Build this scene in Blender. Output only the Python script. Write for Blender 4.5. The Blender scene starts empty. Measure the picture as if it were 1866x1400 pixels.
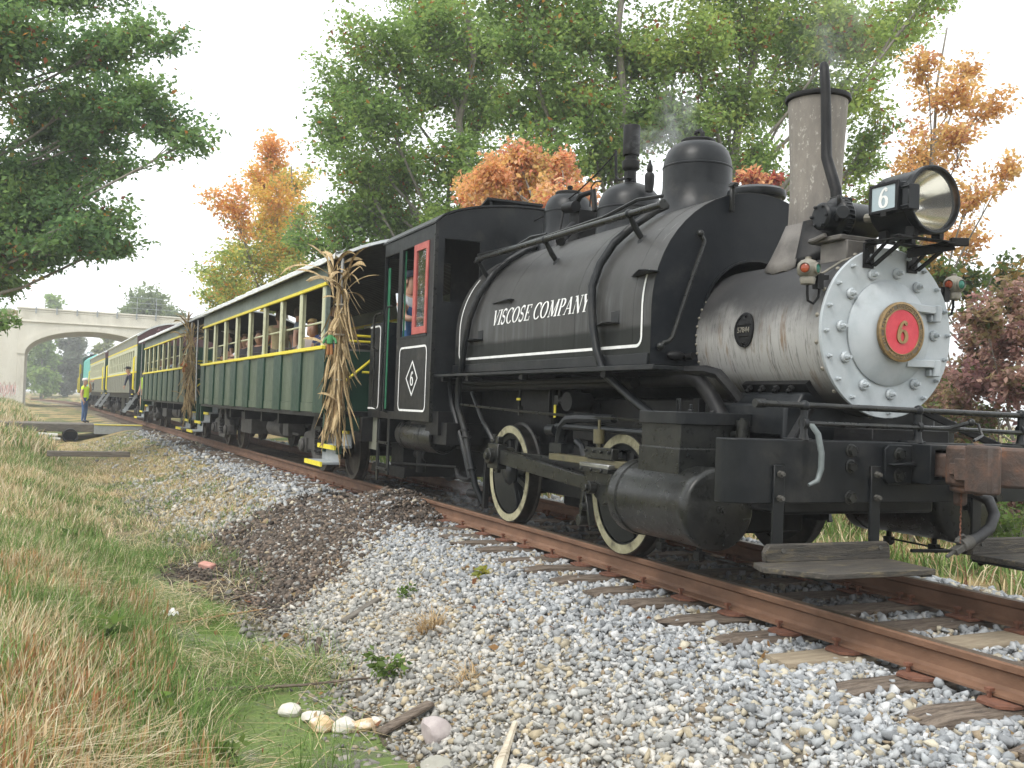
import bpy, bmesh, math, random
import numpy as np
from mathutils import Vector, Matrix
sc = bpy.context.scene
COL = sc.collection
rad = math.radians
rnd = random.Random(7)
R_ = np.random.default_rng(11)

# ------------------------------------------------------------------ camera, light, exposure
cd = bpy.data.cameras.new('camera'); cam = bpy.data.objects.new('camera', cd); COL.objects.link(cam)
cd.sensor_width = 36.0; cd.lens = 35.60; cd.clip_start = 0.05; cd.clip_end = 3000
_y, _p, _r = rad(155.786), rad(1.320), rad(2.020)
_f = Vector((math.cos(_y)*math.cos(_p), math.sin(_y)*math.cos(_p), math.sin(_p)))
_rt = Vector((math.sin(_y), -math.cos(_y), 0)); _up = _rt.cross(_f)
_rt2 = _rt*math.cos(_r) + _up*math.sin(_r); _up2 = _up*math.cos(_r) - _rt*math.sin(_r)
mw = Matrix.Identity(4)
for i in range(3):
    mw[i][0] = _rt2[i]; mw[i][1] = _up2[i]; mw[i][2] = -_f[i]; mw[i][3] = (5.0576, -4.9714, 1.1335)[i]
cam.matrix_world = mw
sc.camera = cam

W = bpy.data.worlds.new('World'); sc.world = W; W.use_nodes = True
wn = W.node_tree.nodes; wl = W.node_tree.links; wn.clear()
SUN_EL, SUN_AZ = rad(52), rad(200)
sky = wn.new('ShaderNodeTexSky'); sky.sky_type = 'NISHITA'; sky.sun_disc = False
sky.sun_elevation = SUN_EL; sky.sun_rotation = SUN_AZ; sky.air_density = 1.0; sky.dust_density = 3.0
bg1 = wn.new('ShaderNodeBackground'); bg1.inputs[1].default_value = 0.05
bg2 = wn.new('ShaderNodeBackground'); bg2.inputs[0].default_value = (0.955, 0.985, 1.0, 1); bg2.inputs[1].default_value = 1.26   # high white overcast
add = wn.new('ShaderNodeMixShader'); add.inputs[0].default_value = 0.9
wo = wn.new('ShaderNodeOutputWorld')
wl.new(sky.outputs[0], bg1.inputs[0]); wl.new(bg1.outputs[0], add.inputs[1]); wl.new(bg2.outputs[0], add.inputs[2]); wl.new(add.outputs[0], wo.inputs[0])

sd = bpy.data.lights.new('sun', 'SUN'); sd.energy = 1.5; sd.angle = rad(24); sd.color = (1.0, 0.965, 0.91)
so = bpy.data.objects.new('sun', sd); COL.objects.link(so)
# compass direction of the sun: behind the camera's left shoulder
_sd = Vector((math.cos(rad(-62))*math.cos(SUN_EL), math.sin(rad(-62))*math.cos(SUN_EL), math.sin(SUN_EL)))
so.rotation_euler = _sd.to_track_quat('Z', 'Y').to_euler()
sky.sun_rotation = rad(90) - rad(-62)
vs = sc.view_settings
vs.view_transform = 'Standard'; vs.look = 'None'; vs.exposure = 0.70; vs.gamma = 1.0; vs.use_curve_mapping = False
sc.cycles.max_bounces = 7; sc.cycles.diffuse_bounces = 4; sc.cycles.glossy_bounces = 3
sc.cycles.transmission_bounces = 4; sc.cycles.transparent_max_bounces = 6; sc.cycles.volume_bounces = 0
sc.cycles.use_adaptive_sampling = True; sc.cycles.adaptive_threshold = 0.02
sc.cycles.use_denoising = True
sc.cycles.caustics_reflective = False; sc.cycles.caustics_refractive = False

# ------------------------------------------------------------------ helpers
def V(*a): return Vector(a)

class MB:
    def __init__(s): s.v = []; s.f = []
    def add(s, vs, fs):
        o = len(s.v); s.v += [tuple(q) for q in vs]; s.f += [tuple(i+o for i in q) for q in fs]; return s
    def box(s, lo, hi, rot=None, piv=None):
        x0, y0, z0 = lo; x1, y1, z1 = hi
        vs = [Vector(q) for q in ((x0,y0,z0),(x1,y0,z0),(x1,y1,z0),(x0,y1,z0),(x0,y0,z1),(x1,y0,z1),(x1,y1,z1),(x0,y1,z1))]
        if rot is not None:
            c = Vector(piv) if piv else (Vector(lo)+Vector(hi))/2
            vs = [c + rot @ (q-c) for q in vs]
        return s.add(vs, [(0,3,2,1),(4,5,6,7),(0,1,5,4),(1,2,6,5),(2,3,7,6),(3,0,4,7)])
    def cbox(s, c, sz, rot=None):
        c = Vector(c); h = Vector(sz)/2; return s.box(c-h, c+h, rot)
    def bar(s, a, b, w, h, up=(0,0,1)):
        a = Vector(a); b = Vector(b); d = (b-a).normalized(); u = Vector(up)
        sd_ = d.cross(u)
        if sd_.length < 1e-4: sd_ = d.cross(Vector((1,0,0)))
        sd_.normalize(); u = sd_.cross(d)
        vs = [p + sd_*(w/2*i) + u*(h/2*j) for p in (a, b) for i, j in ((-1,-1),(1,-1),(1,1),(-1,1))]
        return s.add(vs, [(0,3,2,1),(4,5,6,7),(0,1,5,4),(1,2,6,5),(2,3,7,6),(3,0,4,7)])
    def tube(s, pts, r, n=8, caps=True):
        pts = [Vector(p) for p in pts]; m = len(pts)
        rs = r if isinstance(r, (list, tuple)) else [r]*m
        prev = None; vs = []
        for i, p in enumerate(pts):
            t = (pts[min(i+1, m-1)] - pts[max(i-1, 0)])
            t = t.normalized() if t.length > 1e-9 else Vector((0,0,1))
            if prev is None:
                u = t.orthogonal().normalized()
            else:
                u = prev - t*prev.dot(t)
                u = u.normalized() if u.length > 1e-6 else t.orthogonal().normalized()
            prev = u; w = t.cross(u)
            vs += [p + (u*math.cos(2*math.pi*k/n) + w*math.sin(2*math.pi*k/n))*rs[i] for k in range(n)]
        fs = [(i*n+k, i*n+(k+1)%n, (i+1)*n+(k+1)%n, (i+1)*n+k) for i in range(m-1) for k in range(n)]
        if caps: fs += [tuple(range(n-1, -1, -1)), tuple(range((m-1)*n, m*n))]
        return s.add(vs, fs)
    def cyl(s, a, b, r, r2=None, n=20, caps=True): return s.tube([a, b], [r, r if r2 is None else r2], n, caps)
    def lathe(s, o, prof, n=32, axis=(0,0,1), caps=(True, True)):
        o = Vector(o); ax = Vector(axis).normalized(); u = ax.orthogonal().normalized(); w = ax.cross(u)
        vs = []
        for r, h in prof:
            vs += [o + ax*h + (u*math.cos(2*math.pi*k/n)+w*math.sin(2*math.pi*k/n))*max(r, 1e-4) for k in range(n)]
        m = len(prof)
        fs = [(i*n+k, i*n+(k+1)%n, (i+1)*n+(k+1)%n, (i+1)*n+k) for i in range(m-1) for k in range(n)]
        if caps[0]: fs.append(tuple(range(n-1, -1, -1)))
        if caps[1]: fs.append(tuple(range((m-1)*n, m*n)))
        return s.add(vs, fs)
    def prism(s, poly, o, ux, uy, d):
        o, ux, uy, d = Vector(o), Vector(ux), Vector(uy), Vector(d); n = len(poly)
        vs = [o+ux*a+uy*b for a, b in poly] + [o+ux*a+uy*b+d for a, b in poly]
        return s.add(vs, [tuple(range(n-1,-1,-1)), tuple(range(n, 2*n))] + [(i, (i+1)%n, n+(i+1)%n, n+i) for i in range(n)])
    def ring(s, po, pi, o, ux, uy, d, closed=True):          # wall between two outlines of equal count, extruded by d
        o, ux, uy, d = Vector(o), Vector(ux), Vector(uy), Vector(d); n = len(po)
        P = [o+ux*a+uy*b for a, b in po]; Q = [o+ux*a+uy*b for a, b in pi]
        vs = P + Q + [q+d for q in P] + [q+d for q in Q]; fs = []
        for i in range(n if closed else n-1):
            j = (i+1) % n
            fs += [(i, j, n+j, n+i), (2*n+i, 3*n+i, 3*n+j, 2*n+j), (i, 2*n+i, 2*n+j, j), (n+i, n+j, 3*n+j, 3*n+i)]
        if not closed:
            for i in (0, n-1): fs.append((i, n+i, 3*n+i, 2*n+i))
        return s.add(vs, fs)
    def bolt(s, p, d, r, h, n=6): return s.cyl(p, Vector(p)+Vector(d).normalized()*h, r, n=n)
    def sphere(s, c, r, n=12, m=7, sz=(1,1,1)):
        vs = []; c = Vector(c)
        for i in range(m+1):
            t = math.pi*i/m
            vs += [c+Vector((math.sin(t)*math.cos(2*math.pi*k/n)*r*sz[0], math.sin(t)*math.sin(2*math.pi*k/n)*r*sz[1], math.cos(t)*r*sz[2])) for k in range(n)]
        return s.add(vs, [(i*n+k, (i+1)*n+k, (i+1)*n+(k+1)%n, i*n+(k+1)%n) for i in range(m) for k in range(n)])
    def strip(s, A, B):                                        # ribbon between two point rows
        n = len(A); return s.add(list(A)+list(B), [(i, i+1, n+i+1, n+i) for i in range(n-1)])
    def mesh(s, name):
        me = bpy.data.meshes.new(name); me.from_pydata(s.v, [], s.f); 
        bm = bmesh.new(); bm.from_mesh(me); bmesh.ops.recalc_face_normals(bm, faces=bm.faces); bm.to_mesh(me); bm.free()
        return me
    def obj(s, name, m=None, parent=None, smooth=38, bevel=0.0, seg=1):
        me = s.mesh(name)
        if smooth:
            me.polygons.foreach_set('use_smooth', [True]*len(me.polygons)); me.set_sharp_from_angle(angle=rad(smooth))
        o = bpy.data.objects.new(name, me); COL.objects.link(o)
        if m: me.materials.append(m)
        if parent: o.parent = parent
        if bevel:
            b = o.modifiers.new('bevel', 'BEVEL'); b.width = bevel; b.segments = seg; b.limit_method = 'ANGLE'; b.angle_limit = rad(40)
        return o

def tag(o, label=None, cat=None, group=None, kind=None):
    if label: o['label'] = label
    if cat: o['category'] = cat
    if group: o['group'] = group
    if kind: o['kind'] = kind
    return o
def thing(name, label, cat, loc=(0,0,0), rz=0.0, group=None, kind=None):
    o = bpy.data.objects.new(name, None); COL.objects.link(o); o.location = loc; o.rotation_euler = (0, 0, rz); o.empty_display_size = 0.2
    return tag(o, label, cat, group, kind)
def inst(o, parent, loc=None, rot=None, scale=None, name=None):   # one more object on the same mesh
    c = o.copy(); COL.objects.link(c); c.parent = parent
    if loc is not None: c.location = loc
    if rot is not None: c.rotation_euler = rot
    if scale is not None: c.scale = scale
    return c
def kids(o): return [c for c in o.children]
def copy_tree(o, parent=None):
    c = o.copy(); COL.objects.link(c); c.parent = parent
    for ch in kids(o): copy_tree(ch, c)
    return c
def raw_mesh(name, v, loops, counts, m=None, parent=None, col=None, smooth=False, cname='Col'):
    """big numpy mesh; col is one rgb per face"""
    me = bpy.data.meshes.new(name); v = np.asarray(v, np.float32); loops = np.asarray(loops, np.int32).ravel(); counts = np.asarray(counts, np.int32)
    me.vertices.add(len(v)); me.vertices.foreach_set('co', v.ravel())
    me.loops.add(len(loops)); me.loops.foreach_set('vertex_index', loops)
    me.polygons.add(len(counts)); st = np.zeros(len(counts), np.int32); st[1:] = np.cumsum(counts)[:-1]
    me.polygons.foreach_set('loop_start', st); 
    if smooth: me.polygons.foreach_set('use_smooth', np.ones(len(counts), bool))
    me.update(calc_edges=True)
    if col is not None:
        a = me.attributes.new(cname, 'FLOAT_COLOR', 'FACE' if len(col) == len(counts) else 'POINT')
        c4 = np.ones((len(col), 4), np.float32); c4[:, :3] = col; a.data.foreach_set('color', c4.ravel())
    o = bpy.data.objects.new(name, me); COL.objects.link(o)
    if m: me.materials.append(m)
    if parent: o.parent = parent
    return o

# ------------------------------------------------------------------ materials
def nt(name):
    m = bpy.data.materials.new(name); m.use_nodes = True; t = m.node_tree; t.nodes.clear()
    out = t.nodes.new('ShaderNodeOutputMaterial'); b = t.nodes.new('ShaderNodeBsdfPrincipled'); t.links.new(b.outputs[0], out.inputs[0])
    return m, t, b, out
def c4(c): return (c[0], c[1], c[2], 1.0)
def noise(t, scale, detail=4, rough=.6, stretch=None, coord='Object', dist=0):
    tc = t.nodes.new('ShaderNodeTexCoord'); n = t.nodes.new('ShaderNodeTexNoise')
    n.inputs['Scale'].default_value = scale; n.inputs['Detail'].default_value = detail; n.inputs['Roughness'].default_value = rough; n.inputs['Distortion'].default_value = dist
    if stretch:
        mp = t.nodes.new('ShaderNodeMapping'); mp.inputs['Scale'].default_value = stretch
        t.links.new(tc.outputs[coord], mp.inputs[0]); t.links.new(mp.outputs[0], n.inputs['Vector'])
    else: t.links.new(tc.outputs[coord], n.inputs['Vector'])
    return n.outputs['Fac']
def ramp(t, fac, a, b):
    r = t.nodes.new('ShaderNodeMapRange'); r.interpolation_type = 'SMOOTHSTEP'; r.inputs[1].default_value = a; r.inputs[2].default_value = b; t.links.new(fac, r.inputs[0]); return r.outputs[0]
def mixc(t, fac, a, b):
    m = t.nodes.new('ShaderNodeMix'); m.data_type = 'RGBA'
    if isinstance(fac, (int, float)): m.inputs[0].default_value = fac
    else: t.links.new(fac, m.inputs[0])
    for s_, x in ((6, a), (7, b)):
        if isinstance(x, (tuple, list)): m.inputs[s_].default_value = c4(x)
        else: t.links.new(x, m.inputs[s_])
    return m.outputs[2]
def mth(t, op, a, b=None, clamp=False):
    m = t.nodes.new('ShaderNodeMath'); m.operation = op; m.use_clamp = clamp
    for i, x in enumerate((a, b)):
        if x is None: continue
        if isinstance(x, (int, float)): m.inputs[i].default_value = x
        else: t.links.new(x, m.inputs[i])
    return m.outputs[0]
def bump(t, b, fac, strength, dist=.01):
    n = t.nodes.new('ShaderNodeBump'); n.inputs['Strength'].default_value = strength; n.inputs['Distance'].default_value = dist
    t.links.new(fac, n.inputs['Height']); t.links.new(n.outputs[0], b.inputs['Normal'])
def mat(name, c1, c2=None, scale=6, rough=.5, metal=0., bmp=0., bscale=60, stretch=None, c3=None, c3s=3., c3t=(.55,.75), spec=.5, rvar=.12, emit=None, detail=5):
    m, t, b, o = nt(name)
    c2 = c2 or tuple(x*1.35 for x in c1)
    f = noise(t, scale, detail, .65, stretch)
    col = mixc(t, ramp(t, f, .35, .65), c1, c2)
    if c3: col = mixc(t, ramp(t, noise(t, c3s, 6, .7, stretch), *c3t), col, c3)
    t.links.new(col, b.inputs['Base Color'])
    rr = t.nodes.new('ShaderNodeMapRange'); rr.inputs[3].default_value = max(.02, rough-rvar); rr.inputs[4].default_value = min(1, rough+rvar)
    t.links.new(noise(t, scale*2.3, 3), rr.inputs[0]); t.links.new(rr.outputs[0], b.inputs['Roughness'])
    b.inputs['Metallic'].default_value = metal; b.inputs['Specular IOR Level'].default_value = spec
    if bmp: bump(t, b, noise(t, bscale, 4, .6, stretch), bmp)
    if emit: b.inputs['Emission Color'].default_value = c4(emit[0]); b.inputs['Emission Strength'].default_value = emit[1]
    return m
def attr_mat(name, rough=.8, spec=.3, transl=0., nscale=0, namt=.25, bmp=0, bscale=80):
    m, t, b, o = nt(name)
    a = t.nodes.new('ShaderNodeAttribute'); a.attribute_name = 'Col'; col = a.outputs['Color']
    if nscale:
        f = noise(t, nscale, 6, .7)
        mr = t.nodes.new('ShaderNodeMapRange'); mr.inputs[1].default_value = .25; mr.inputs[2].default_value = .75; mr.inputs[3].default_value = 1-namt; mr.inputs[4].default_value = 1+namt; t.links.new(f, mr.inputs[0])
        h = t.nodes.new('ShaderNodeVectorMath'); h.operation = 'SCALE'; t.links.new(col, h.inputs[0]); t.links.new(mr.outputs[0], h.inputs['Scale']); col = h.outputs[0]
    t.links.new(col, b.inputs['Base Color']); b.inputs['Roughness'].default_value = rough; b.inputs['Specular IOR Level'].default_value = spec
    if bmp: bump(t, b, noise(t, bscale, 6, .7), bmp, .02)
    if transl:
        tr = t.nodes.new('ShaderNodeBsdfTranslucent'); t.links.new(col, tr.inputs[0]); mx = t.nodes.new('ShaderNodeMixShader'); mx.inputs[0].default_value = transl
        t.links.new(b.outputs[0], mx.inputs[1]); t.links.new(tr.outputs[0], mx.inputs[2]); t.links.new(mx.outputs[0], o.inputs[0])
    return m
M = {}
M['black'] = mat('black_paint', (.006,.0075,.009), (.013,.0145,.016), 5, .36, spec=.24, bmp=.05, bscale=90, c3=(.036,.034,.031), c3s=2.6, c3t=(.5,.76))
M['black2'] = mat('black_iron', (.005,.005,.006), (.012,.0118,.0115), 7, .5, spec=.22, bmp=.12, bscale=70, c3=(.045,.038,.03), c3s=5, c3t=(.6,.8))
M['oily'] = mat('oily_grey_iron', (.009,.0098,.0098), (.020,.0205,.0185), 9, .30, spec=.32, bmp=.08, bscale=60, c3=(.032,.031,.024), c3s=3, c3t=(.5,.85))
M['olive'] = mat('oily_olive_iron', (.075,.066,.032), (.11,.095,.05), 9, .4, c3=(.04,.04,.034), c3s=5)
M['steel'] = mat('worn_steel', (.30,.30,.30), (.42,.42,.41), 12, .35, metal=.9)
M['tyrewhite'] = mat('cream_tyre_paint', (.30,.28,.17), (.42,.39,.25), 10, .6, stretch=(1,1,1), c3=(.12,.105,.065), c3s=7, c3t=(.46,.7))
M['tankshaded'] = mat('tank_black_shaded', (.007,.009,.012), (.013,.015,.018), 4, .42, spec=.22, c3=(.03,.03,.03), c3s=2, c3t=(.55,.8))  # tank black again, darkened for end faces that reflect dim surroundings
M['silver'] = mat('silver_paint', (.36,.40,.42), (.43,.46,.48), 3, .5, metal=.1, c3=(.28,.30,.30), c3s=2.5, c3t=(.5,.85), rvar=.08)
M['red'] = mat('red_paint', (.50,.03,.05), (.58,.05,.07), 8, .45)
M['redframe'] = mat('faded_red_frame', (.36,.07,.06), (.45,.11,.09), 8, .5)
M['bronze'] = mat('old_bronze', (.22,.15,.07), (.32,.22,.11), 20, .42, metal=.7, bmp=.1)
M['bronzedark'] = mat('tarnished_bronze', (.11,.09,.065), (.17,.14,.10), 30, .55, metal=.4, bmp=.25, bscale=160)
M['white'] = mat('white_lettering', (.68,.69,.68), (.80,.80,.78), 14, .5, c3=(.42,.42,.40), c3s=9, c3t=(.62,.85))
M['yellow'] = mat('yellow_paint', (.72,.60,.03), (.80,.68,.05), 10, .5, c3=(.45,.36,.06), c3s=6, c3t=(.62,.85))
M['green'] = mat('dark_green_paint', (.006,.032,.019), (.011,.046,.028), 4, .42, spec=.35, stretch=(1,1,.25), c3=(.028,.06,.042), c3s=3, c3t=(.6,.85))
M['greenpanel'] = mat('dull_green_panel', (.062,.088,.056), (.095,.122,.080), 3, .5, spec=.35, stretch=(1,1,.2), c3=(.12,.14,.10), c3s=3, c3t=(.5,.8))
M['greenstrip'] = mat('cab_green', (.01,.11,.05), (.015,.15,.07), 6, .5)
M['letterboard'] = mat('faded_green_fascia', (.125,.165,.145), (.17,.21,.185), 2.5, .5, stretch=(.4,1,1.2), c3=(.05,.075,.06), c3s=2, c3t=(.5,.8))
M['cream'] = mat('sage_cream_paint', (.47,.48,.33), (.54,.55,.39), 5, .55, c3=(.3,.3,.2), c3s=4)
M['roof'] = mat('silver_roof', (.60,.63,.64), (.72,.74,.74), 4, .45, bmp=.3, bscale=14, c3=(.4,.42,.42), c3s=6)
M['roofdark'] = mat('corrugated_ceiling', (.035,.033,.032), (.06,.056,.052), 4, .6)
M['interior'] = mat('dark_interior', (.03,.03,.03), (.05,.048,.045), 4, .8)
M['olivegray'] = mat('olive_grey_paint', (.15,.155,.12), (.20,.20,.16), 4, .5, stretch=(1,1,.3), c3=(.11,.11,.09))
M['teal'] = mat('teal_paint', (.10,.42,.38), (.14,.48,.43), 4, .5)
M['glassdark'] = mat('dark_window_glass', (.02,.025,.025), (.03,.035,.035), 4, .08, spec=.6, rvar=.03)
M['maroon'] = mat('maroon_roof_end', (.085,.04,.045), (.11,.055,.06), 5, .6)
M['rust'] = mat('rusty_rail', (.135,.070,.040), (.195,.105,.062), 7, .75, bmp=.25, bscale=90, stretch=(.5,1,1), c3=(.045,.028,.02), c3s=1.1, c3t=(.62,.72))
M['railtop'] = mat('worn_rail_head', (.10,.075,.055), (.20,.15,.11), 9, .42, metal=.5, stretch=(.3,1,1))
M['rustplate'] = mat('rusty_plate', (.12,.05,.03), (.20,.085,.05), 14, .85, bmp=.4, bscale=80)
M['couplerrust'] = mat('rusty_coupler', (.050,.036,.030), (.105,.060,.042), 7, .72, bmp=.6, bscale=38, c3=(.22,.085,.028), c3s=7, c3t=(.56,.72))
M['tie'] = mat('weathered_sleeper', (.085,.062,.045), (.19,.15,.115), 5, .9, bmp=.9, bscale=16, stretch=(9,1,9), c3=(.05,.036,.027), c3s=6, c3t=(.5,.66))
M['tienew'] = mat('pale_sleeper', (.24,.19,.13), (.33,.27,.19), 5, .85, bmp=.5, bscale=16, stretch=(8,1,8))
M['plank'] = mat('grey_plank', (.10,.088,.072), (.17,.15,.125), 4, .85, bmp=.6, bscale=14, stretch=(9,1,9), c3=(.06,.05,.04))
M['woodstep'] = mat('dark_step_wood', (.030,.027,.023), (.066,.057,.046), 5, .7, bmp=.7, bscale=14, stretch=(9,1.2,9), c3=(.15,.12,.065), c3s=3.2, c3t=(.52,.72))
M['driftwood'] = mat('bleached_wood', (.42,.36,.27), (.55,.49,.38), 5, .85, bmp=.5, bscale=20, stretch=(6,1,6), c3=(.22,.17,.11))
M['concrete'] = mat('pale_concrete', (.58,.55,.47), (.66,.63,.55), 1.2, .85, bmp=.2, bscale=8, stretch=(1,1,.35), c3=(.44,.41,.34), c3s=.6, c3t=(.5,.8))
M['rubber'] = mat('black_rubber', (.014,.014,.015), (.028,.028,.03), 20, .55)
M['hosegrey'] = mat('grey_hose', (.12,.14,.14), (.16,.18,.18), 20, .5)
M['lampshell'] = mat('old_lamp_shell', (.17,.16,.13), (.24,.22,.18), 20, .5, metal=.3)
M['redlens'] = mat('red_lens', (.22,.045,.018), None, 5, .1); M['greenlens'] = mat('green_lens', (.01,.10,.07), None, 5, .1)
M['greybox'] = mat('grey_box_paint', (.26,.28,.29), (.32,.34,.35), 5, .6)
M['skin'] = mat('skin', (.48,.27,.19), (.54,.32,.23), 12, .5)
M['corn'] = mat('dry_corn_leaf', (.36,.25,.12), (.52,.40,.22), 8, .75, stretch=(6,6,.8), bmp=.4, bscale=25, c3=(.20,.12,.055), c3s=3, c3t=(.5,.72))
M['cornred'] = mat('dry_corn_stalk', (.30,.17,.075), (.45,.31,.15), 8, .75, stretch=(5,5,.6), c3=(.16,.04,.03), c3s=4)
M['bark'] = mat('grey_bark', (.19,.172,.148), (.29,.265,.23), 6, .9, bmp=.8, bscale=18, stretch=(3,3,.6))
M['leaf'] = attr_mat('tree_leaves', .5, .32, .54)
M['grass'] = attr_mat('grass_blades', .7, .25, .3)
M['stone'] = attr_mat('ballast_stone', .85, .25, 0, 30, .25, .3, 60)
M['ground'] = attr_mat('ground_soil', .95, .15, 0, 7, .35, .9, 22)
def cloth(name, c): return mat(name, c, tuple(x*1.15 for x in c), 8, .85, bmp=.15, bscale=40)
# ------------------------------------------------------------------ terrain
def cyl_y(x):                                   # lateral position of the track centre line
    x = np.asarray(x, float)
    t = np.maximum(0, -x-0.5)
    y = -0.0205*np.where(t < 4, t*t/8, t-2)
    f = np.maximum(0, -x-85)
    return y - 0.0011*f*f
def sst(a, b, x):
    t = np.clip((x-a)/(b-a), 0, 1); return t*t*(3-2*t)
_ph = R_.uniform(0, 6.28, (24, 2)); _dr = R_.uniform(0, 6.28, 24)
def fbm(x, y, s=1.0, o=4, k=0):
    z = 0*np.asarray(x, float)
    for i in range(o):
        for j in range(3):
            q = (k*5+i*3+j) % 24; a = _dr[q]; w = s*2**i
            z = z + np.sin((x*np.cos(a)+y*np.sin(a))*w*(1+.17*j)+_ph[q, 0])*np.sin((-x*np.sin(a)+y*np.cos(a))*w*.83+_ph[q, 1])/(1.7**i)
    return z/4
def ditch_y(x): return np.interp(x, [-90,-60,-36,-20,-10,-5,0,3,8], [-7.2,-5.9,-4.7,-4.25,-3.95,-3.72,-3.72,-3.85,-4.0])
def ditch_z(x): return np.interp(x, [-90,-60,-41,-36,-20,-10,-5,2,8], [-.25,-.35,-.5,-.72,-.74,-.765,-.785,-.81,-.81])
def mound(x, y): return .25*np.exp(-((x+7.0)/1.0)**2)*np.exp(-((y+1.0)/.6)**2) + .10*np.exp(-((x+6.6)/1.7)**2-((y+2.3)/.9)**2)
def ground_z(x, y):
    x = np.asarray(x, float); y = np.asarray(y, float)
    d = y - cyl_y(x); dy = ditch_y(x); dz = ditch_z(x)
    bed = -.235 - .05*sst(1.5, 2.6, np.abs(d))
    # near side: shoulder down to the ditch floor, then up the grass bank
    foot = dy + .42
    t = sst(0, 1, np.clip((y - (-1.55+cyl_y(x)))/(foot-(-1.55+cyl_y(x))+1e-6), 0, 1))
    z = bed + (dz-bed)*t
    u = np.maximum(0, (dy-.38) - y)
    bank = dz + .36*sst(0, 1.2, u) + .22*sst(1.0, 4.0, u) + .45*sst(4, 14, u)*sst(-8, -30, x)
    z = np.where(y < dy-.38, bank, z)
    r = d - 1.9
    zr = bed - .10*sst(0, 1.0, r) + .22*sst(1.2, 4.5, r) + .45*sst(3.5, 10, r)
    z = np.where(d > 1.9, zr, z)
    rough = .018*fbm(x, y, 2.2, 4, 1)*(1+2*sst(-3.9, -5.0, y)) + .05*fbm(x, y, .35, 2, 3)*sst(2.5, 5, np.abs(d))
    z = z + rough*np.where(np.abs(d) < 1.4, .25, 1)
    pond = sst(.5, .25, np.abs(y-dy))*sst(-6.8, -5.6, x)
    return z + mound(x, y)

GREY = np.array((.35,.34,.32)); SOIL = np.array((.115,.09,.065)); DIRT = np.array((.085,.066,.052)); STRAW = np.array((.36,.27,.13)); GRASSC = np.array((.085,.12,.035)); ALGAE = np.array((.095,.155,.032)); MUD = np.array((.12,.105,.08))
def patch(x, y):                                # dark cinder spill across the ballast
    y0 = y - cyl_y(x); xf = np.interp(y0, [-3.7,-3.2,-2.6,-2.1,-1.6,-.9], [-5.2,-3.9,-4.5,-4.8,-5.1,-5.3]); xb = np.interp(y0, [-3.7,-3.3,-2.8,-1.7,-.5], [-6.8,-8.5,-9.1,-9.2,-9.0]); n = .5*fbm(x, y, 1.5, 3, 2)
    return sst(.35, -.55, np.maximum(x-xf, xb-x)+n)*sst(-3.95, -3.45, y0)*sst(-.3, -.75, y0)
def zones(x, y):
    d = y - cyl_y(x); dy = ditch_y(x); n = fbm(x, y, 1.1, 4, 2); n2 = fbm(x, y, 3.0, 3, 4)
    g = sst(2.3, 1.75, np.where(d < 0, (-1.0-d)*.88+.3*n, (d-.2)*.85+.3*n))            # ballast weight
    g = np.where(d < 0, sst(dy+.25, dy+.62, y+.18*n), g)
    far = sst(-12, -24, x)
    g = g*np.where(d < -1.75, 1-.8*sst(-6.5, -11, x+1.2*n), 1)*(1-.45*far)
    pt = patch(x, y); grass = sst(.05, .5, n*.6+.35+.0*x)
    return d, dy, g, pt, n, n2
def axis(lo, hi, knots):
    out = []; x = lo
    while x < hi:
        out.append(x)
        x += np.interp(x, [k[0] for k in knots], [k[1] for k in knots])
    out.append(hi); return np.array(out)
gx = axis(-1400, 600, [(-1400,120),(-300,25),(-120,3.0),(-60,.9),(-30,.35),(-14,.09),(4,.06),(8,.3),(30,3),(600,120)])
gy = axis(-900, 900, [(-900,120),(-100,12),(-20,1.6),(-9,.35),(-6,.07),(-.6,.06),(2.5,.12),(6,.35),(20,1.6),(100,12),(900,120)])
GX, GY = np.meshgrid(gx, gy, indexing='ij'); nx, ny = GX.shape
GZ = ground_z(GX, GY)
d_, dy_, g_, pt_, n_, n2_ = zones(GX, GY)
def mixv(a, b, w): return a*(1-w[..., None]) + b*w[..., None]
wet = sst(.85, .35, np.abs(GY-dy_))*sst(-9.5, -6.5, GX)
col = mixv(np.broadcast_to(STRAW, GX.shape+(3,)), GRASSC, sst(-.15, .25, n_))
col = mixv(col, SOIL, .55*sst(.0, .35, n2_))
col = mixv(col, MUD, sst(1.05, .45, np.abs(GY-dy_))*sst(-14, -6, GX))
col = mixv(col, ALGAE, wet*sst(-.6, -.1, n_+.2))
col = mixv(col, MUD, sst(dy_+.15, dy_+.4, GY)*sst(dy_+.95, dy_+.6, GY)*sst(-9, -5, GX)*.8)
mz_ = sst(dy_+1.25, dy_+.55, GY + .35*fbm(GX, GY, 1.7, 3, 3))*(GX > -9)
col = mixv(col, GREY*np.array((.50,.46,.41)), g_*(1-.85*mz_)); col = mixv(col, SOIL*.95, g_*mz_*.8); col = mixv(col, DIRT, np.clip(pt_+.8*sst(.06, .16, mound(GX, GY)), 0, 1))  # brownish fines, painted darker to suggest shaded gaps between the stones
ii = np.arange((nx-1)*(ny-1)); a = (ii//(ny-1))*ny + ii % (ny-1)
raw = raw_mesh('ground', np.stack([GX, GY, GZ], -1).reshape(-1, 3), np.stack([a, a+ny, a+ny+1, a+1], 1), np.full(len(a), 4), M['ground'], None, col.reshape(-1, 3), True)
tag(raw, 'ground of pale ballast, dry grass and a muddy ditch along the railway line', kind='structure')

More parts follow.
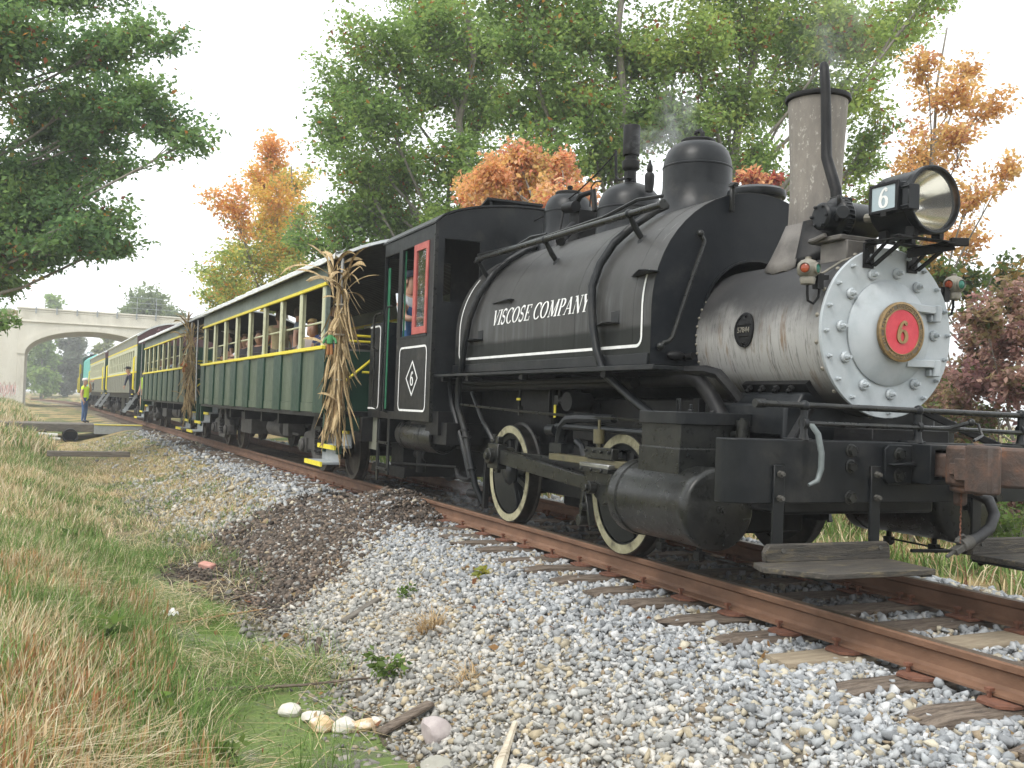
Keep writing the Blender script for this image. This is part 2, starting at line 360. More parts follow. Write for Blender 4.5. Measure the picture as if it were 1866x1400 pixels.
# ------------------------------------------------------------------ ditch water
mw_, t, b, o_ = nt('ditch_water')
f1 = ramp(t, noise(t, 2.2, 6, .7), .52, .66); f2 = noise(t, 26, 5, .7)
c_ = mixc(t, ramp(t, f2, .3, .7), (.065,.110,.018), (.130,.180,.038)); c_ = mixc(t, ramp(t, noise(t, 7, 6, .8), .52, .68), c_, (.11,.105,.045)); c_ = mixc(t, f1, c_, (.075,.085,.045)); t.links.new(c_, b.inputs['Base Color'])
rr = t.nodes.new('ShaderNodeMapRange'); rr.inputs[3].default_value = .75; rr.inputs[4].default_value = .12; t.links.new(f1, rr.inputs[0]); t.links.new(rr.outputs[0], b.inputs['Roughness']); bump(t, b, f2, .5, .01)
px = np.linspace(-9.5, 3.5, 150); vs_ = []; 
for i, x in enumerate(px):
    dyc = float(ditch_y(x)); w1 = .60+.08*math.sin(x*2.1)+.05*math.sin(x*5.3); 
    for k in range(9): vs_.append((x, dyc-w1+2*w1*k/8, -.783))
ps = MB(); ps.add(vs_, [(i*9+k, (i+1)*9+k, (i+1)*9+k+1, i*9+k+1) for i in range(149) for k in range(8)])
tag(ps.obj('ditch_water', mw_), 'algae covered standing water in the ditch', kind='structure')

# ------------------------------------------------------------------ track
track = thing('railway_track', 'rusty single railway track on ballast, curving gently away', None, kind='structure')
def rail_profile():
    return [(-.068,-.165),(-.068,-.152),(-.02,-.14),(-.009,-.12),(-.009,-.055),(-.034,-.04),(-.036,-.010),(-.030,0),(.030,0),(.036,-.010),(.034,-.04),(.009,-.055),(.009,-.12),(.02,-.14),(.068,-.152),(.068,-.165)]
rx = np.concatenate([np.linspace(6, -20, 53), np.linspace(-22, -150, 65)])
for s in (-1, 1):
    prof = rail_profile(); vsr = []; m = MB(); n = len(prof)
    for x in rx:
        yc = float(cyl_y(x)) + s*.7535
        vsr += [(x, yc+a, z) for a, z in prof]
    m.add(vsr, [(i*n+k, i*n+k+1, (i+1)*n+k+1, (i+1)*n+k) for i in range(len(rx)-1) for k in range(n-1) if k != 7] )
    ro = m.obj('rail', M['rust'], track, smooth=0)
    h = MB(); h.strip([(x, float(cyl_y(x))+s*.7535-.030, .0) for x in rx], [(x, float(cyl_y(x))+s*.7535+.030, .0) for x in rx])
    h.obj('rail_head', M['railtop'], ro, smooth=0)
# sleepers: a few split shapes shared in a loop
def sleeper_mesh(k, new=False):
    r = random.Random(k); m = MB(); L = 1.30; n = 7
    rows = []
    ends = [(-L - r.uniform(0, .10)) , L + r.uniform(0, .05)]
    ys = [ends[0]] + list(np.linspace(-1.2, 1.2, n)) + [ends[1]]
    prof = [(-.115,-.15),(-.115,-.02),(-.105,0),(-.04,.004),(.0,-.006 if not new else .003),(.045,.004),(.105,0),(.115,-.02),(.115,-.15)]
    for i, y in enumerate(ys):
        e = (i in (0, len(ys)-1)) and not new
        rows.append([(a*(r.uniform(.80,.98) if e else 1)+r.uniform(-.004,.004), y + (r.uniform(-.04,.04) if e else 0), z - (r.uniform(.005,.025) if e else 0) + r.uniform(-.004,.004)) for a, z in prof])
    p = len(prof); m.add([q for row in rows for q in row], [(i*p+j, i*p+j+1, (i+1)*p+j+1, (i+1)*p+j) for i in range(len(rows)-1) for j in range(p-1)] + [tuple(range(p)), tuple(range((len(rows)-1)*p, len(rows)*p))[::-1]])
    if not new:                                 # long drying cracks, real slots pressed into the top
        pass
    return m.mesh('sleeper')
sl = [sleeper_mesh(k) for k in range(7)]; sln = sleeper_mesh(99, True)
pm = MB(); pm.prism([(-.10,-.16),(.10,-.16),(.10,.11),(.06,.17),(-.06,.17),(-.10,.11)], (0,0,0), (1,0,0), (0,1,0), (0,0,.014)); plate = pm.mesh('tie_plate')
sp = MB()
for a, b_ in ((-.062,-.085),(.062,.085),(.055,-.085)):
    sp.box((a-.008,b_-.008,-.02),(a+.008,b_+.008,.035)); sp.box((a-.017,b_-.017,.035),(a+.017,b_+.024 if b_ < 0 else b_+.017,.050))
spike = sp.mesh('spike')
for me in sl: me.materials.append(M['tie'])
sln.materials.append(M['tienew']); plate.materials.append(M['rustplate']); spike.materials.append(M['rustplate'])
xt = 4.2; k = 0
while xt > -64:
    yc = float(cyl_y(xt)); new = abs(xt-.78) < .26 or abs(xt+2.24) < .2
    so_ = bpy.data.objects.new('sleeper', sln if new else sl[k % 7]); COL.objects.link(so_); so_.parent = track
    so_.location = (xt + rnd.uniform(-.03,.03), yc, -.185 + rnd.uniform(-.01,.006)); so_.rotation_euler = (rnd.uniform(-.008,.008), rnd.uniform(-.02,.02), .0205*(xt < -4) + rnd.uniform(-.03,.03))
    if xt > -16:
        for s in (-1, 1):
            po = bpy.data.objects.new('tie_plate', plate); COL.objects.link(po); po.parent = so_; po.location = (0, s*.7535, .006); po.rotation_euler = (0, 0, 0 if s > 0 else math.pi)
            if xt > -12:
                ko = bpy.data.objects.new('spike', spike); COL.objects.link(ko); ko.parent = so_; ko.location = (0, s*.7535, .018); ko.rotation_euler = (0, 0, (0 if s > 0 else math.pi)+rnd.uniform(-.1,.1))
    xt -= .516 + rnd.uniform(-.02,.02); k += 1

# ------------------------------------------------------------------ ballast stones (nobody could count them)
def stones(name, P, size, colr, label, var=12, mat_='stone'):
    n = len(P); idx = R_.integers(0, var, n); VV = []; FF = []; CC = []; off = 0
    q = R_.normal(size=(n, 4)); q /= np.linalg.norm(q, axis=1)[:, None]; w, x, y, z = q.T
    Rm = np.stack([1-2*(y*y+z*z), 2*(x*y-z*w), 2*(x*z+y*w), 2*(x*y+z*w), 1-2*(x*x+z*z), 2*(y*z-x*w), 2*(x*z-y*w), 2*(y*z+x*w), 1-2*(x*x+y*y)], 1).reshape(n, 3, 3)
    sc3 = np.stack([size*R_.uniform(.8,1.5,n), size*R_.uniform(.7,1.15,n), size*R_.uniform(.45,.95,n)], 1)
    for k in range(var):                        # crushed stone: hulls of a few random points, sharp flat facets
        r = np.random.default_rng(k+3); pts = r.uniform(-1, 1, (10, 3)); pts = pts/np.maximum(np.abs(pts).max(1), .01)[:, None]*r.uniform(.72,1.0,(10,1)); pts /= np.maximum(1, np.linalg.norm(pts, axis=1)/1.15)[:, None]
        bm = bmesh.new(); vs_ = [bm.verts.new(p_) for p_ in pts]; h = bmesh.ops.convex_hull(bm, input=vs_); bmesh.ops.delete(bm, geom=[v for v in bm.verts if not v.link_faces], context='VERTS'); bmesh.ops.triangulate(bm, faces=bm.faces); bm.verts.index_update(); bm.verts.ensure_lookup_table()
        IV = np.array([v.co[:] for v in bm.verts]); IF = np.array([[v.index for v in f.verts] for f in bm.faces]); bm.free()
        m = np.where(idx == k)[0]; 
        if len(m) == 0: continue
        v = np.einsum('nij,nvj->nvi', Rm[m], IV[None]*sc3[m][:, None, :]); v[..., 2] *= .85; v = v + P[m][:, None, :]
        VV.append(v.reshape(-1, 3)); FF.append((IF[None]+np.arange(len(m))[:, None, None]*len(IV)+off).reshape(-1, 3)); CC.append(np.repeat(colr[m], len(IF), 0)); off += len(m)*len(IV)
    V_, F_, C_ = np.concatenate(VV), np.concatenate(FF), np.concatenate(CC)
    return tag(raw_mesh(name, V_, F_, np.full(len(F_), 3), M[mat_], None, C_), label, kind='stuff')
def scatter(n, x0, x1, y0, y1): return R_.uniform(x0, x1, n), R_.uniform(y0, y1, n)
PX = []; PY = []; SZ = []
for n, x0, x1, y0, y1, s in ((78000,-7.5,2.6,-3.55,-.79,.0172),(18500,-16,-7.5,-3.6,-.79,.026),(6500,-34,-16,-3.6,-.79,.034),(12000,2.6,5.5,-3.4,2.6,.022),(9000,-3.5,3.5,-.72,.72,.021),(6000,-14,-3.5,-.72,.72,.028),(12000,-9,2,.8,2.9,.026),(2500,-30,-9,.8,2.9,.04)):
    x, y = scatter(n, x0, x1, y0, y1); PX.append(x); PY.append(y+cyl_y(x)); SZ.append(np.minimum(s*1.06*np.exp(R_.normal(-.05, .40, n)), s*2.3))
PX, PY, SZ = map(np.concatenate, (PX, PY, SZ))
d, dy, g, pt, n, n2 = zones(PX, PY)
mudz = sst(dy+1.25, dy+.55, PY + .35*fbm(PX, PY, 1.7, 3, 3))*(PX > -9)
sparse = np.where((d < -1.75), np.clip(g*(1-.72*mudz) + .10*(PY > dy+.2), 0, 1), g)
# keep rails and sleeper tops clear
xs_ = np.array([o.location.x for o in track.children if o.name.startswith('sleeper')]); near_t = np.min(np.abs(PX[:, None]-xs_[None, :]), 1)
on_tie = (near_t < .125) & (np.abs(d) < 1.34)
keep = (R_.random(len(PX)) < sparse) & ~((np.abs(np.abs(d)-.7535) < .058)) & ~(on_tie & (R_.random(len(PX)) < .97))
PX, PY, SZ, d, pt, n, dy, mudz = (q[keep] for q in (PX, PY, SZ, d, pt, n, dy, mudz))
PZ = ground_z(PX, PY) + SZ*R_.uniform(-.1,.75,len(PX)) + np.where((np.abs(d) < 1.3) , .012, 0)
pal = np.array([(.325,.34,.35),(.40,.41,.415),(.48,.48,.475),(.23,.24,.25),(.38,.34,.26),(.28,.29,.30),(.45,.41,.32),(.28,.22,.15)])
cs = pal[R_.choice(8, len(PX), p=[.22,.2,.13,.12,.10,.14,.06,.03])]*R_.uniform(.82,1.1,(len(PX),1))
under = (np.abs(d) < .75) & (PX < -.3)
cs = np.where(under[:, None], cs*.45+np.array((.02,.017,.015)), cs)            # darker stones between the rails, from the engine front back along the train
wetn = np.maximum(sst(dy+.75, dy+.40, PY), .55*mudz*(R_.random(len(PX)) < .6)); cs = cs*(1+np.array((.06,.0,-.10))*sst(-1.6,-2.6,d)[:, None]); cs = cs*(1-.45*wetn[:, None])+np.array((.03,.024,.016))*wetn[:, None]
dk = R_.random(len(PX)) < pt*.86
cs[dk] = np.array([(.085,.068,.054),(.13,.105,.085),(.06,.05,.043),(.16,.12,.09)])[R_.integers(0, 4, dk.sum())]*R_.uniform(.8,1.3,(dk.sum(),1))
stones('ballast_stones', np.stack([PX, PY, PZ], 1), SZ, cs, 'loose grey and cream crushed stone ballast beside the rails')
x, y = scatter(14000, -10, -3.2, -3.8, -.55); y = y + cyl_y(x); w = np.maximum(patch(x, y), sst(.05,.12, mound(x, y))); kk = (R_.random(len(x)) < w) ; x, y = x[kk], y[kk]
s_ = .014*np.exp(R_.normal(0,.4,len(x)))
stones('cinder_stones', np.stack([x, y, ground_z(x, y)+s_*.4], 1), s_, np.array([(.075,.06,.048),(.12,.095,.078),(.055,.046,.04),(.17,.12,.085),(.28,.27,.25)])[R_.choice(5,len(x),p=[.35,.27,.25,.08,.05])]*R_.uniform(.8,1.25,(len(x),1)), 'dark brown cinders spilled over the ballast and against the rail')

# ------------------------------------------------------------------ grass
def blades(name, P, H, Wd, az, lean, colr, label, curl=.5, kind='stuff', parent=None):
    n = len(P); ca, sa = np.cos(az), np.sin(az); dx = np.stack([ca, sa, 0*ca], 1); sx = np.stack([-sa, ca, 0*ca], 1)
    rows = []
    for t, wf in ((0, 1), (.45, .85), (.8, .55)):
        c = P + dx*(lean*H*(t**(1+curl)))[:, None] + np.array((0,0,1))*(H*(t - .35*lean*t*t))[:, None]
        rows += [c - sx*(Wd*wf/2)[:, None], c + sx*(Wd*wf/2)[:, None]]
    tip = P + dx*(lean*H)[:, None] + np.array((0,0,1))*(H*(1-.35*lean))[:, None]
    v = np.stack(rows+[tip], 1); b = np.arange(n)[:, None]*7
    loops = np.concatenate([b+0, b+1, b+3, b+2, b+2, b+3, b+5, b+4, b+4, b+5, b+6], 1)
    o = raw_mesh(name, v.reshape(-1, 3), loops, np.tile([4, 4, 3], n), M['grass'], parent, np.repeat(colr, 3, 0))
    return tag(o, label, kind=kind)
def tuft_pts(n, x0, x1, y0, y1, k=14, spread=.07):
    c = n//k; cx, cy = scatter(c, x0, x1, y0, y1); x = np.repeat(cx, k)+R_.normal(0, spread, c*k); y = np.repeat(cy, k)+R_.normal(0, spread, c*k); return x, y, np.repeat(R_.random(c), k)
def pick(pal, n, p=None): return np.array(pal)[R_.choice(len(pal), n, p=p)]*R_.uniform(.75,1.2,(n,1))
STR = [(.56,.45,.26),(.62,.52,.33),(.48,.36,.20),(.68,.60,.42)]; GRN = [(.13,.22,.05),(.18,.28,.075),(.22,.30,.09),(.10,.18,.04)]; TAN = [(.47,.28,.13),(.55,.36,.19),(.40,.22,.10),(.62,.48,.30)]
def field(name, n, box, h, label, gfun, keepf, lean=(.2,.9), wd=.006, pals=(STR, GRN), k=14, spread=.07):
    x, y, tid = tuft_pts(n, *box, k, spread); 
    kk = R_.random(len(x)) < keepf(x, y); x, y, tid = x[kk], y[kk], tid[kk]
    z = ground_z(x, y); m = len(x); H = R_.uniform(h[0], h[1], m)
    gw = gfun(x, y); isg = (tid < gw); colr = np.where(isg[:, None], pick(pals[1], m), pick(pals[0], m))
    return blades(name, np.stack([x, y, z-.01], 1), H, wd*R_.uniform(.6,1.5,m), R_.uniform(0, 6.28, m), R_.uniform(lean[0], lean[1], m), colr, label)
nb = lambda x, y: sst(-.25, .25, fbm(x, y, 1.1, 4, 2))
bankk = lambda x, y: sst(ditch_y(x)-.30, ditch_y(x)-.55, y)
field('bank_grass', 30000, (-7, 4.5, -9.5, -6.0), (.10,.34), 'rough straw and green grass further up the near bank', lambda x, y: .4+.4*nb(x, y), lambda x, y: 1+0*x, wd=.008)
field('bank_grass', 80000, (-7, 3.4, -6.0, -4.0), (.08,.33), 'mixed green and straw coloured grass on the near ditch bank', lambda x, y: .36+.5*nb(x, y)+.4*sst(-5.0,-4.4,y), bankk)
field('bank_grass', 60000, (-22, -7, -8.5, -4.0), (.10,.30), 'dry pale grass along the ditch bank further back', lambda x, y: .25+.5*nb(x, y), bankk, wd=.010)
field('bank_grass', 34000, (-90, -22, -18, -4.2), (.25,.6), 'tall dry grass on the bank towards the overbridge', lambda x, y: .2+.4*nb(x, y), bankk, wd=.03, spread=.25)
field('stubble', 9500, (-4.6, 2.6, -5.6, -4.1), (.10,.28), 'cut reed stubble standing in orange brown clumps', lambda x, y: 0*x, lambda x, y: bankk(x, y)*sst(.0,.3, fbm(x, y, .9, 3, 6)+.12), (.02,.22), .016, (TAN, GRN), 7, .035)
field('stubble', 4200, (-2.2, 1.9, -5.15, -4.2), (.12,.26), 'dense rust brown reed stubble close to the camera', lambda x, y: 0*x, lambda x, y: sst(-.25,.2,fbm(x, y, 1.4, 3, 9)), (.02,.3), .017, ([(.42,.22,.10),(.50,.29,.14),(.36,.17,.075),(.56,.40,.24)], GRN), 7, .03)
field('fallen_straw', 15000, (-5, 2.6, -5.6, -4.0), (.15,.34), 'bent dry straw lying over the grass bank', lambda x, y: 0*x, lambda x, y: bankk(x, y)*sst(-.2,.4, fbm(x, y, .9, 3, 6)), (1.4,2.3), .006, (STR, GRN), 5, .05)
field('ditch_grass', 34000, (-10, 2.6, -4.6, -2.9), (.08,.24), 'thin green marsh grass growing in the wet ditch', lambda x, y: .85+0*x, lambda x, y: sst(-.1,.3, fbm(x, y, 1.3, 3, 5)+.15-.45*sst(-2.0,-1.0,x))*sst(.85,.5,np.abs(y-ditch_y(x))), (.5,1.5), .0045, (STR, GRN), 10, .06)
field('ditch_straw', 7000, (-9, 2.2, -4.5, -3.1), (.12,.34), 'dead straw lying flat in the wet ditch', lambda x, y: .12+0*x, lambda x, y: sst(-.2,.3, fbm(x, y, 1.6, 3, 8))*sst(.8,.5,np.abs(y-ditch_y(x)))*np.where(x > -1.8, .10, .65), (2.0,2.6), .006, (STR, GRN), 5, .06)
nd = 9000; wx, wy = scatter(nd, -8, 2.6, -4.5, -3.0); wk = (np.abs(wy-ditch_y(wx)) < .6) & (fbm(wx, wy, 2.3, 3, 7) > -.15); wx, wy = wx[wk], wy[wk]; m_ = len(wx); aa = R_.uniform(0, 6.28, m_); rr0 = R_.uniform(.004,.012, m_)
cz = np.maximum(ground_z(wx, wy), -.783)+.004
dv = np.stack([np.stack([wx+rr0*np.cos(aa+k*1.5708), wy+rr0*np.sin(aa+k*1.5708)*.7, cz+R_.uniform(0,.003,m_)], 1) for k in range(4)], 1)
tag(raw_mesh('duckweed', dv.reshape(-1, 3), np.arange(m_*4), np.full(m_, 4), M['grass'], None, pick([(.10,.16,.03),(.16,.22,.05),(.07,.10,.02),(.25,.25,.09)], m_)), 'specks of duckweed and scum on the ditch water', kind='stuff')
field('verge_grass', 42000, (-34, -6.5, -4.6, -1.7), (.05,.16), 'short dry grass creeping over the ballast shoulder', lambda x, y: .22+.2*nb(x, y), lambda x, y: sst(-6.5,-10.5, x+1.2*fbm(x, y, 1.1, 4, 2))*sst(-1.75,-2.4, y-cyl_y(x))*.9, (.5,1.4), .009, (STR, GRN), 12, .10)
field('far_side_grass', 42000, (-30, 3, 2.4, 8), (.10,.42), 'weedy green and dry grass on the far side of the track', lambda x, y: .5+.4*nb(x, y), lambda x, y: sst(2.3,3.0, y-cyl_y(x)), (.3,1.0), .012, (STR+[(.3,.16,.09)], GRN), 14, .12)
field('forest_undergrowth', 26000, (-60, -4, 5, 16), (.3,1.1), 'dense green undergrowth below the trees behind the train', lambda x, y: .8+0*x, lambda x, y: 1+0*x, (.3,1.0), .05, (STR, GRN), 20, .3)
# ------------------------------------------------------------------ trees
def leaf_mesh(name, P, size, colr, parent, m='leaf', droop=.5, aspect=.55):
    n = len(P); q = R_.normal(size=(n, 3)); q[:, 2] = q[:, 2]*.6 - droop; q /= np.linalg.norm(q, axis=1)[:, None]
    w = R_.normal(size=(n, 3)); s = np.cross(q, w); s /= np.linalg.norm(s, axis=1)[:, None]; nn = np.cross(q, s)
    L = (size*np.clip(np.exp(R_.normal(-.05,.30,n)),.4,1.45))[:, None]; Wd = L*aspect*.5
    mid = P + q*L*.45
    v = np.stack([P, mid + s*Wd + nn*L*.10, P + q*L, mid - s*Wd + nn*L*.10], 1)
    b = np.arange(n)[:, None]*4
    return raw_mesh(name, v.reshape(-1, 3), np.concatenate([b, b+1, b+2, b+3], 1), np.full(n, 4), M[m], parent, colr)
def tree(label, base, top, lobes, pal, name='broadleaf_tree', cat='tree', group=None, nl=1500, size=.13, trunk_r=.16, twigs=9, pal2=None, p2=.0, droop=.35, fill=1.0, seed=1, rise=.9, brk=1.0, lobe_hue=None):
    r = np.random.default_rng(seed); base = np.array(base, float); top = np.array(top, float)
    t = thing(name, label, cat, tuple(base), group=group)
    tr = MB(); n = 9; path = [base + (top-base)*k/(n-1) + np.array((r.normal(0,.05), r.normal(0,.05), 0))*k*.5 for k in range(n)]
    tr.tube([p-base for p in path], [trunk_r*(1-.8*k/(n-1)) for k in range(n)], 9)
    tops = [path]
    leaves = []; hue = []
    H = top[2]-base[2]
    for li, (lx, ly, lz, lr) in enumerate(lobes):
        c = np.array((lx, ly, lz)); 
        f = np.clip((lz-base[2]-rise*np.hypot(lx-base[0], ly-base[1])-.3)/max(H, .1), .12, .92); a = base+(top-base)*f
        k = int(f*(n-1)); a = path[k]
        m1 = a + (c-a)*.5 + np.array((r.normal(0,.12), r.normal(0,.12), -.06*np.linalg.norm(c-a)+r.normal(0,.1)))
        br = trunk_r*(.42-.2*f)*brk
        tr.tube([a-base, (a+(m1-a)*.5)-base+r.normal(0,.05,3), m1-base, c-base], [br, br*.8, br*.6, br*.3], 6)
        nt_ = int(twigs*(1+lr)); hv = r.random()
        for k2 in range(nt_):
            dr = r.normal(size=3); dr /= np.linalg.norm(dr); e = c + dr*lr*np.array((1,1,.8))*r.uniform(.45,1.05)
            s0 = m1 + (c-m1)*r.uniform(.3,1)
            mm = (s0+e)/2 + r.normal(0,.08*lr,3)
            if k2 % 2 == 0: tr.tube([s0-base, mm-base, e-base], [br*.3, br*.2, br*.08], 4, False)
            nn = int(nl*fill*lr*lr/max(nt_,1)/1.0)
            if nn <= 0: continue
            tt = r.uniform(.35,1.05,nn)[:, None]; pts = (s0*(1-tt)+e*tt) + r.normal(0, lr*.20, (nn, 3))*np.array((1,1,.6))
            leaves.append(pts-base); hue.append(np.full(nn, r.random()*.6+.4*hv if lobe_hue is None else np.clip(lobe_hue[li]+r.normal(0,.07), 0, .99)))
    tr.obj('trunk', M['bark'], t, smooth=60)
    if leaves:
        P = np.concatenate(leaves); h = np.concatenate(hue); m = len(P)
        pal = np.array(pal); i0 = np.clip((h*len(pal)+R_.normal(0,.6,m)).astype(int), 0, len(pal)-1); colr = pal[i0]*R_.uniform(.7,1.25,(m,1))
        if pal2 is not None:
            kk = (R_.random(m) < p2*1.2*(.3+1.4*(np.sin(P[:,0]*2.1)*np.sin(P[:,1]*1.7+1)*np.sin(P[:,2]*1.9) > .25))); colr[kk] = np.array(pal2)[R_.integers(0, len(pal2), kk.sum())]*R_.uniform(.8,1.2,(kk.sum(),1))
        leaf_mesh('crown', P, size, colr, t, droop=droop)
    return t
OAK = [(0.117, 0.22, 0.084), (0.154, 0.273, 0.095), (0.192, 0.313, 0.101), (0.235, 0.36, 0.106)]
MAPLE = [(0.179, 0.286, 0.084), (0.223, 0.346, 0.095), (0.273, 0.4, 0.106), (0.327, 0.446, 0.117), (0.396, 0.486, 0.123)]
AUT = [(.42,.16,.04),(.50,.25,.06),(.30,.10,.05),(.35,.30,.06)]
ORG = [(.76,.36,.19),(.82,.45,.22),(.78,.48,.17),(.84,.56,.32),(.74,.31,.20),(.70,.50,.18)]
YEL = [(.72,.55,.12),(.76,.56,.12),(.58,.54,.14),(.80,.46,.12),(.42,.46,.12)]
PUR = [(.32,.17,.17),(.40,.22,.20),(.30,.18,.15),(.45,.28,.22),(.28,.22,.11)]
LOBES = {}
LOBES['A'] = [(-19.84, -5.77, 9.09, 1.1), (-20.8, -4.38, 9.14, 1.04), (-22.81, -5.29, 8.2, 1.38), (-19.77, -3.77, 7.79, 0.88), (-20.87, -2.71, 7.9, 0.8), (-18.3, -2.22, 6.97, 0.49), (-21.56, -5.92, 6.22, 1.3), (-22.59, -4.73, 6.84, 1.1), (-19.78, -3.72, 6.4, 0.5), (-22.26, -5.65, 5.04, 1.21), (-19.37, -4.47, 4.74, 0.86), (-20.61, -3.72, 4.74, 0.59), (-23.29, -6.11, 3.76, 0.62), (-19.65, -3.61, 9.43, 0.76), (-20.8, -2.67, 9.85, 0.47), (-20.45, -7.09, 8.55, 1.83), (-22.2, -7.35, 6.42, 1.95), (-22.67, -5.18, 11.52, 1.52), (-20.94, -6.55, 10.83, 1.51), (-22.92, -7.08, 4.18, 1.34), (-20.14, -6.06, 2.72, 0.37)]
LOBES['B1'] = [(-20.3, 2.28, 10.74, 1.28), (-21.36, 3.98, 11.7, 1.52), (-22.35, 5.85, 12.07, 1.61), (-21.54, 1.63, 9.83, 1.03), (-23.33, 1.81, 8.95, 0.94), (-20.32, 2.35, 9.03, 1.28), (-21.31, 4.19, 9.89, 1.37), (-22.3, 6.07, 10.14, 1.45), (-21.44, 1.99, 7.64, 1.03), (-22.56, 3.55, 8.08, 1.41), (-19.56, 4.1, 7.67, 1.14), (-22.14, 2.53, 6.64, 1.21), (-23.25, 4.16, 6.69, 1.29), (-21.57, 1.79, 5.86, 0.88), (-23.6, 1.37, 5.81, 0.78), (-19.69, 3.9, 6.23, 0.86), (-21.96, 2.99, 5.44, 0.61), (-22.93, 4.45, 13.94, 1.77)]
LOBES['B2'] = [(-17.08, 4.9, 10.17, 1.32), (-17.91, 6.8, 11.08, 1.55), (-19.85, 6.37, 9.54, 1.34), (-17.18, 6.65, 9.01, 1.37), (-18.01, 8.52, 10.56, 1.6), (-16.82, 5.62, 7.42, 1.06), (-17.64, 7.58, 7.87, 1.27), (-18.57, 9.26, 9.06, 1.34), (-17.89, 4.9, 12.09, 1.64), (-18.41, 7.48, 13.14, 1.89), (-17.37, 4.43, 6.97, 0.93)]
LOBES['B3'] = [(-16.24, 9.04, 10.67, 1.51), (-16.99, 11.26, 11.47, 1.61), (-17.68, 13.66, 11.99, 1.71), (-15.16, 13.36, 11.4, 1.42), (-15.86, 15.72, 12.24, 1.21), (-16.25, 9.11, 9.02, 1.24), (-17.01, 11.34, 9.57, 1.32), (-17.69, 13.73, 10.29, 1.24), (-15.12, 13.55, 9.85, 1.14), (-18.11, 10.93, 8.43, 1.21), (-15.58, 10.67, 7.84, 0.96), (-15.51, 14.71, 8.97, 0.73), (-18.03, 13.12, 7.78, 0.78), (-16.61, 10.05, 12.98, 1.85), (-16.71, 13.72, 13.97, 1.96), (-13.69, 14.63, 11.98, 0.83), (-15.69, 14.34, 8.08, 0.73), (-16.75, 15.96, 7.58, 0.62)]
LOBES['C'] = [(-36.58, 2.74, 11.37, 0.9), (-39.54, 2.65, 10.57, 1.07), (-41.59, 4.47, 11.44, 1.14), (-38.11, 2.69, 8.68, 1.27), (-40.18, 4.51, 9.2, 1.23), (-37.06, 1.9, 7.08, 1.12), (-39.07, 3.87, 7.28, 1.43), (-42.66, 2.38, 6.31, 1.01), (-38.04, 3.03, 5.68, 0.93)]
LOBES['D'] = [(-12.2, 2.26, 5.63, 0.51), (-13.03, 3.31, 6.04, 0.54), (-13.88, 4.34, 6.13, 0.57), (-12.84, 2.32, 5.24, 0.47), (-13.67, 3.38, 5.51, 0.67), (-11.74, 3.31, 5.06, 0.51), (-12.59, 4.32, 5.49, 0.38), (-14.59, 2.8, 5.32, 0.29)]
LOBES['D2'] = [(-11.76, 7.79, 6.04, 0.34), (-12.64, 9.04, 6.31, 0.3)]
LOBES['E'] = [(-8.88, 9.51, 7.84, 0.46), (-9.64, 10.77, 7.53, 0.65), (-10.67, 11.43, 6.98, 0.69), (-9.03, 10.71, 6.61, 0.63), (-10.18, 11.11, 5.93, 0.67), (-8.56, 10.35, 5.53, 0.51), (-9.66, 10.87, 4.93, 0.65), (-10.3, 12.35, 5.06, 0.46), (-9.46, 9.77, 6.05, 0.42), (-9.71, 12.05, 7.75, 0.56), (-8.26, 10.99, 5.96, 0.41), (-9.88, 10.37, 5.23, 0.43), (-10.33, 12.1, 8.61, 0.46)]
LOBES['F'] = [(-3.75, 5.17, 2.54, 0.33), (-4.16, 6.13, 2.78, 0.35), (-4.91, 6.42, 2.27, 0.45), (-3.86, 5.89, 2.19, 0.41), (-4.57, 6.24, 1.81, 0.44), (-3.56, 5.63, 1.7, 0.4), (-4.4, 5.66, 1.78, 0.28), (-5.03, 6.18, 1.51, 0.26), (-3.66, 6.31, 2.48, 0.48), (-4.18, 7.1, 1.84, 0.51)]
LOBES['G'] = [(-8.86, 9.77, 3.98, 0.51), (-9.48, 11.31, 3.97, 0.54), (-10.03, 13.01, 4.28, 0.57), (-9.52, 9.74, 4.58, 0.32)]
LOBES['H'] = [(-124.33, 4.72, 12.33, 2.32), (-133.46, 3.47, 11.56, 1.76), (-139.63, 8.74, 12.37, 1.87)]
gz = lambda x, y: float(ground_z(x, y))
def at(x, y, dz=0): return (x, y, gz(x, y)+dz)
LB1 = [(-22.3,1.9,4.4,1.1),(-21.5,3.1,4.6,1.2),(-20.6,4.4,5.2,1.2),(-20.2,5.4,5.6,1.1),(-23.2,2.4,3.9,1.0),(-19.6,5.9,6.4,1.1),(-22.6,3.6,6.0,1.1)]
LC = [(-35.2,.9,8.9,1.0),(-36.5,2.9,9.6,1.0),(-33.8,.4,6.0,1.1),(-37.0,3.6,7.3,1.2),(-36.2,3.4,5.9,1.1),(-37.5,.9,5.2,1.0)]
LA = [(-20.91,-5.64,5.61,1.04),(-20.54,-4.82,5.32,.91),(-21.17,-6.18,4.57,1.04),(-20.18,-4.0,5.29,.65),(-20.76,-5.25,4.48,.78),(-20.26,-4.36,8.21,.78),(-19.74,-3.2,8.25,.65),(-20.27,-4.31,7.06,.78)]
LD = [(-13.4,2.6,4.9,.30),(-12.6,4.6,5.0,.34),(-13.0,3.0,6.0,.28),(-12.9,4.0,6.15,.25),(-13.6,2.2,5.4,.22),(-12.7,5.1,4.6,.3)]
TG = 'green trees standing behind the train'
tree('big dark green oak on the left bank with branches reaching over the ditch', at(-22.7,-8.3,-.1), (-22.3,-7.2,12.5), LOBES['A']+LA, OAK, nl=2500, size=.135, trunk_r=.34, pal2=AUT, p2=.035, seed=3, rise=.12, brk=.55)
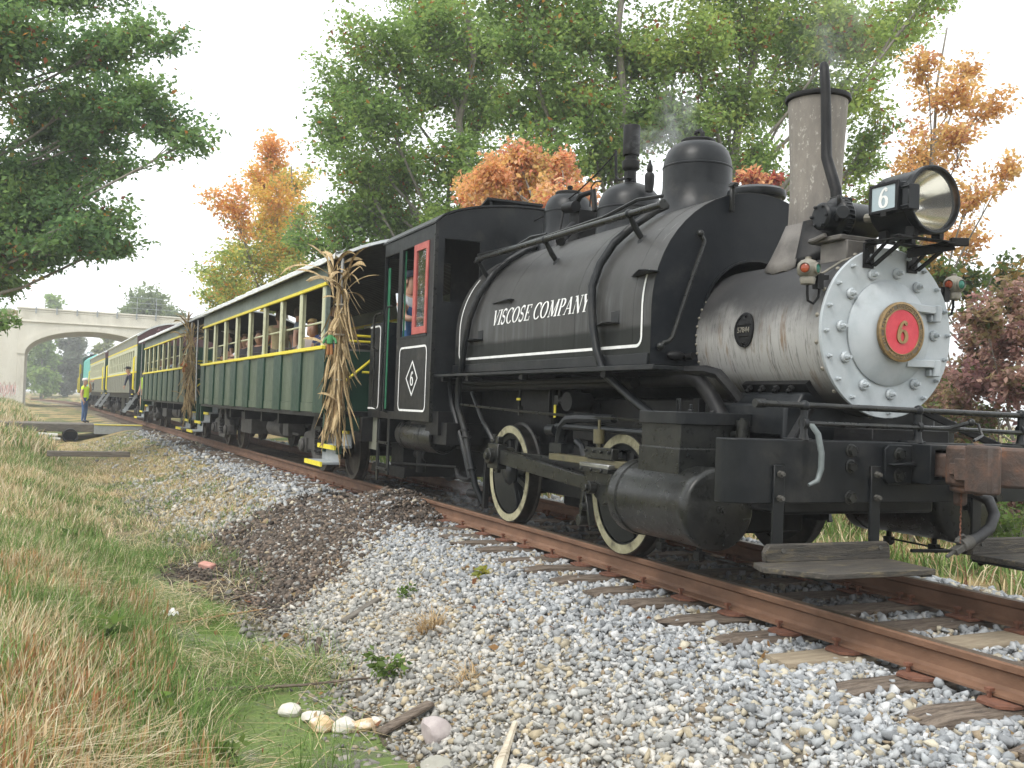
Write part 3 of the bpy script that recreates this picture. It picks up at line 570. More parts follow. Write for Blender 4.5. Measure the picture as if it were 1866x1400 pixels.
tree('tall grey trunked green tree rising directly behind the nearest open coach', at(-21.2,4.82,-.1), (-20.6,5.0,14.5), LOBES['B1']+LB1, MAPLE[:4], group=TG, nl=2200, size=.135, trunk_r=.20, pal2=AUT, p2=.05, seed=5)
tree('tall green tree behind the engine domes with forked upper limbs', at(-17.9,8.5,-.1), (-17.3,7.7,14.5), LOBES['B2'], MAPLE, group=TG, nl=2200, size=.135, trunk_r=.22, pal2=AUT, p2=.07, seed=7)
tree('yellow green tree spreading behind the chimney, right end of the green trees', at(-17.3,11.1,-.1), (-16.6,11.3,14.5), LOBES['B3'], MAPLE[1:], group=TG, nl=1950, size=.135, trunk_r=.22, pal2=AUT, p2=.06, seed=9)
tree('yellow and orange autumn tree above the roof of the nearest coach', at(-39.1,4.2,-.1), (-39.2,4.0,11.3), LOBES['C']+LC, [(.80,.42,.15),(.80,.52,.13),(.76,.58,.12),(.50,.52,.13),(.30,.40,.11)], name='autumn_tree', lobe_hue=[.02,.22,.6,.4,.72,.7,.6,.78,.7,.12,.3,.78,.62,.72,.8], nl=1900, size=.15, trunk_r=.14, pal2=[(.78,.40,.12),(.30,.40,.11)], p2=.15, seed=11)
tree('small bright orange tree behind the engine cab roof', at(-13.1,3.6,-.1), (-12.9,3.5,5.9), LOBES['D']+LD, ORG, name='autumn_tree', nl=7500, size=.10, trunk_r=.08, seed=13, droop=.7)
tree('low red leaved sapling seen over the tank filler lid', at(-12.2,7.9,-.1), (-12.1,7.8,5.6), LOBES['D2'], ORG[:2]+[(.45,.12,.09)], name='autumn_tree', nl=4200, size=.13, trunk_r=.05, seed=15)
tree('slender orange and gold tree on the right behind the headlight', at(-9.7,10.8,-.1), (-10.0,10.9,9.0), LOBES['E'], [(.66,.36,.14),(.72,.46,.18),(.78,.54,.20),(.62,.32,.17)], name='autumn_tree', nl=2500, size=.10, trunk_r=.085, seed=17)
tree('purple red leaved shrub beyond the silver smokebox front', at(-4.2,6.1,-.05), (-4.1,6.2,2.0), LOBES['F'], PUR, name='shrub', cat='shrub', nl=7000, size=.085, trunk_r=.04, pal2=[(.10,.14,.04),(.3,.2,.1)], p2=.12, seed=19)
tree('mixed green and orange bushy tree behind the purple shrub', at(-9.7,11.6,-.1), (-9.6,11.4,4.0), LOBES['G'], [(.08,.13,.035),(.13,.19,.05),(.35,.22,.06)], nl=2400, size=.14, trunk_r=.07, seed=21)
# understory that closes the gap below the big crowns
US = 'low green trees under the big crowns'
for i, (x, y, z, s, lab) in enumerate(((-26,5.2,3.6,1.5,'low green tree under the big crowns, behind the middle of the nearest coach'),(-22.5,6.5,3.4,1.5,'low green tree under the big crowns, behind the front of the nearest coach'),(-18.5,6.0,3.0,1.4,'low green tree under the big crowns, behind the engine cab'),(-14.5,8.6,2.9,1.5,'low green tree under the big crowns, behind the engine domes'),(-12.5,11.2,3.0,1.5,'low green tree under the big crowns, behind the chimney'),(-22,12,4.2,2.2,'low green tree under the big crowns, deepest one in the wood'))):
    lob = [(x+rnd.uniform(-1.2,1.2), y+rnd.uniform(-.8,.8), z+rnd.uniform(-1.4,1.6), s*rnd.uniform(.5,.8)) for k in range(9)]
    tree(lab, at(x, y, -.1), (x, y, z+1.6), lob, MAPLE[:3], group=US, nl=1700, size=.16, trunk_r=.09, pal2=AUT, p2=.08, seed=30+i)
# far away: behind and beyond the overbridge
tree('pale green tree showing above the overbridge parapet', at(-132.6,5.6,-.1), (-132,5.6,15), LOBES['H'], [(.20,.27,.12),(.25,.31,.14)], nl=700, size=.5, trunk_r=.25, seed=50)
FT = 'trees seen through the bridge arch'
for i, (x, y, h, lab) in enumerate(((-183,-10.8,15,'darkest green tree through the arch, beside the left pier'),(-178,-7.2,17,'tall green tree through the arch, second from the left pier'),(-186,-3.2,15,'grey green tree in the middle of the arch'),(-190,2.5,12,'short yellow green tree through the arch near the diesel engine'),(-176,8.2,14,'yellowish tree through the arch right above the coaches'),(-196,-15,16,'tree half hidden behind the left pier of the arch'))):
    lob = [(x+rnd.uniform(-2.2,2.2), y+rnd.uniform(-1.6,1.6), h*(.16+.84*k/11)*rnd.uniform(.9,1.05), (2.3-1.3*k/11)*rnd.uniform(.8,1.1)) for k in range(12)]
    tree(lab, at(x, y, -.1), (x, y, h*.95), lob, [MAPLE[:2], MAPLE[1:4], [(.20,.24,.15),(.25,.27,.18)], [(.36,.40,.12),(.30,.36,.11)], [(.34,.38,.12),(.42,.40,.13)], MAPLE[:3]][i], group=FT, nl=330, size=.7, trunk_r=.2, twigs=6, seed=60+i)
MB_W = 'far woodland edge'
# weeds and tall plants on the right behind the buffer beam
def weed(label, x, y, h, pal, n, seed, size=.05, group=None, wdt=.22):
    r = np.random.default_rng(seed); t = thing('weed_plant', label, 'plant', at(x, y), group=group); st = MB(); P = []
    for k in range(n):
        a = r.uniform(0, 6.28); tip = np.array((math.cos(a)*wdt*r.uniform(.2,1), math.sin(a)*wdt*r.uniform(.2,1), h*r.uniform(.7,1.1)))
        st.tube([(0,0,-.02), tuple(tip*np.array((.35,.35,.5))), tuple(tip)], [.006*h+.002, .004*h+.001, .001], 4, False)
        tt = r.uniform(.25,1.03,int(16+10*h))[:, None]; P.append(tip*tt*np.array((1,1,1)) + r.normal(0,.035*h+.01,(len(tt),3)))
    P = np.concatenate(P); st.obj('stem', M['bark'], t); leaf_mesh('foliage', P, size, np.array(pal)[r.integers(0, len(pal), len(P))]*r.uniform(.75,1.2,(len(P),1)), t, droop=.1, aspect=.5)
    return t
WP = [(.12,.19,.04),(.17,.25,.06),(.09,.15,.035)]; DW = [(.30,.19,.11),(.22,.12,.09),(.38,.28,.15),(.13,.16,.05)]
WHERE = ['over the far step board','behind the coupler knuckle','just beyond the far rail end','beside the purple shrub trunk','below the smokebox','by the reddish shrub','near the olive shrub','under the plum coloured shrub','past the far end of the beam','next to the far rail','seen between cylinder and step','below the smokebox saddle']
for i, (x, y, h, pl) in enumerate(((-2.9,4.4,.8,0),(-3.4,4.9,1.1,1),(-2.6,5.1,1.0,0),(-4.6,5.2,1.3,1),(-3.9,4.3,.7,0),(-2.2,5.6,1.1,1),(-5.3,5.6,1.2,0),(-3.0,5.9,1.4,1),(-1.8,4.8,.8,1),(-2.3,4.1,.6,0),(-5.0,4.4,.7,1),(-6.3,4.9,.9,0))):
    weed(('leafy green weed' if pl == 0 else 'browned dry weed')+' '+WHERE[i], x, y, h, [WP, DW][pl], 16, 100+i, .075, 'weeds on the far side of the track', .32)
SHR = 'low shrubs on the bank beyond the coupler'
for i, (x, y, h, w, pl, lab) in enumerate(((-3.3,5.6,1.3,.55,0,'rusty brown low shrub under the purple shrub'),(-5.2,6.6,1.5,.6,1,'olive green low shrub just past the smokebox edge'),(-6.6,7.4,1.9,.7,0,'reddish shrub partly hidden by the smokebox'),(-2.4,6.4,1.6,.6,1,'olive brown shrub at the end of the purple shrub'),(-3.9,7.4,2.0,.7,0,'plum coloured shrub behind the purple shrub'),(-2.0,5.0,.9,.5,2,'yellow green low bush above the end of the front handrail'),(-4.0,4.9,.9,.45,2,'yellow green low bush below the purple shrub'),(-7.6,8.6,1.8,.8,2,'green bush seen past the lower smokebox rim'))):
    lob = [(x+rnd.uniform(-.8,.8), y+rnd.uniform(-.5,.5), gz(x, y)+h*rnd.uniform(.25,1), w*rnd.uniform(.6,1)) for k in range(8)]
    tree(lab, at(x, y, -.05), (x, y, gz(x, y)+h), lob, [PUR+[(.2,.16,.07)], [(.20,.19,.08),(.26,.21,.10),(.30,.17,.12),(.15,.19,.06)], [(.16,.23,.06),(.22,.29,.08),(.28,.27,.10)]][pl], name='shrub', cat='shrub', group=SHR, nl=3000, size=.08, trunk_r=.03, pal2=[(.38,.26,.14),(.16,.22,.06)], p2=.15, seed=80+i)
# ------------------------------------------------------------------ special materials of the engine
def smokebox_mat():
    m, t, b, o = nt('weathered_smokebox')
    tc = t.nodes.new('ShaderNodeTexCoord'); sx = t.nodes.new('ShaderNodeSeparateXYZ'); t.links.new(tc.outputs['Object'], sx.inputs[0])
    streak = noise(t, 1.0, 8, .75, (36, 3.0, 3.0), dist=1.2); blotch = noise(t, 2.2, 5, .65)
    hgt = t.nodes.new('ShaderNodeMapRange'); hgt.inputs[1].default_value = 1.60; hgt.inputs[2].default_value = 1.98; hgt.interpolation_type = 'SMOOTHSTEP'
    zz = mth(t, 'ADD', sx.outputs['Z'], mth(t, 'MULTIPLY', mth(t, 'SUBTRACT', blotch, .5), .45)); t.links.new(zz, hgt.inputs[0])
    pale = mixc(t, ramp(t, streak, .33, .50), (.11,.105,.10), (.34,.335,.32)); pale = mixc(t, ramp(t, noise(t, 1.3, 6, .7, (9, 1.5, 1.5)), .54, .70), pale, (.19,.135,.09))
    soot = mixc(t, ramp(t, blotch, .4, .65), (.020,.020,.021), (.034,.033,.033))
    low = t.nodes.new('ShaderNodeMapRange'); low.inputs[1].default_value = 1.28; low.inputs[2].default_value = 1.44; t.links.new(sx.outputs['Z'], low.inputs[0])
    pale = mixc(t, low.outputs[0], (.05,.047,.043), pale)
    t.links.new(mixc(t, hgt.outputs[0], pale, soot), b.inputs['Base Color']); b.inputs['Roughness'].default_value = .6
    bump(t, b, streak, .06); return m
def chimney_mat():
    m, t, b, o = nt('heat_bleached_chimney'); tc = t.nodes.new('ShaderNodeTexCoord'); sx = t.nodes.new('ShaderNodeSeparateXYZ'); t.links.new(tc.outputs['Object'], sx.inputs[0])
    n1 = noise(t, 3, 6, .7, (1.6,1.6,.5)); fl = noise(t, 30, 5, .75, (1,1,.5))
    c = mixc(t, ramp(t, n1, .3, .7), (.16,.145,.13), (.26,.235,.205)); c = mixc(t, ramp(t, fl, .56, .68), c, (.42,.40,.36))
    s = t.nodes.new('ShaderNodeMapRange'); s.inputs[1].default_value = 2.86; s.inputs[2].default_value = 2.40; t.links.new(mth(t, 'ADD', sx.outputs['Z'], mth(t, 'MULTIPLY', n1, .3)), s.inputs[0])
    c = mixc(t, s.outputs[0], c, (.055,.05,.047)); t.links.new(c, b.inputs['Base Color']); b.inputs['Roughness'].default_value = .75; bump(t, b, fl, .25); return m
def tank_mat():
    m, t, b, o = nt('tank_black'); tc = t.nodes.new('ShaderNodeTexCoord'); sx = t.nodes.new('ShaderNodeSeparateXYZ'); t.links.new(tc.outputs['Object'], sx.inputs[0])
    n1 = noise(t, 1.1, 6, .65); st = noise(t, 1, 6, .7, (14, 3, .7)); n3 = noise(t, 2.6, 7, .75)
    c = mixc(t, ramp(t, n1, .35, .65), (.030,.0295,.028), (.046,.045,.0425)); c = mixc(t, mth(t, 'MULTIPLY', ramp(t, st, .46, .66), mth(t, 'ADD', .16, mth(t, 'MULTIPLY', ramp(t, sx.outputs['Z'], 2.14, 1.96), .6))), c, (.082,.085,.086))
    # water stain low on the flank, painted darker also for its ground reflection
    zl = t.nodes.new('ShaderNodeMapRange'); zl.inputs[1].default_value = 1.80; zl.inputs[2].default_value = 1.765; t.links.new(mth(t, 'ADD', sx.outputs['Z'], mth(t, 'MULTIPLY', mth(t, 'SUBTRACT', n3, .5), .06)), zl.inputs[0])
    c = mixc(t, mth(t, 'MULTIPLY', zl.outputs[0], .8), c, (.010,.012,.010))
    scf = mth(t, 'MULTIPLY', ramp(t, noise(t, 1, 7, .8, (9, 5, 5), dist=1.5), .58, .66), mth(t, 'MULTIPLY', ramp(t, sx.outputs['X'], -2.1, -1.5), ramp(t, sx.outputs['Z'], 2.25, 2.5)))
    c = mixc(t, mth(t, 'MULTIPLY', scf, .6), c, (.20,.20,.20))
    t.links.new(c, b.inputs['Base Color'])
    rr = t.nodes.new('ShaderNodeMapRange'); rr.inputs[3].default_value = .32; rr.inputs[4].default_value = .60; t.links.new(n3, rr.inputs[0]); t.links.new(rr.outputs[0], b.inputs['Roughness']); spz = t.nodes.new('ShaderNodeMapRange'); spz.inputs[3].default_value = .38; spz.inputs[4].default_value = .14; t.links.new(zl.outputs[0], spz.inputs[0]); t.links.new(spz.outputs[0], b.inputs['Specular IOR Level']); bump(t, b, noise(t, 1.6, 3, .5), .16, .05); return m
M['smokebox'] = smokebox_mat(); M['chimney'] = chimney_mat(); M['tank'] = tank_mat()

# lettering: hand-built serif strokes (pen strokes as ribbons with width), unit cap height
def arcp(cx, cy, rx_, ry_, a0, a1, n=14): return [(cx+rx_*math.cos(rad(a0+(a1-a0)*i/n)), cy+ry_*math.sin(rad(a0+(a1-a0)*i/n))) for i in range(n+1)]
def stroke(pts, w0, w1=None, fn=None):
    n = len(pts); L = []; Rr = []
    for i, p_ in enumerate(pts):
        a = pts[max(i-1, 0)]; b_ = pts[min(i+1, n-1)]; dx, dy = b_[0]-a[0], b_[1]-a[1]; l = math.hypot(dx, dy) or 1
        t_ = i/(n-1); w = (w0+(w1-w0)*t_) if w1 is not None else w0
        if fn: w = fn(abs(dy)/l)
        L.append((p_[0]-dy/l*w/2, p_[1]+dx/l*w/2)); Rr.append((p_[0]+dy/l*w/2, p_[1]-dx/l*w/2))
    return (L, Rr)
TK, TN = .15, .055
pen = lambda v: TN + (TK-TN)*v**1.5
ser = lambda x, y, w=.24: stroke([(x-w/2, y), (x+w/2, y)], .05)
GLY = {
 'V': (.74, [stroke([(.12,1),(.37,0)], TK), stroke([(.37,0),(.62,1)], TN), ser(.12,.975), ser(.62,.975,.2)]),
 'I': (.36, [stroke([(.18,0),(.18,1)], TK), ser(.18,.025,.3), ser(.18,.975,.3)]),
 'S': (.60, [stroke(arcp(.30,.74,.20,.235,35,270,14)+arcp(.30,.265,.215,.24,90,-150,14), .1, fn=lambda v: TN+.02+(TK-TN)*.9*(1-v)**1.0 if False else TN+.03+.06*(1-v)), stroke([(.48,.99),(.48,.72)], .05), stroke([(.10,.01),(.10,.28)], .05)]),
 'C': (.72, [stroke(arcp(.40,.5,.31,.49,42,318,24), .1, fn=pen), stroke([(.64,.97),(.64,.68)], .05)]),
 'O': (.80, [stroke(arcp(.40,.5,.31,.48,0,360,28), .1, fn=pen)]),
 'E': (.68, [stroke([(.20,0),(.20,1)], TK), stroke([(.06,.97),(.60,.97)], .06), stroke([(.06,.03),(.62,.03)], .06), stroke([(.2,.51),(.46,.51)], .055), stroke([(.59,1),(.59,.76)], .05), stroke([(.61,0),(.61,.26)], .05), stroke([(.45,.62),(.45,.40)], .045)]),
 'M': (.98, [stroke([(.16,0),(.16,1)], TN), stroke([(.18,1),(.48,.05)], TK), stroke([(.48,.05),(.78,1)], TN), stroke([(.80,0),(.80,1)], TK), ser(.16,.025,.22), ser(.80,.025,.28), ser(.12,.975,.2), ser(.84,.975,.2)]),
 'P': (.64, [stroke([(.20,0),(.20,1)], TK), ser(.20,.025,.3), stroke([(.06,.97),(.34,.97)], .055), stroke(arcp(.32,.735,.22,.235,90,-90,14), .1, fn=pen), stroke([(.2,.5),(.34,.5)], .05)]),
 'A': (.74, [stroke([(.08,0),(.36,1)], TN), stroke([(.36,1),(.62,0)], TK), stroke([(.18,.34),(.54,.34)], .05), ser(.08,.025,.2), ser(.62,.025,.26)]),
 'N': (.80, [stroke([(.16,0),(.16,1)], TN), stroke([(.16,1),(.64,0)], TK), stroke([(.64,0),(.64,1)], TN), ser(.16,.025,.2), ser(.64,.975,.2), ser(.12,.975,.18)]),
 'Y': (.72, [stroke([(.10,1),(.36,.46)], TK), stroke([(.62,1),(.36,.46)], TN), stroke([(.36,.48),(.36,0)], TK), ser(.12,.975), ser(.60,.975,.2), ser(.36,.025,.28)]),
 ' ': (.34, []),
 '6': (.66, [stroke(arcp(.33,.30,.20,.26,0,360,26), .1, fn=lambda v: .075+.10*v), stroke([(.50,.955),(.40,.95),(.29,.86),(.20,.70),(.145,.5),(.13,.30)], .075, .175), stroke(arcp(.49,.865,.05,.055,0,360,10), .07)]),
}
def write(txt, fn, sx, h, thick, name, m, parent, shear=0., nrm=None):
    mb = MB(); x = 0; nv = Vector(nrm) if nrm is not None else Vector((0,-1,0)); q_ = 0
    for ch in txt:
        w, sts = GLY[ch]
        for L, Rr in sts:
            q_ += 1; lift = nv*(.0005*(q_ % 9))
            A = [Vector(fn((x+a+shear*b_)*sx, b_*h))+lift for a, b_ in L]; B = [Vector(fn((x+a+shear*b_)*sx, b_*h))+lift for a, b_ in Rr]
            if nrm is not None:                      # solid letters
                dv = Vector(nrm)*thick; n = len(A); vs = A+B+[q+dv for q in A]+[q+dv for q in B]; fs = []
                for i in range(n-1): fs += [(2*n+i,2*n+i+1,3*n+i+1,3*n+i),(i,i+1,2*n+i+1,2*n+i),(n+i+1,n+i,3*n+i,3*n+i+1)]
                fs += [(0,2*n,3*n,n),(n-1,2*n-1,4*n-1,3*n-1)]
                mb.add(vs, fs)
            else: mb.strip(A, B)
        x += w
    return mb.obj(name, m, parent, smooth=0)
def font_text(txt, size, mtx, name, m, parent, ext=.002, align='CENTER'):
    cu = bpy.data.curves.new('lettering', 'FONT'); cu.body = txt; cu.size = size; cu.extrude = ext; cu.align_x = align; cu.align_y = 'CENTER'; cu.resolution_u = 3
    to = bpy.data.objects.new('lettering', cu); COL.objects.link(to); dg = bpy.context.evaluated_depsgraph_get()
    me = bpy.data.meshes.new_from_object(to.evaluated_get(dg)); bpy.data.objects.remove(to)
    me.transform(mtx); me.materials.clear(); me.materials.append(m); o = bpy.data.objects.new(name, me); COL.objects.link(o); o.parent = parent; return o

# ------------------------------------------------------------------ the steam engine
ZC = 1.7077
E = thing('steam_locomotive', 'black saddle tank steam engine with silver smokebox front at the head of the train', 'steam locomotive')
# boiler, smokebox, front
mb = MB(); mb.cyl((-5.7,0,ZC), (-1.45,0,ZC), .50, n=40); mb.obj('boiler', M['black2'], E)
mb = MB(); mb.lathe((0,0,ZC), [(.545,-1.45),(.555,-1.44),(.555,-.06),(.562,-.055),(.562,-.02)], 64, (1,0,0)); smk = mb.obj('smokebox', M['smokebox'], E)
mb = MB()
for k in range(20): 
    a = rad(k*18+9); mb.sphere((-.045, math.cos(a)*.558, ZC+math.sin(a)*.558), .017, 8, 4)
for k in range(9):
    a = rad(150+k*7); mb.sphere((-1.38+0*k, math.cos(a)*.556, ZC+math.sin(a)*.556), .012, 6, 4)
tag(mb.obj('rivet', M['lampshell'], smk), kind='stuff')
mb = MB(); mb.lathe((0,0,ZC), [(.0001,-.02),(.561,-.02),(.561,-.004),(.557,0),(.345,0),(.345,.001),(.0001,.001)], 72, (1,0,0)); front = mb.obj('smokebox_front', M['silver'], E, smooth=30)
bo = MB(); bo.bolt((0,0,0), (1,0,0), .0145, .020); bo.lathe((0,0,0), [(.0095,.018),(.0095,.034),(.006,.037)], 10, (1,0,0)); bme = bo.mesh('front_bolt'); bme.materials.append(M['silver'])
for k in range(20):
    a = rad(k*18+1.4); q = bpy.data.objects.new('front_bolt', bme); COL.objects.link(q); q.parent = front; q.location = (0, .5226*math.cos(a), ZC+.5226*math.sin(a)); q.rotation_euler = (rnd.uniform(0,1),0,0)
door = MB(); door.lathe((0,0,ZC), [(.348,.004),(.348,.012),(.337,.020),(.31,.030),(.24,.062),(.17,.090),(.10,.104),(.0001,.108)], 64, (1,0,0)); dr = door.obj('smokebox_door', M['silver'], E, smooth=30)
cl = MB(); cl.lathe((0,0,0), [(.036,0),(.037,.012),(.030,.022)], 18, (1,0,0)); cl.cyl((.02,-.008,0),(.05,-.008,0),.017,n=6); cl.cyl((.05,-.008,0),(.068,-.008,0),.011,n=10); cme = cl.mesh('door_clamp'); cme.materials.append(M['silver'])
for a in (176,143,111,80,52,0,-55,-87,-121,-155):
    q = bpy.data.objects.new('door_clamp', cme); COL.objects.link(q); q.parent = E; a = rad(a+1); q.location = (.003, .402*math.cos(a), ZC+.402*math.sin(a))
for s, zz in ((1, .175), (-1, -.19)):
    mb = MB(); mb.bar((.052,.10,ZC+zz*1.02),(.045,.345,ZC+zz*.98),.05,.05,(1,0,0)); mb.box((.005,.33,ZC+zz-.024),(.06,.42,ZC+zz+.026)); mb.cyl((.045,.385,ZC+zz-.08),(.045,.385,ZC+zz+.03),.028,n=14); mb.cbox((.02,.385,ZC+zz-.055*1),(.04,.09,.045)); mb.obj('door_hinge', M['silver'], E, bevel=.004)
# builder's plate in the middle of the door
pl = MB(); pl.lathe((.095,0,ZC+.002), [(.19,0),(.195,.012),(.195,.028),(.180,.032),(.178,.026),(.0001,.026)], 56, (1,0,0)); pl.lathe((.095,0,ZC+.002), [(.153,.026),(.150,.034),(.145,.034),(.142,.026)], 56, (1,0,0), (False, False)); plo = pl.obj('number_plate', M['bronze'], E, smooth=30)
mb = MB(); mb.lathe((.095,0,ZC+.002), [(.143,.024),(.143,.029),(.0001,.029)], 56, (1,0,0)); mb.obj('red_disc', M['red'], plo, smooth=30)
mb = MB(); mb.lathe((.095,0,ZC+.002), [(.179,.024),(.179,.0275),(.152,.0275),(.152,.024)], 56, (1,0,0), (False, False)); mb.obj('lettering_band', M['bronzedark'], plo, smooth=30)
write('6', lambda a, b_: (.1235, -.055+a, ZC+.002-.075+b_), .165, .15, .008, 'number_six', M['bronze'], plo, 0, (1,0,0))
def ring_text(txt, a_start, a_end, flip, nm):
    n = len(txt)
    for i, ch in enumerate(txt):
        if ch == ' ': continue
        a = rad(a_start + (a_end-a_start)*i/(n-1)); rr_ = .165
        up = Vector((0, math.cos(a), math.sin(a)))*(-1 if flip else 1); right = up.cross(Vector((1,0,0)))*1.0
        right = Vector((1,0,0)).cross(up)*-1 if False else up.cross(Vector((1,0,0)))
        mt = Matrix.Identity(4)
        rv = Vector((1,0,0)); rt = up.cross(rv)
        for k in range(3): mt[k][0] = rt[k]; mt[k][1] = up[k]; mt[k][2] = rv[k]
        pos = Vector((.1235, rr_*math.cos(a), ZC+.002+rr_*math.sin(a)))
        for k in range(3): mt[k][3] = pos[k]
        yield ch, mt
def letters_on_ring(txt, a0, a1, flip):
    parts = []
    for ch, mt in ring_text(txt, a0, a1, flip, ''):
        cu = bpy.data.curves.new('l', 'FONT'); cu.body = ch; cu.size = .030; cu.extrude = .002; cu.align_x = 'CENTER'; cu.align_y = 'CENTER'; cu.resolution_u = 2; cu.offset = .0006
        to = bpy.data.objects.new('l', cu); COL.objects.link(to); dg = bpy.context.evaluated_depsgraph_get(); me = bpy.data.meshes.new_from_object(to.evaluated_get(dg)); bpy.data.objects.remove(to); bpy.data.curves.remove(cu)
        me.transform(mt); parts.append(me)
    bm = bmesh.new()
    for me in parts: bm.from_mesh(me); bpy.data.meshes.remove(me)
    me = bpy.data.meshes.new('plate_lettering'); bm.to_mesh(me); bm.free(); me.materials.append(M['bronze'])
    o = bpy.data.objects.new('plate_lettering', me); COL.objects.link(o); o.parent = plo; tag(o, kind='stuff')
letters_on_ring('THE BALDWIN LOCOMOTIVE WORKS', 212, -32, False)
letters_on_ring('PHILADELPHIA U.S.A.', 232, 308, True)
# oval builder's plate on the smokebox flank
mb = MB(); ov = [(.105*math.cos(2*math.pi*k/28), .122*math.sin(2*math.pi*k/28)) for k in range(28)]; bpz = .03
def flank(a, b_, off):                            # a along x, b_ height offset, on the smokebox cylinder near side
    th = math.asin(max(-1, min(1, (bpz+b_)/.555))); r_ = .555+off; return Vector((-.79+a, -math.cos(th)*r_, ZC+math.sin(th)*r_))
vs = [flank(a, b_, -.005) for a, b_ in ov] + [flank(a, b_, .014) for a, b_ in ov] + [flank(a*.86, b_*.88, .014) for a, b_ in ov] + [flank(a*.86, b_*.88, .009) for a, b_ in ov] + [flank(0,0,.009)]
n = 28; fs = []
for k in range(n):
    j = (k+1) % n; fs += [(k,j,n+j,n+k),(n+k,n+j,2*n+j,2*n+k),(2*n+k,2*n+j,3*n+j,3*n+k),(3*n+k,3*n+j,4*n)]
mb.add(vs, fs); ovo = mb.obj('builders_plate', M['black2'], E, smooth=30)
nb_ = MB(); nb_.strip([flank(-.08,.028,.0095),flank(.08,.028,.0095)],[flank(-.08,.034,.0125),flank(.08,.034,.0125)]); nb_.strip([flank(-.05,-.05,.0095),flank(.05,-.05,.0095)],[flank(-.05,-.044,.0125),flank(.05,-.044,.0125)])
nb_.bolt(flank(0,.095,.008),(0,-1,.2),.01,.012); nb_.bolt(flank(0,-.095,.008),(0,-1,-.2),.01,.012); nb_.obj('plate_rib', M['black2'], ovo)
mtx = Matrix(((1,0,0,-.79),(0,.05,-1,-.5565-.0105),(0,1,.05,ZC+.028),(0,0,0,1))); font_text('57844', .055, mtx, 'plate_number', M['lampshell'], ovo, .002)
# chimney
CX = -.74
mb = MB(); mb.lathe((CX,0,0), [(.30,2.20),(.245,2.31),(.21,2.42),(.186,2.55),(.181,2.75),(.186,2.95),(.197,3.17),(.210,3.39),(.212,3.44)], 44, caps=(True, False)); ch = mb.obj('chimney', M['chimney'], E, smooth=50)
mb = MB(); mb.lathe((CX,0,0), [(.205,3.425),(.231,3.435),(.235,3.45),(.231,3.467),(.212,3.473),(.190,3.465),(.185,3.33),(.0001,3.31)], 44, caps=(False, True)); mb.obj('chimney_rim', M['black2'], E)
# base skirt plates lapped around the chimney foot, following the smokebox curve
def skirt(a0, a1, r_out, m_, nm, lift=.0):
    mb = MB(); n = 14; rows = []
    for k in range(n+1):
        a = rad(a0+(a1-a0)*k/n); ca, sa = math.cos(a), math.sin(a); row = []
        for r_, f in ((.20,1),(.255,.55),(.31,.18),(r_out,0)):
            y = r_*sa; zs = ZC + math.sqrt(max(0, .56**2 - y*y)); row.append((CX+r_*ca, y, zs + f*.28 + .004 + lift + .008*math.sin(k*2.3)*(1-f)))
        rows.append(row)
    mb.add([q for r_ in rows for q in r_], [(i*4+j, (i+1)*4+j, (i+1)*4+j+1, i*4+j+1) for i in range(n) for j in range(3)])
    o = mb.obj(nm, m_, E, smooth=50); s = o.modifiers.new('thick', 'SOLIDIFY'); s.thickness = .012; return o
M['skirt'] = mat('scorched_skirt_plate', (.10,.092,.084), (.15,.138,.125), 5, .7, bmp=.2, bscale=30, c3=(.07,.065,.06), c3s=3, c3t=(.45,.75))
skirt(-178, -62, .345, M['skirt'], 'chimney_skirt'); skirt(-64, 40, .33, M['black2'], 'chimney_skirt', .006); skirt(38, 184, .345, M['skirt'], 'chimney_skirt', .003)
mb = MB(); mb.tube([(-.30,-.16,2.40),(-.27,-.215,2.52),(-.278,-.222,2.68),(-.335,-.215,2.80),(-.40,-.205,2.93),(-.42,-.20,3.20),(-.435,-.20,3.42),(-.455,-.198,3.57),(-.47,-.19,3.60)], [.036,.038,.038,.038,.037,.035,.034,.033,.026], 14); mb.obj('exhaust_pipe', M['black2'], E)

# saddle tank
def arch(hw, zb, zc_, n=28):                       # outline from near-side foot over the top to the far foot
    return [(-hw, zb), (-hw, (zb+zc_)/2)] + [(-hw*math.cos(math.pi*k/n), zc_+hw*math.sin(math.pi*k/n)) for k in range(n+1)] + [(hw, (zb+zc_)/2), (hw, zb)]
TX0, TX1 = -5.43, -1.385
po = arch(.957, 1.495, 1.92); pi_ = arch(.515, 1.495, 1.84); 
mb = MB(); mb.ring(po, pi_, (TX0,0,0), (0,1,0), (0,0,1), (TX1-TX0,0,0), closed=False); tank = mb.obj('saddle_tank', M['tank'], E, smooth=30); tank.data.materials.append(M['tankshaded'])
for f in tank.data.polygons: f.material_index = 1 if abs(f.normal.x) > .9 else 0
mb = MB(); mb.ring(arch(.5145,1.50,1.84), arch(.499,1.50,1.84), (TX1-.02,0,0), (0,1,0), (0,0,1), (.032,0,0), closed=False); mb.obj('tank_opening_trim', M['black'], tank, smooth=30)
for x in (-4.08, -2.62, -1.66): mb = MB(); mb.ring(arch(.9585,1.52,1.92), arch(.955,1.52,1.92), (x,0,0), (0,1,0), (0,0,1), (.012,0,0), closed=False); mb.obj('weld_seam', M['tank'], tank, smooth=30)
mb = MB(); mb.ring(arch(.960,1.50,1.92), arch(.953,1.50,1.92), (TX1-.05,0,0), (0,1,0), (0,0,1), (.05,0,0), closed=False)
mb.obj('tank_front_rim', M['tank'], tank, smooth=30)
for s in (-1, 1): mb = MB(); mb.box((TX0-.02, s*.967-.011, 1.49), (TX1-.01, s*.967+.011, 1.575)); mb.obj('tank_foot_band', M['black'], tank, bevel=.003)
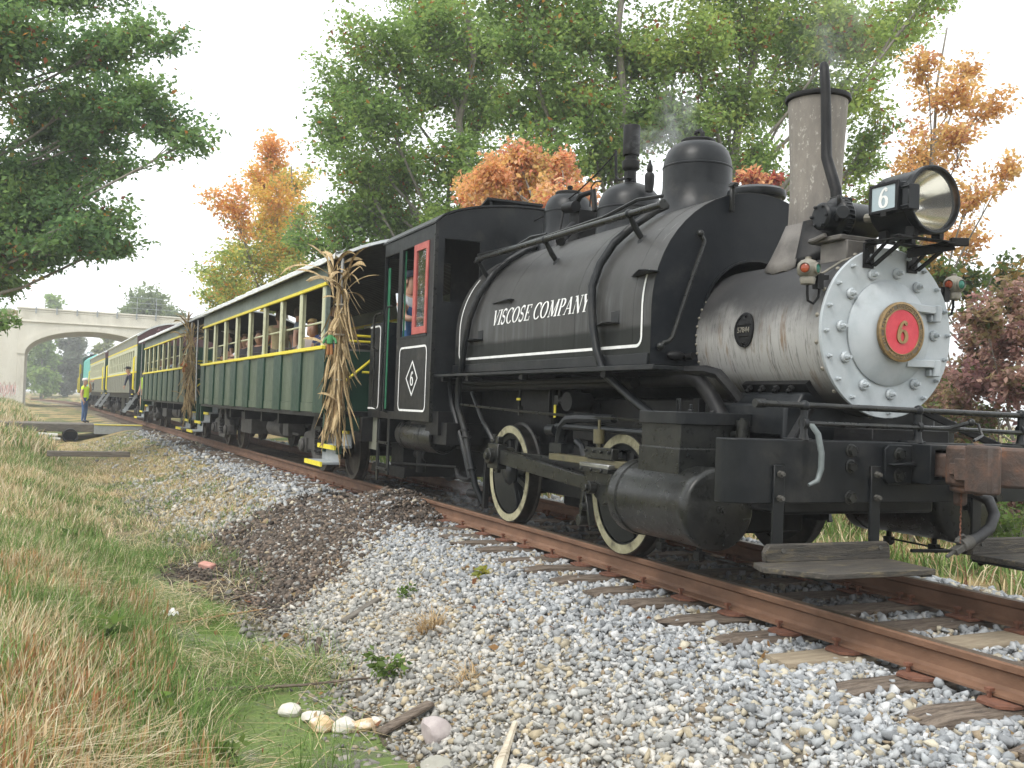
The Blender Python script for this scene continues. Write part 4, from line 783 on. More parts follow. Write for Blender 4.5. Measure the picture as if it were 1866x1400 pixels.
def tsurf(x, s, off=.0):                            # s = arc length from z=1.92 upward on the near side (negative = below)
    r_ = .957
    if s < 0: return Vector((x, -r_-off, 1.92+s))
    a = s/r_; return Vector((x, -(r_+off)*math.cos(a), 1.92+(r_+off)*math.sin(a)))
def stripe(path, w, nm, m_, parent, off=.003):
    A = []; B = []; n = len(path)
    for i, (x, s) in enumerate(path):
        a = path[max(i-1,0)]; b_ = path[min(i+1,n-1)]; dx, ds = b_[0]-a[0], b_[1]-a[1]; l = math.hypot(dx, ds)
        A.append(tsurf(x-ds/l*w/2, s+dx/l*w/2, off)); B.append(tsurf(x+ds/l*w/2, s-dx/l*w/2, off))
    mb = MB(); mb.strip(A, B); return mb.obj(nm, m_, parent, smooth=0)
path = [(-1.515, .30-.03*k) for k in range(0, 16)] + [(-1.515-.07+.07*math.cos(rad(-a)), -.215+.07*math.sin(rad(-a))) for a in range(0, 91, 15)] + [(-1.7-.24*k, -.285) for k in range(15)] + [(-5.235-.07*math.sin(rad(a)), -.215-.07*math.cos(rad(a))) for a in range(0, 91, 15)] + [(-5.305+.004*k*0, -.18+.04*k) for k in range(22)]
stripe(path, .024, 'white_lining', M['white'], tank)
write('VISCOSE COMPANY', lambda a, b_: tsurf(-4.425+a, .035+b_, .003), .2005, .152, 0, 'tank_lettering', M['white'], tank, .22)
# domes
def dome(x, r_, prof, nm, knob=None, y=0):
    mb = MB(); mb.lathe((x,y,0), prof, 48); o = mb.obj(nm, M['black'], E, smooth=40)
    return o
x = -2.25; d1 = dome(x, .47, [(.46,2.74),(.40,2.80),(.345,2.88),(.312,2.97),(.297,3.06),(.296,3.075),(.296,3.235),(.301,3.24),(.301,3.25),(.295,3.255),(.288,3.31),(.262,3.385),(.22,3.435),(.165,3.462),(.0001,3.47)], 'sand_dome')
mb = MB(); mb.lathe((x,0,0), [(.144,3.455),(.148,3.462),(.148,3.49),(.14,3.497),(.0001,3.50)], 36); mb.tube([(x+.06,0,3.49),(x+.06,0,3.545),(x+.03,0,3.575),(x-.03,0,3.575),(x-.045,0,3.555)], .02, 8); mb.obj('dome_cap', M['black2'], d1)
x = -3.38; d2 = dome(x, .6, [(.36,2.76),(.33,2.82),(.315,2.90),(.308,3.06),(.313,3.065),(.313,3.075),(.307,3.08),(.295,3.15),(.262,3.225),(.205,3.285),(.12,3.32),(.0001,3.335)], 'steam_dome')
mb = MB(); mb.lathe((x,0,0), [(.066,3.31),(.058,3.36),(.054,3.40),(.054,3.45),(.080,3.475),(.084,3.49),(.084,3.545),(.066,3.56),(.058,3.565),(.058,3.60),(.080,3.605),(.082,3.61),(.082,3.885),(.078,3.895),(.0001,3.885)], 24); mb.box((x+.03,-.09,3.36),(x+.10,-.03,3.43)); wh = mb.obj('steam_whistle', M['black2'], E)
mb = MB(); mb.tube([(x-.05,0,3.40),(x-.22,0,3.41),(x-.28,0,3.46),(x-.30,0,3.72)], .014, 6); mb.tube([(x-.30,0,3.70)]+[(x-.30-.09*k,.0-.012*k,3.70-.035*k-.003*k*(12-k)*.4) for k in range(1,17)], .008, 5); mb.obj('whistle_chain', M['black2'], wh)
mb = MB(); mb.lathe((-3.03,0,0), [(.036,3.19),(.045,3.27),(.047,3.34),(.04,3.36),(.022,3.375),(.03,3.39),(.028,3.43),(.018,3.45),(.008,3.49)], 16); mb.obj('safety_valve', M['black2'], E)
x = -4.67; d3 = dome(x, .5, [(.40,2.74),(.36,2.84),(.315,2.93),(.283,3.01),(.266,3.07),(.265,3.24),(.270,3.245),(.270,3.255),(.263,3.26),(.255,3.31),(.23,3.375),(.195,3.42),(.15,3.445),(.0001,3.455)], 'sand_dome')
mb = MB(); mb.lathe((x,0,0), [(.145,3.435),(.149,3.445),(.149,3.47),(.14,3.48),(.0001,3.485)], 36); mb.lathe((x+.02,0,0), [(.03,3.48),(.02,3.50),(.032,3.52),(.03,3.545),(.0001,3.555)], 12); mb.obj('dome_cap', M['black2'], d3)
mb = MB(); mb.lathe((-1.66,.18,0), [(.195,2.70),(.195,2.885),(.205,2.90),(.230,2.905),(.240,2.93),(.235,2.96),(.20,2.985),(.10,2.995),(.0001,2.995)], 44); mb.obj('tank_filler_hatch', M['black'], E)
# turret and pipes between the domes
mb = MB(); mb.cbox((-4.05,-.1,2.98),(.22,.3,.34)); mb.cyl((-4.15,-.30,3.19),(-3.92,-.30,3.17),.055,n=14); mb.tube([(-4.0,-.28,3.18),(-3.9,-.26,3.28),(-3.75,-.2,3.30),(-3.7,-.2,3.1)], .03, 8); mb.tube([(-4.15,-.32,3.18),(-4.15,-.35,2.98),(-4.12,-.4,2.78)], .012, 6); mb.tube([(-3.95,-.3,2.98),(-3.9,-.45,2.84),(-3.8,-.52,2.78)], .05, 10); mb.tube([(-4.0,-.1,3.2),(-3.98,-.1,3.4),(-3.9,-.1,3.44),(-3.78,-.1,3.42)], .008, 5); mb.obj('steam_turret', M['black2'], E)
# handrail along the tank shoulder
mb = MB(); HR = (-.872, 2.70)
mb.tube([(-5.10,HR[0],HR[1]+.02),(-1.42,HR[0],HR[1])], .028, 12); mb.cyl((-1.44,HR[0],HR[1]),(-1.40,HR[0],HR[1]),.036); hr = mb.obj('tank_handrail', M['oily'], E)
for xx in (-1.90, -3.42, -5.05):
    mb = MB(); mb.tube([(xx,-.745,2.515),(xx,-.80,2.585),(xx,HR[0],HR[1])], [.024,.026,.021], 10); mb.lathe((xx,-.735,2.508), [(.05,0),(.05,.012),(.03,.03)], 12, (0,-.77,.64)); mb.sphere((xx,HR[0],HR[1]+.005), .04, 10, 6); mb.obj('handrail_post', M['black'], hr)
mb = MB(); mb.tube([(-5.3,-.78,2.80),(-4.4,-.72,2.79),(-4.2,-.65,2.86),(-4.05,-.55,2.88)], .018, 6); mb.tube([(-5.35,-.80,2.73),(-4.0,-.80,2.76),(-2.45,-.80,2.77),(-2.2,-.62,2.90),(-2.0,-.50,2.91)], .016, 6); mb.obj('sand_rod', M['black'], E)
# sand pipes that hug the tank
def hug(pts, r_, nm): 
    mb = MB(); mb.tube(pts, r_, 12); return mb.obj(nm, M['black'], E)
hug([(-2.10,-.40,2.86),(-2.08,-.52,2.80),(-2.14,-.685,2.67),(-2.22,-.82,2.52),(-2.27,-.92,2.34),(-2.27,-.985,2.15),(-2.22,-1.005,1.95),(-2.18,-1.01,1.80),(-2.11,-1.01,1.62),(-2.04,-1.0,1.49),(-2.0,-.98,1.42),(-1.80,-.98,1.33),(-1.55,-.98,1.215),(-1.25,-.97,1.09)], .035, 'sand_pipe')
hug([(-4.66,-.36,2.86),(-4.72,-.45,2.82),(-4.80,-.61,2.71),(-4.84,-.775,2.56),(-4.87,-.935,2.30),(-4.94,-1.0,2.06),(-5.02,-1.01,1.80),(-5.09,-1.01,1.52),(-5.18,-1.0,1.38),(-5.20,-.99,1.12),(-5.05,-.97,.90),(-4.92,-.95,.60),(-4.80,-.92,.30),(-4.73,-.86,.12)], .035, 'sand_pipe')
mb = MB(); mb.tube([(-5.52,-.98,1.38),(-5.42,-.98,1.15),(-5.2,-.97,.85),(-5.05,-.95,.62),(-4.92,-.93,.36)], .03, 8); mb.tube([(-4.98,-.92,1.28),(-4.75,-.9,1.02),(-4.5,-.88,.82),(-4.42,-.86,.66)], .026, 8)
for p_, d_ in (((-5.045,-.96,.87),(-.2,0,1)),((-4.86,-.94,.47),(-.35,0,1)),((-5.0,-.96,.8),(-.2,0,1))): mb.lathe(p_, [(.05,-.012),(.053,0),(.05,.012)], 12, d_)
mb.obj('drain_pipe', M['black'], E)
# small shelf brackets on the tank flank
for x0, x1, z, d in ((-4.50,-3.98,2.19,.07),(-2.23,-1.85,1.825,.14),(-1.74,-1.36,2.185,.16),(-5.12,-4.64,1.823,.14)):
    y = -math.sqrt(max(0, .957**2-max(0, z-1.92)**2)); mb = MB(); mb.prism([(x0+.02,y+.012),(x0,y-.01),(x1-.03,y-d),(x1,y-d*.8),(x1,y+.012)], (0,0,z-.006), (1,0,0), (0,1,0), (0,0,.012)); mb.box((x1-.13,y-.006,z+.006),(x1-.005,y+.02,z+.10)) if z < 2 else None; mb.obj('tank_step', M['black'], E, bevel=.003)
mb = MB(); mb.tube([(-1.345,-.572,2.50),(-1.335,-.545,2.45),(-1.335,-.54,2.44),(-1.335,-.80,1.70),(-1.335,-.83,1.665),(-1.335,-.875,1.655),(-1.335,-.895,1.62)], .017, 8); mb.sphere((-1.345,-.572,2.50), .03, 10, 6); mb.sphere((-1.345,-.895,1.625), .032, 10, 6); mb.obj('lamp_iron_rod', M['oily'], E)
mb = MB(); mb.cbox((-1.36,-.28,2.80),(.03,.035,.20)); mb.cbox((-1.34,-.285,2.905),(.07,.05,.03)); mb.obj('tank_lug', M['oily'], E, bevel=.005)
mb = MB(); mb.sphere((-1.345,-.76,1.565), .045, 10, 6, (1,1.8,.8)); mb.cyl((-1.36,-.66,1.56),(-1.29,-.64,1.565),.028); mb.obj('tank_valve', M['black2'], E)
# running board and fittings under it
mb = MB(); mb.box((-5.53,-1.165,1.44),(-1.02,-.90,1.468)); mb.box((-5.53,.90,1.44),(-1.02,1.165,1.468)); mb.box((-2.35,-1.172,1.436),(-1.0,-1.150,1.472)); 
mb.obj('running_board', M['black'], E, bevel=.003)
mb = MB()
for x in (-5.35,-4.62,-3.3,-1.78): mb.cbox((x,-1.10,1.415),(.07,.06,.05))
mb.tube([(-5.5,-.95,1.40),(-4.8,-.95,1.375),(-1.9,-.92,1.385)], .03, 8); mb.tube([(-5.6,-.86,1.33),(-1.75,-.86,1.36)], .045, 10)
mb.tube([(-1.85,-.70,1.385),(-1.2,-.70,1.39),(-1.1,-.70,1.37),(-.95,-.70,1.25),(-.82,-.70,1.10)], .058, 14); mb.tube([(-1.9,-.72,1.45),(-1.0,-.72,1.445),(-.88,-.70,1.42),(-.80,-.66,1.33),(-.76,-.6,1.24)], .04, 8)
mb.obj('steam_pipe', M['black2'], E)
mb = MB(); mb.tube([(-5.05,-1.02,1.145),(-3.45,-1.0,1.098),(-2.5,-.99,1.078),(-1.05,-.98,1.07)], .012, 6); mb.box((-3.60,-1.01,1.06),(-3.57,-.97,1.15)); mb.obj('reach_rod', M['oily'], E)
# brake valve, red and yellow tags, gauge drum
mb = MB(); mb.cyl((-2.93,-.62,1.20),(-2.90,-.86,1.20),.085,n=24); mb.cyl((-3.18,-.80,1.21),(-2.95,-.80,1.21),.035,n=12); mb.cbox((-3.15,-.80,1.21),(.08,.07,.09)); mb.cyl((-3.16,-.80,1.25),(-3.16,-.80,1.31),.012); mb.obj('brake_cylinder', M['black2'], E)
mb = MB(); mb.bar((-3.15,-.845,1.17),(-3.14,-.85,1.055),.035,.008,(0,1,0)); mb.obj('yellow_valve_handle', M['yellow'], E)
mb = MB(); mb.cbox((-3.83,-.90,1.215),(.075,.01,.022)); mb.obj('yellow_tag', M['yellow'], E)
mb = MB(); mb.cbox((-3.84,-.88,1.25),(.02,.02,.30)); mb.obj('hanger_bar', M['black2'], E); mb = MB(); mb.cbox((-3.35,-.80,1.2),(.03,.03,.3)); mb.obj('hanger_bar', M['black2'], E)
# firebox and ash pan, frames, added dark filler box
mb = MB(); mb.box((-5.45,-.62,.60),(-3.65,.62,1.50)); mb.box((-5.3,-.5,.30),(-3.9,.5,.62)); mb.obj('firebox', M['black2'], E, bevel=.02)
mb = MB()
for s in (-1, 1):
    mb.box((-7.5,s*.58-.045,.62),(.20,s*.58+.045,.80)); mb.box((-5.0,s*.58-.05,.33),(-1.2,s*.58+.05,.46)); 
    for x in (-4.12,-1.925): mb.box((x-.22,s*.58-.055,.30),(x+.22,s*.58+.055,.86))
    mb.box((-3.2,s*.6-.03,.86),(-2.8,s*.6+.03,1.2))
for x in (-3.0, -1.3): mb.box((x-.04,-.6,.62),(x+.04,.6,1.25))
mb.obj('frame', M['black2'], E, bevel=.008)
for s in (-1, 1): 
    for xw in (-4.12, -1.925):
        mb = MB()
        for k in range(5): mb.bar((xw-.42+.03*k,s*.52,.93+.028*k),(xw+.42-.03*k,s*.52,.93+.028*k),.09,.02)
        mb.obj('leaf_spring', M['oily'], E)
mb = MB(); mb.box((-3.6,-.50,.22),(-1.35,.50,.60)); mb.box((-3.2,-.55,.60),(-1.35,.55,1.25)); mb.obj('dark_filler', M['black2'], E, bevel=.02)  # added dark box for hidden gear, blocks the lit view between the wheels

# ---- wheels
def driver(x, s, crank):                            # crank angle measured in the x-z plane
    w = thing('driving_wheel', None, None); del w; 
    R0 = .479; yo = s*.845; yi = s*.715
    ty = MB(); ty.lathe((x,yo,R0), [(.395,-s*0),(.472,0),(.479,-.004),(.482,-.09),(.485,-.10),(.508,-.112),(.508,-.125),(.49,-.135),(.395,-.135)], 56, (0, s, 0), (False, False)); wheel = ty.obj('driving_wheel', M['steeldark'], E, smooth=40)
    rm = MB(); rm.lathe((x,yo+s*.0015,R0), [(.402,0),(.404,.002),(.470,.002),(.472,0)], 56, (0, s, 0), (False, False)); rm.obj('tyre_face', M['tyrewhite'], wheel)
    sp_ = MB(); sp_.lathe((x,yo,R0), [(.345,-.09),(.350,-.03),(.394,-.02),(.394,-.11),(.345,-.11)], 48, (0, s, 0), (False, False)); sp_.lathe((x,yo,R0), [(.12,-.12),(.13,-.02),(.10,.015),(.055,.03),(.0001,.03)], 28, (0, s, 0))
    for k in range(11):
        a = crank + 2*math.pi*k/11; ca, sa = math.cos(a), math.sin(a); sp_.bar((x+.10*ca, yo-s*.06, R0+.10*sa), (x+.36*ca, yo-s*.07, R0+.36*sa), .055, .045, (0,1,0))
    sp_.obj('spokes', M['black'], wheel)
    cw = MB(); a0 = crank + math.pi; pts = []
    for k in range(17): a = a0-1.35+2.7*k/16; pts.append((.385*math.cos(a), .385*math.sin(a)))
    e0, e1 = pts[-1], pts[0]
    for k in range(1, 10): t_ = k/10; q = (e0[0]*(1-t_)+e1[0]*t_, e0[1]*(1-t_)+e1[1]*t_); pu = -.12*math.sin(math.pi*t_); pts.append((q[0]-math.cos(a0)*pu*-1.0, q[1]-math.sin(a0)*pu*-1.0))
    cw.prism(pts, (x, yo-s*.10, R0), (1,0,0), (0,0,1), (0, s*.095, 0)); cw.obj('counterweight', M['black'], wheel, bevel=.006)
    return wheel
M['steeldark'] = mat('dark_tyre_steel', (.03,.029,.027), (.06,.055,.05), 8, .35, metal=.6)
CA = rad(45)                                      # near side crank angle: up and back
CR = .255
for x in (-4.12, -1.925):
    driver(x, -1, CA); driver(x, 1, CA + math.pi/2)
mb = MB()
for x in (-4.12, -1.925): mb.cyl((x,-.72,.479),(x,.72,.479),.085)
mb.obj('axle', M['black2'], E)
cx_, cz_ = CR*math.cos(CA), CR*math.sin(CA)
def rod_poly(mb, a, b_, w0, w1, y, th):
    a = Vector((a[0], 0, a[1])); b_ = Vector((b_[0], 0, b_[1])); d = (b_-a).normalized(); nrm = Vector((-d.z, 0, d.x))
    P = [a+nrm*w0/2, a-nrm*w0/2, b_-nrm*w1/2, b_+nrm*w1/2]; mb.prism([(q.x, q.z) for q in P], (0, y, 0), (1,0,0), (0,0,1), (0, th, 0))
for s in (-1, 1):
    ca_ = CA if s < 0 else CA+math.pi/2; px_, pz_ = CR*math.cos(ca_), CR*math.sin(ca_)
    mb = MB(); rod_poly(mb, (-4.12+px_, .479+pz_), (-1.925+px_, .479+pz_), .10, .10, s*.93-.0225, .045)
    for x in (-4.12, -1.925): mb.cyl((x+px_, s*.89, .479+pz_), (x+px_, s*.99, .479+pz_), .085, n=20)
    mb.obj('coupling_rod', M['oily'], E, bevel=.006)
    xh = -1.86; mb = MB(); rod_poly(mb, (-4.12+px_+.1, .479+pz_), (xh, .535), .135, .105, s*1.055-.03, .06)
    A = Vector((-4.12+px_, 0, .479+pz_)); 
    mb.box((A.x-.115, s*1.06-.05, A.z-.12), (A.x+.13, s*1.06+.05, A.z+.12)); mb.cyl((A.x, s*.97, A.z), (A.x, s*1.16, A.z), .075, n=20); mb.cyl((A.x, s*1.16, A.z), (A.x, s*1.19, A.z), .04, n=6); mb.box((A.x+.02, s*1.06-.03, A.z+.12),(A.x+.09, s*1.06+.03, A.z+.19)); mb.box((A.x-.09, s*1.06-.03, A.z+.12),(A.x-.03, s*1.06+.03, A.z+.16)); mb.cyl((A.x-.06,s*1.06,A.z+.16),(A.x-.06,s*1.06,A.z+.21),.022); mb.box((A.x-.02, s*1.06-.02, A.z-.16),(A.x+.07, s*1.06+.02, A.z-.12))
    mb.obj('connecting_rod', M['oily'], E, bevel=.006)
    # guide bar, crosshead, cylinder
    mb = MB(); mb.box((-2.72, s*1.06-.045, .700), (-1.25, s*1.06+.045, .755)); mb.obj('guide_bar', M['olive'], E, bevel=.004)
    mb = MB(); mb.box((-2.03, s*1.10-.03, .76), (-1.60, s*1.10+.03, .845)); mb.box((-2.05, s*1.12-.045, .655), (-1.60, s*1.12+.035, .690)); mb.box((-2.03, s*1.06-.05, .755),(-1.60, s*1.06+.05, .775)); mb.box((-2.02, s*1.10-.035, .56), (-1.60, s*1.10+.035, .66)); mb.prism([(-1.95,.57),(-1.60,.57),(-1.60,.45),(-1.74,.41),(-1.86,.47)], (0, s*1.10-.03, 0), (1,0,0), (0,0,1), (0,.06,0)); 
    xd = MB(); xd.box((-2.055, s*1.115-.048, .690), (-1.595, s*1.115+.038, .722))
    for k in range(4): mb.bolt((-2.0+.12*k, s*1.13, .815), (0, s, 0), .014, .022)
    for k in range(3): mb.bolt((-2.02+.16*k, s*1.155, .672), (0, s, 0), .016, .022)
    mb.cyl((xh, s*1.05, .535), (xh, s*1.19, .535), .05, n=16); mb.cyl((xh, s*1.19, .535), (xh, s*1.22, .535), .03, n=6); mb.cyl((-1.6, s*1.06, .535), (-1.2, s*1.06, .535), .035); crh = mb.obj('crosshead', M['oily'], E, bevel=.004)
    xd.obj('slipper', M['steel'], crh, bevel=.004)
    mb = MB(); mb.bar((-1.92, s*1.17, .53), (-1.96, s*1.17, .26), .06, .04, (1,0,0)); mb.bar((-1.90, s*1.17, .50), (-1.80, s*1.17, .24), .05, .03, (1,0,0)); mb.cyl((-1.96,s*1.12,.27),(-1.96,s*1.21,.27),.045,n=14); mb.cyl((-1.90,s*1.13,.38),(-1.90,s*1.22,.38),.032,n=12); mb.obj('combination_lever', M['oily'], E, bevel=.004)
    mb = MB(); mb.tube([(-2.74,s*.99,.72),(-2.74,s*.99,.88),(-2.70,s*.99,.98),(-2.60,s*.99,1.05),(-2.45,s*.98,1.065),(-1.9,s*.95,1.07)], [.05,.05,.05,.045,.04,.035], 8); mb.tube([(-2.3,s*.98,.72),(-2.36,s*.98,.83),(-2.46,s*.98,.87)], .028, 8); mb.cyl((-2.95,s*1.0,.945),(-2.80,s*1.0,.95),.05,n=16); mb.tube([(-2.80,s*1.0,.985),(-1.35,s*1.0,.98)], .026, 8); mb.cyl((-1.42,s*1.0,.98),(-1.05,s*1.0,.98),.034); mb.box((-2.85,s*.98-.06,.76),(-2.62,s*.98+.06,.84)); mb.obj('guide_yoke', M['black'], E)
    mb = MB(); mb.cyl((-1.90,s*1.08,.875),(-1.90,s*1.08,.985),.045,n=16); mb.cyl((-1.90,s*1.08,.985),(-1.90,s*1.08,1.06),.012,n=8); mb.cyl((-1.90,s*1.08,.845),(-1.90,s*1.08,.88),.02,n=8); mb.obj('oil_cup', M['olive'], E)
    CYY = s*1.075; CZ = .525
    mb = MB(); mb.lathe((-.30, CYY, CZ), [(.245,-1.0),(.270,-.98),(.275,-.93),(.272,-.88),(.262,-.875),(.262,-.10),(.268,-.09),(.268,-.03),(.262,-.012),(.245,0),(.0001,.004)], 52, (1,0,0)); mb.cyl((-.30,CYY,CZ),(-.265,CYY,CZ),.026,n=6); mb.cyl((-.265,CYY,CZ),(-.245,CYY,CZ),.016,n=10); mb.obj('cylinder', M['oily'], E, smooth=45)
    mb = MB(); y0, y1 = (s*1.235, s*.66) if s > 0 else (-1.235, -.66)
    lo, hi = min(y0, y1), max(y0, y1)
    mb.box((-1.05, lo, .66), (-.545, hi, .90)); mb.box((-1.04, lo+.015, .90), (-.555, hi, 1.065)); mb.box((-1.047, lo+.008, .895), (-.548, hi, .905)); 
    for x in (-.98,-.85,-.72,-.6): mb.bolt((x, s*1.235, .69), (0, s, 0), .010, .008)
    vc = mb.obj('valve_chest', M['oily'], E, bevel=.008, seg=2)
    mb = MB(); pts = []; 
    L, Wd = .265, .30
    def rr(hx, hy, r_, n=5):
        o_ = []
        for cx0, cy0, a0 in ((hx-r_,hy-r_,0),(-hx+r_,hy-r_,90),(-hx+r_,-hy+r_,180),(hx-r_,-hy+r_,270)):
            for k in range(n+1): a = rad(a0+90*k/n); o_.append((cx0+r_*math.cos(a), cy0+r_*math.sin(a)))
        return o_
    mb.prism(rr(.27, .305, .05), (-.795, (lo+hi)/2, 1.06), (1,0,0), (0,1,0), (0,0,.085))
    mb.cyl((-.80, s*.98, 1.14),(-.80, s*.98, 1.165),.022,n=6); mb.cyl((-.80, s*.98, 1.165),(-.80, s*.98, 1.20),.012); mb.cyl((-.66, s*.9, 1.14),(-.66, s*.9, 1.158),.02,n=6); mb.ring([(-.025,0),(-.025,.10),(.025,.10),(.025,0)],[(-.012,0),(-.012,.08),(.012,.08),(.012,0)],(-.93,s*1.0,1.14),(1,0,0),(0,0,1),(0,.012,0),closed=False); mb.obj('chest_cover', M['black'], vc, bevel=.012, seg=2)
    mb = MB(); mb.cyl((-.46,s*.80,.98),(-.46,s*.80,1.07),.04,n=16); mb.cyl((-.46,s*.80,1.06),(-.46,s*.80,1.10),.046,n=16); mb.cyl((-.46,s*.80,1.10),(-.46,s*.80,1.115),.018); mb.cyl((-.56,s*.80,1.0),(-.46,s*.80,1.0),.028); mb.obj('relief_valve', M['oily'], vc)
    mb = MB(); 
    for x in (-1.0,-.55): mb.tube([(x,s*1.05,.29),(x,s*1.05,.20),(x+.03,s*1.05,.17)], .02, 8); mb.cbox((x,s*1.05,.2),(.07,.05,.05))
    mb.tube([(-1.05,s*1.05,.21),(-.2,s*1.02,.20)], .008, 6); mb.obj('drain_cock', M['black2'], E)
# saddle casting under the smokebox
mb = MB(); mb.box((-1.10,-.66,.50),(-.20,.66,1.22)); 
mb.prism([(-.66,1.02),(-.50,1.30),(.50,1.30),(.66,1.02),(.66,.9),(-.66,.9)], (-.92,0,0), (0,1,0), (0,0,1), (.70,0,0)); sad = mb.obj('smokebox_saddle', M['black'], E, bevel=.02, seg=2)
for s in (-1,1):
    mb = MB(); a0, a1 = rad(216), rad(240)
    vs = []
    n = 7
    for x in (-.90,-.22):
        for rr_ in (.556,.60):
            for k in range(n): a = a0+(a1-a0)*k/(n-1); vs.append((x, s*rr_*-math.cos(a)*1.0, ZC+rr_*math.sin(a)))
    fs = []
    for k in range(n-1): fs += [(k,k+1,2*n+k+1,2*n+k),(n+k,n+k+1,3*n+k+1,3*n+k),(k,k+1,n+k+1,n+k),(2*n+k,2*n+k+1,3*n+k+1,3*n+k)]
    fs += [(0,n,3*n,2*n),(n-1,2*n-1,4*n-1,3*n-1)]
    mb.add(vs, fs)
    for x in (-.80,-.66,-.51,-.36): mb.bolt((x, -s*.0+s*.475, 1.335), (0, s*.8, -.55), .022, .03); mb.bolt((x, s*.495, 1.320), (0, s*.8, -.55), .013, .03)
    mb.obj('saddle_flange', M['black2'], sad)
# ---- headlight, marker lamps, dynamo
HLZ = 2.53
mb = MB(); mb.lathe((0,0,HLZ), [(.0001,-.03),(.12,-.03),(.195,.0),(.205,.03),(.205,.30),(.212,.305),(.218,.32),(.218,.365),(.210,.372),(.198,.37),(.196,.33),(.19,.33)], 56, (1,0,0), (True, False)); hl = mb.obj('headlight', M['black'], E, smooth=40)
M['mirror'] = mat('lamp_reflector', (.72,.70,.62), (.80,.78,.72), 6, .16, metal=1.0, rvar=.05)
mb = MB(); mb.lathe((0,0,HLZ), [(.19,.325),(.165,.26),(.125,.19),(.08,.135),(.03,.10),(.0001,.095)], 56, (1,0,0), (False, False)); mb.obj('reflector', M['mirror'], hl)
M['bulb'] = mat('lit_bulb', (1,.6,.25), None, 5, .3, emit=((1.0,.52,.18), 14.0))
mb = MB(); mb.sphere((.165,0,HLZ), .018, 12, 8); mb.cyl((.095,0,HLZ),(.15,0,HLZ),.012); mb.obj('bulb', M['bulb'], hl)
m, t, b, o = nt('lamp_glass'); b.inputs['Roughness'].default_value = .03; b.inputs['Base Color'].default_value = (.9,.92,.9,1); tp = t.nodes.new('ShaderNodeBsdfTransparent'); mx = t.nodes.new('ShaderNodeMixShader'); mx.inputs[0].default_value = .06; t.links.new(tp.outputs[0], mx.inputs[1]); t.links.new(b.outputs[0], mx.inputs[2]); t.links.new(mx.outputs[0], o.inputs[0]); M['lampglass'] = m
mb = MB(); mb.lathe((0,0,HLZ), [(.196,.345),(.0001,.348)], 40, (1,0,0), (False, False)); mb.obj('glass', M['lampglass'], hl)
M['board'] = mat('number_board_glass', (.30,.37,.40), (.36,.43,.46), 3, .25)
mb = MB(); mb.box((.09,-.262,2.445),(.325,-.10,2.625)); mb.box((.11,-.20,2.62),(.13,-.15,2.665)); mb.box((.20,-.22,2.62),(.24,-.16,2.655)); nbx = mb.obj('number_board_case', M['black'], E, bevel=.006)
mb = MB(); mb.ring([(.085,2.44),(.332,2.44),(.332,2.63),(.085,2.63)], [(.105,2.46),(.305,2.46),(.305,2.61),(.105,2.61)], (0,-.275,0), (1,0,0), (0,0,1), (0,.016,0)); mb.box((.185,-.275,2.415),(.235,-.26,2.442)); mb.obj('board_frame', M['black2'], nbx, bevel=.003)
mb = MB(); mb.box((.103,-.267,2.458),(.307,-.263,2.612)); mb.obj('board_pane', M['board'], nbx)
write('6', lambda a, b_: (.158+a, -.269, 2.472+b_), .145, .128, 0, 'board_digit', M['white'], nbx)
mb = MB(); mb.box((.345,-.255,2.44),(.40,-.16,2.60)); mb.cbox((.375,-.262,2.58),(.07,.012,.014)); mb.cbox((.375,-.262,2.46),(.07,.012,.014)); mb.obj('lamp_hinge', M['black'], hl, bevel=.005)
mb = MB()
for s in (-.19, .19):
    mb.box((0,s-.045,2.12),(.014,s+.045,2.28)); mb.box((.0,s-.045,2.272),(.34,s+.045,2.284)); mb.bar((.02,s+.03,2.135),(.27,s+.03,2.27),.012,.04,(0,1,0)); mb.bar((.03,s-.03,2.15),(.20,s-.03,2.27),.012,.03,(0,1,0)); mb.bolt((.014,s,2.16),(1,0,0),.016,.016); mb.bolt((.014,s-.02,2.24),(1,0,0),.012,.014)
for x in (.06,.29): mb.box((x-.03,-.25,2.285),(x+.03,.25,2.296)); mb.box((x-.035,-.13,2.294),(x+.035,-.09,2.36)); mb.box((x-.035,.09,2.294),(x+.035,.13,2.36))
mb.bar((.30,.25,2.27),(.10,.05,2.22),.02,.05); mb.bar((.31,.20,2.29),(.36,.30,2.29),.04,.05); mb.obj('headlight_bracket', M['black2'], E, bevel=.003)
mb = MB(); dx, dz = -.23, 2.475
mb.lathe((dx,0,dz), [(.0001,-.40),(.075,-.40),(.092,-.385),(.095,-.30),(.132,-.285),(.138,-.275),(.138,-.215),(.125,-.205),(.118,-.19),(.118,.05),(.10,.09),(.0001,.10)], 30, (0,1,0)); 
for k in range(6): a = k*math.pi/3; mb.bolt((dx+.07*math.cos(a), -.395, dz+.07*math.sin(a)), (0,-1,0), .012, .022)
mb.cyl((dx+.10,-.33,dz-.02),(dx+.17,-.36,dz+.0),.035,n=14); mb.cyl((dx+.17,-.36,dz),(dx+.19,-.37,dz),.045,n=14); mb.cbox((dx-.02,-.20,dz+.12),(.08,.13,.06)); mb.tube([(dx+.06,-.29,dz+.08),(dx+.07,-.30,dz+.14)], .014, 8)
for k in range(14): a = rad(-70+k*12); mb.cbox((dx+.137*math.cos(a), -.245, dz+.137*math.sin(a)), (.012,.05,.012))
dyn = mb.obj('turbo_dynamo', M['black'], E, smooth=40, bevel=.004)
mb = MB(); mb.box((dx-.10,-.30,2.17),(dx+.16,-.04,2.31)); mb.box((dx-.16,-.34,2.31),(dx+.14,.02,2.345)); mb.tube([(dx-.18,-.32,2.335),(dx-.1,-.35,2.33),(dx+.02,-.36,2.35)], .02, 8); mb.obj('dynamo_base', M['skirt'], dyn, bevel=.01)
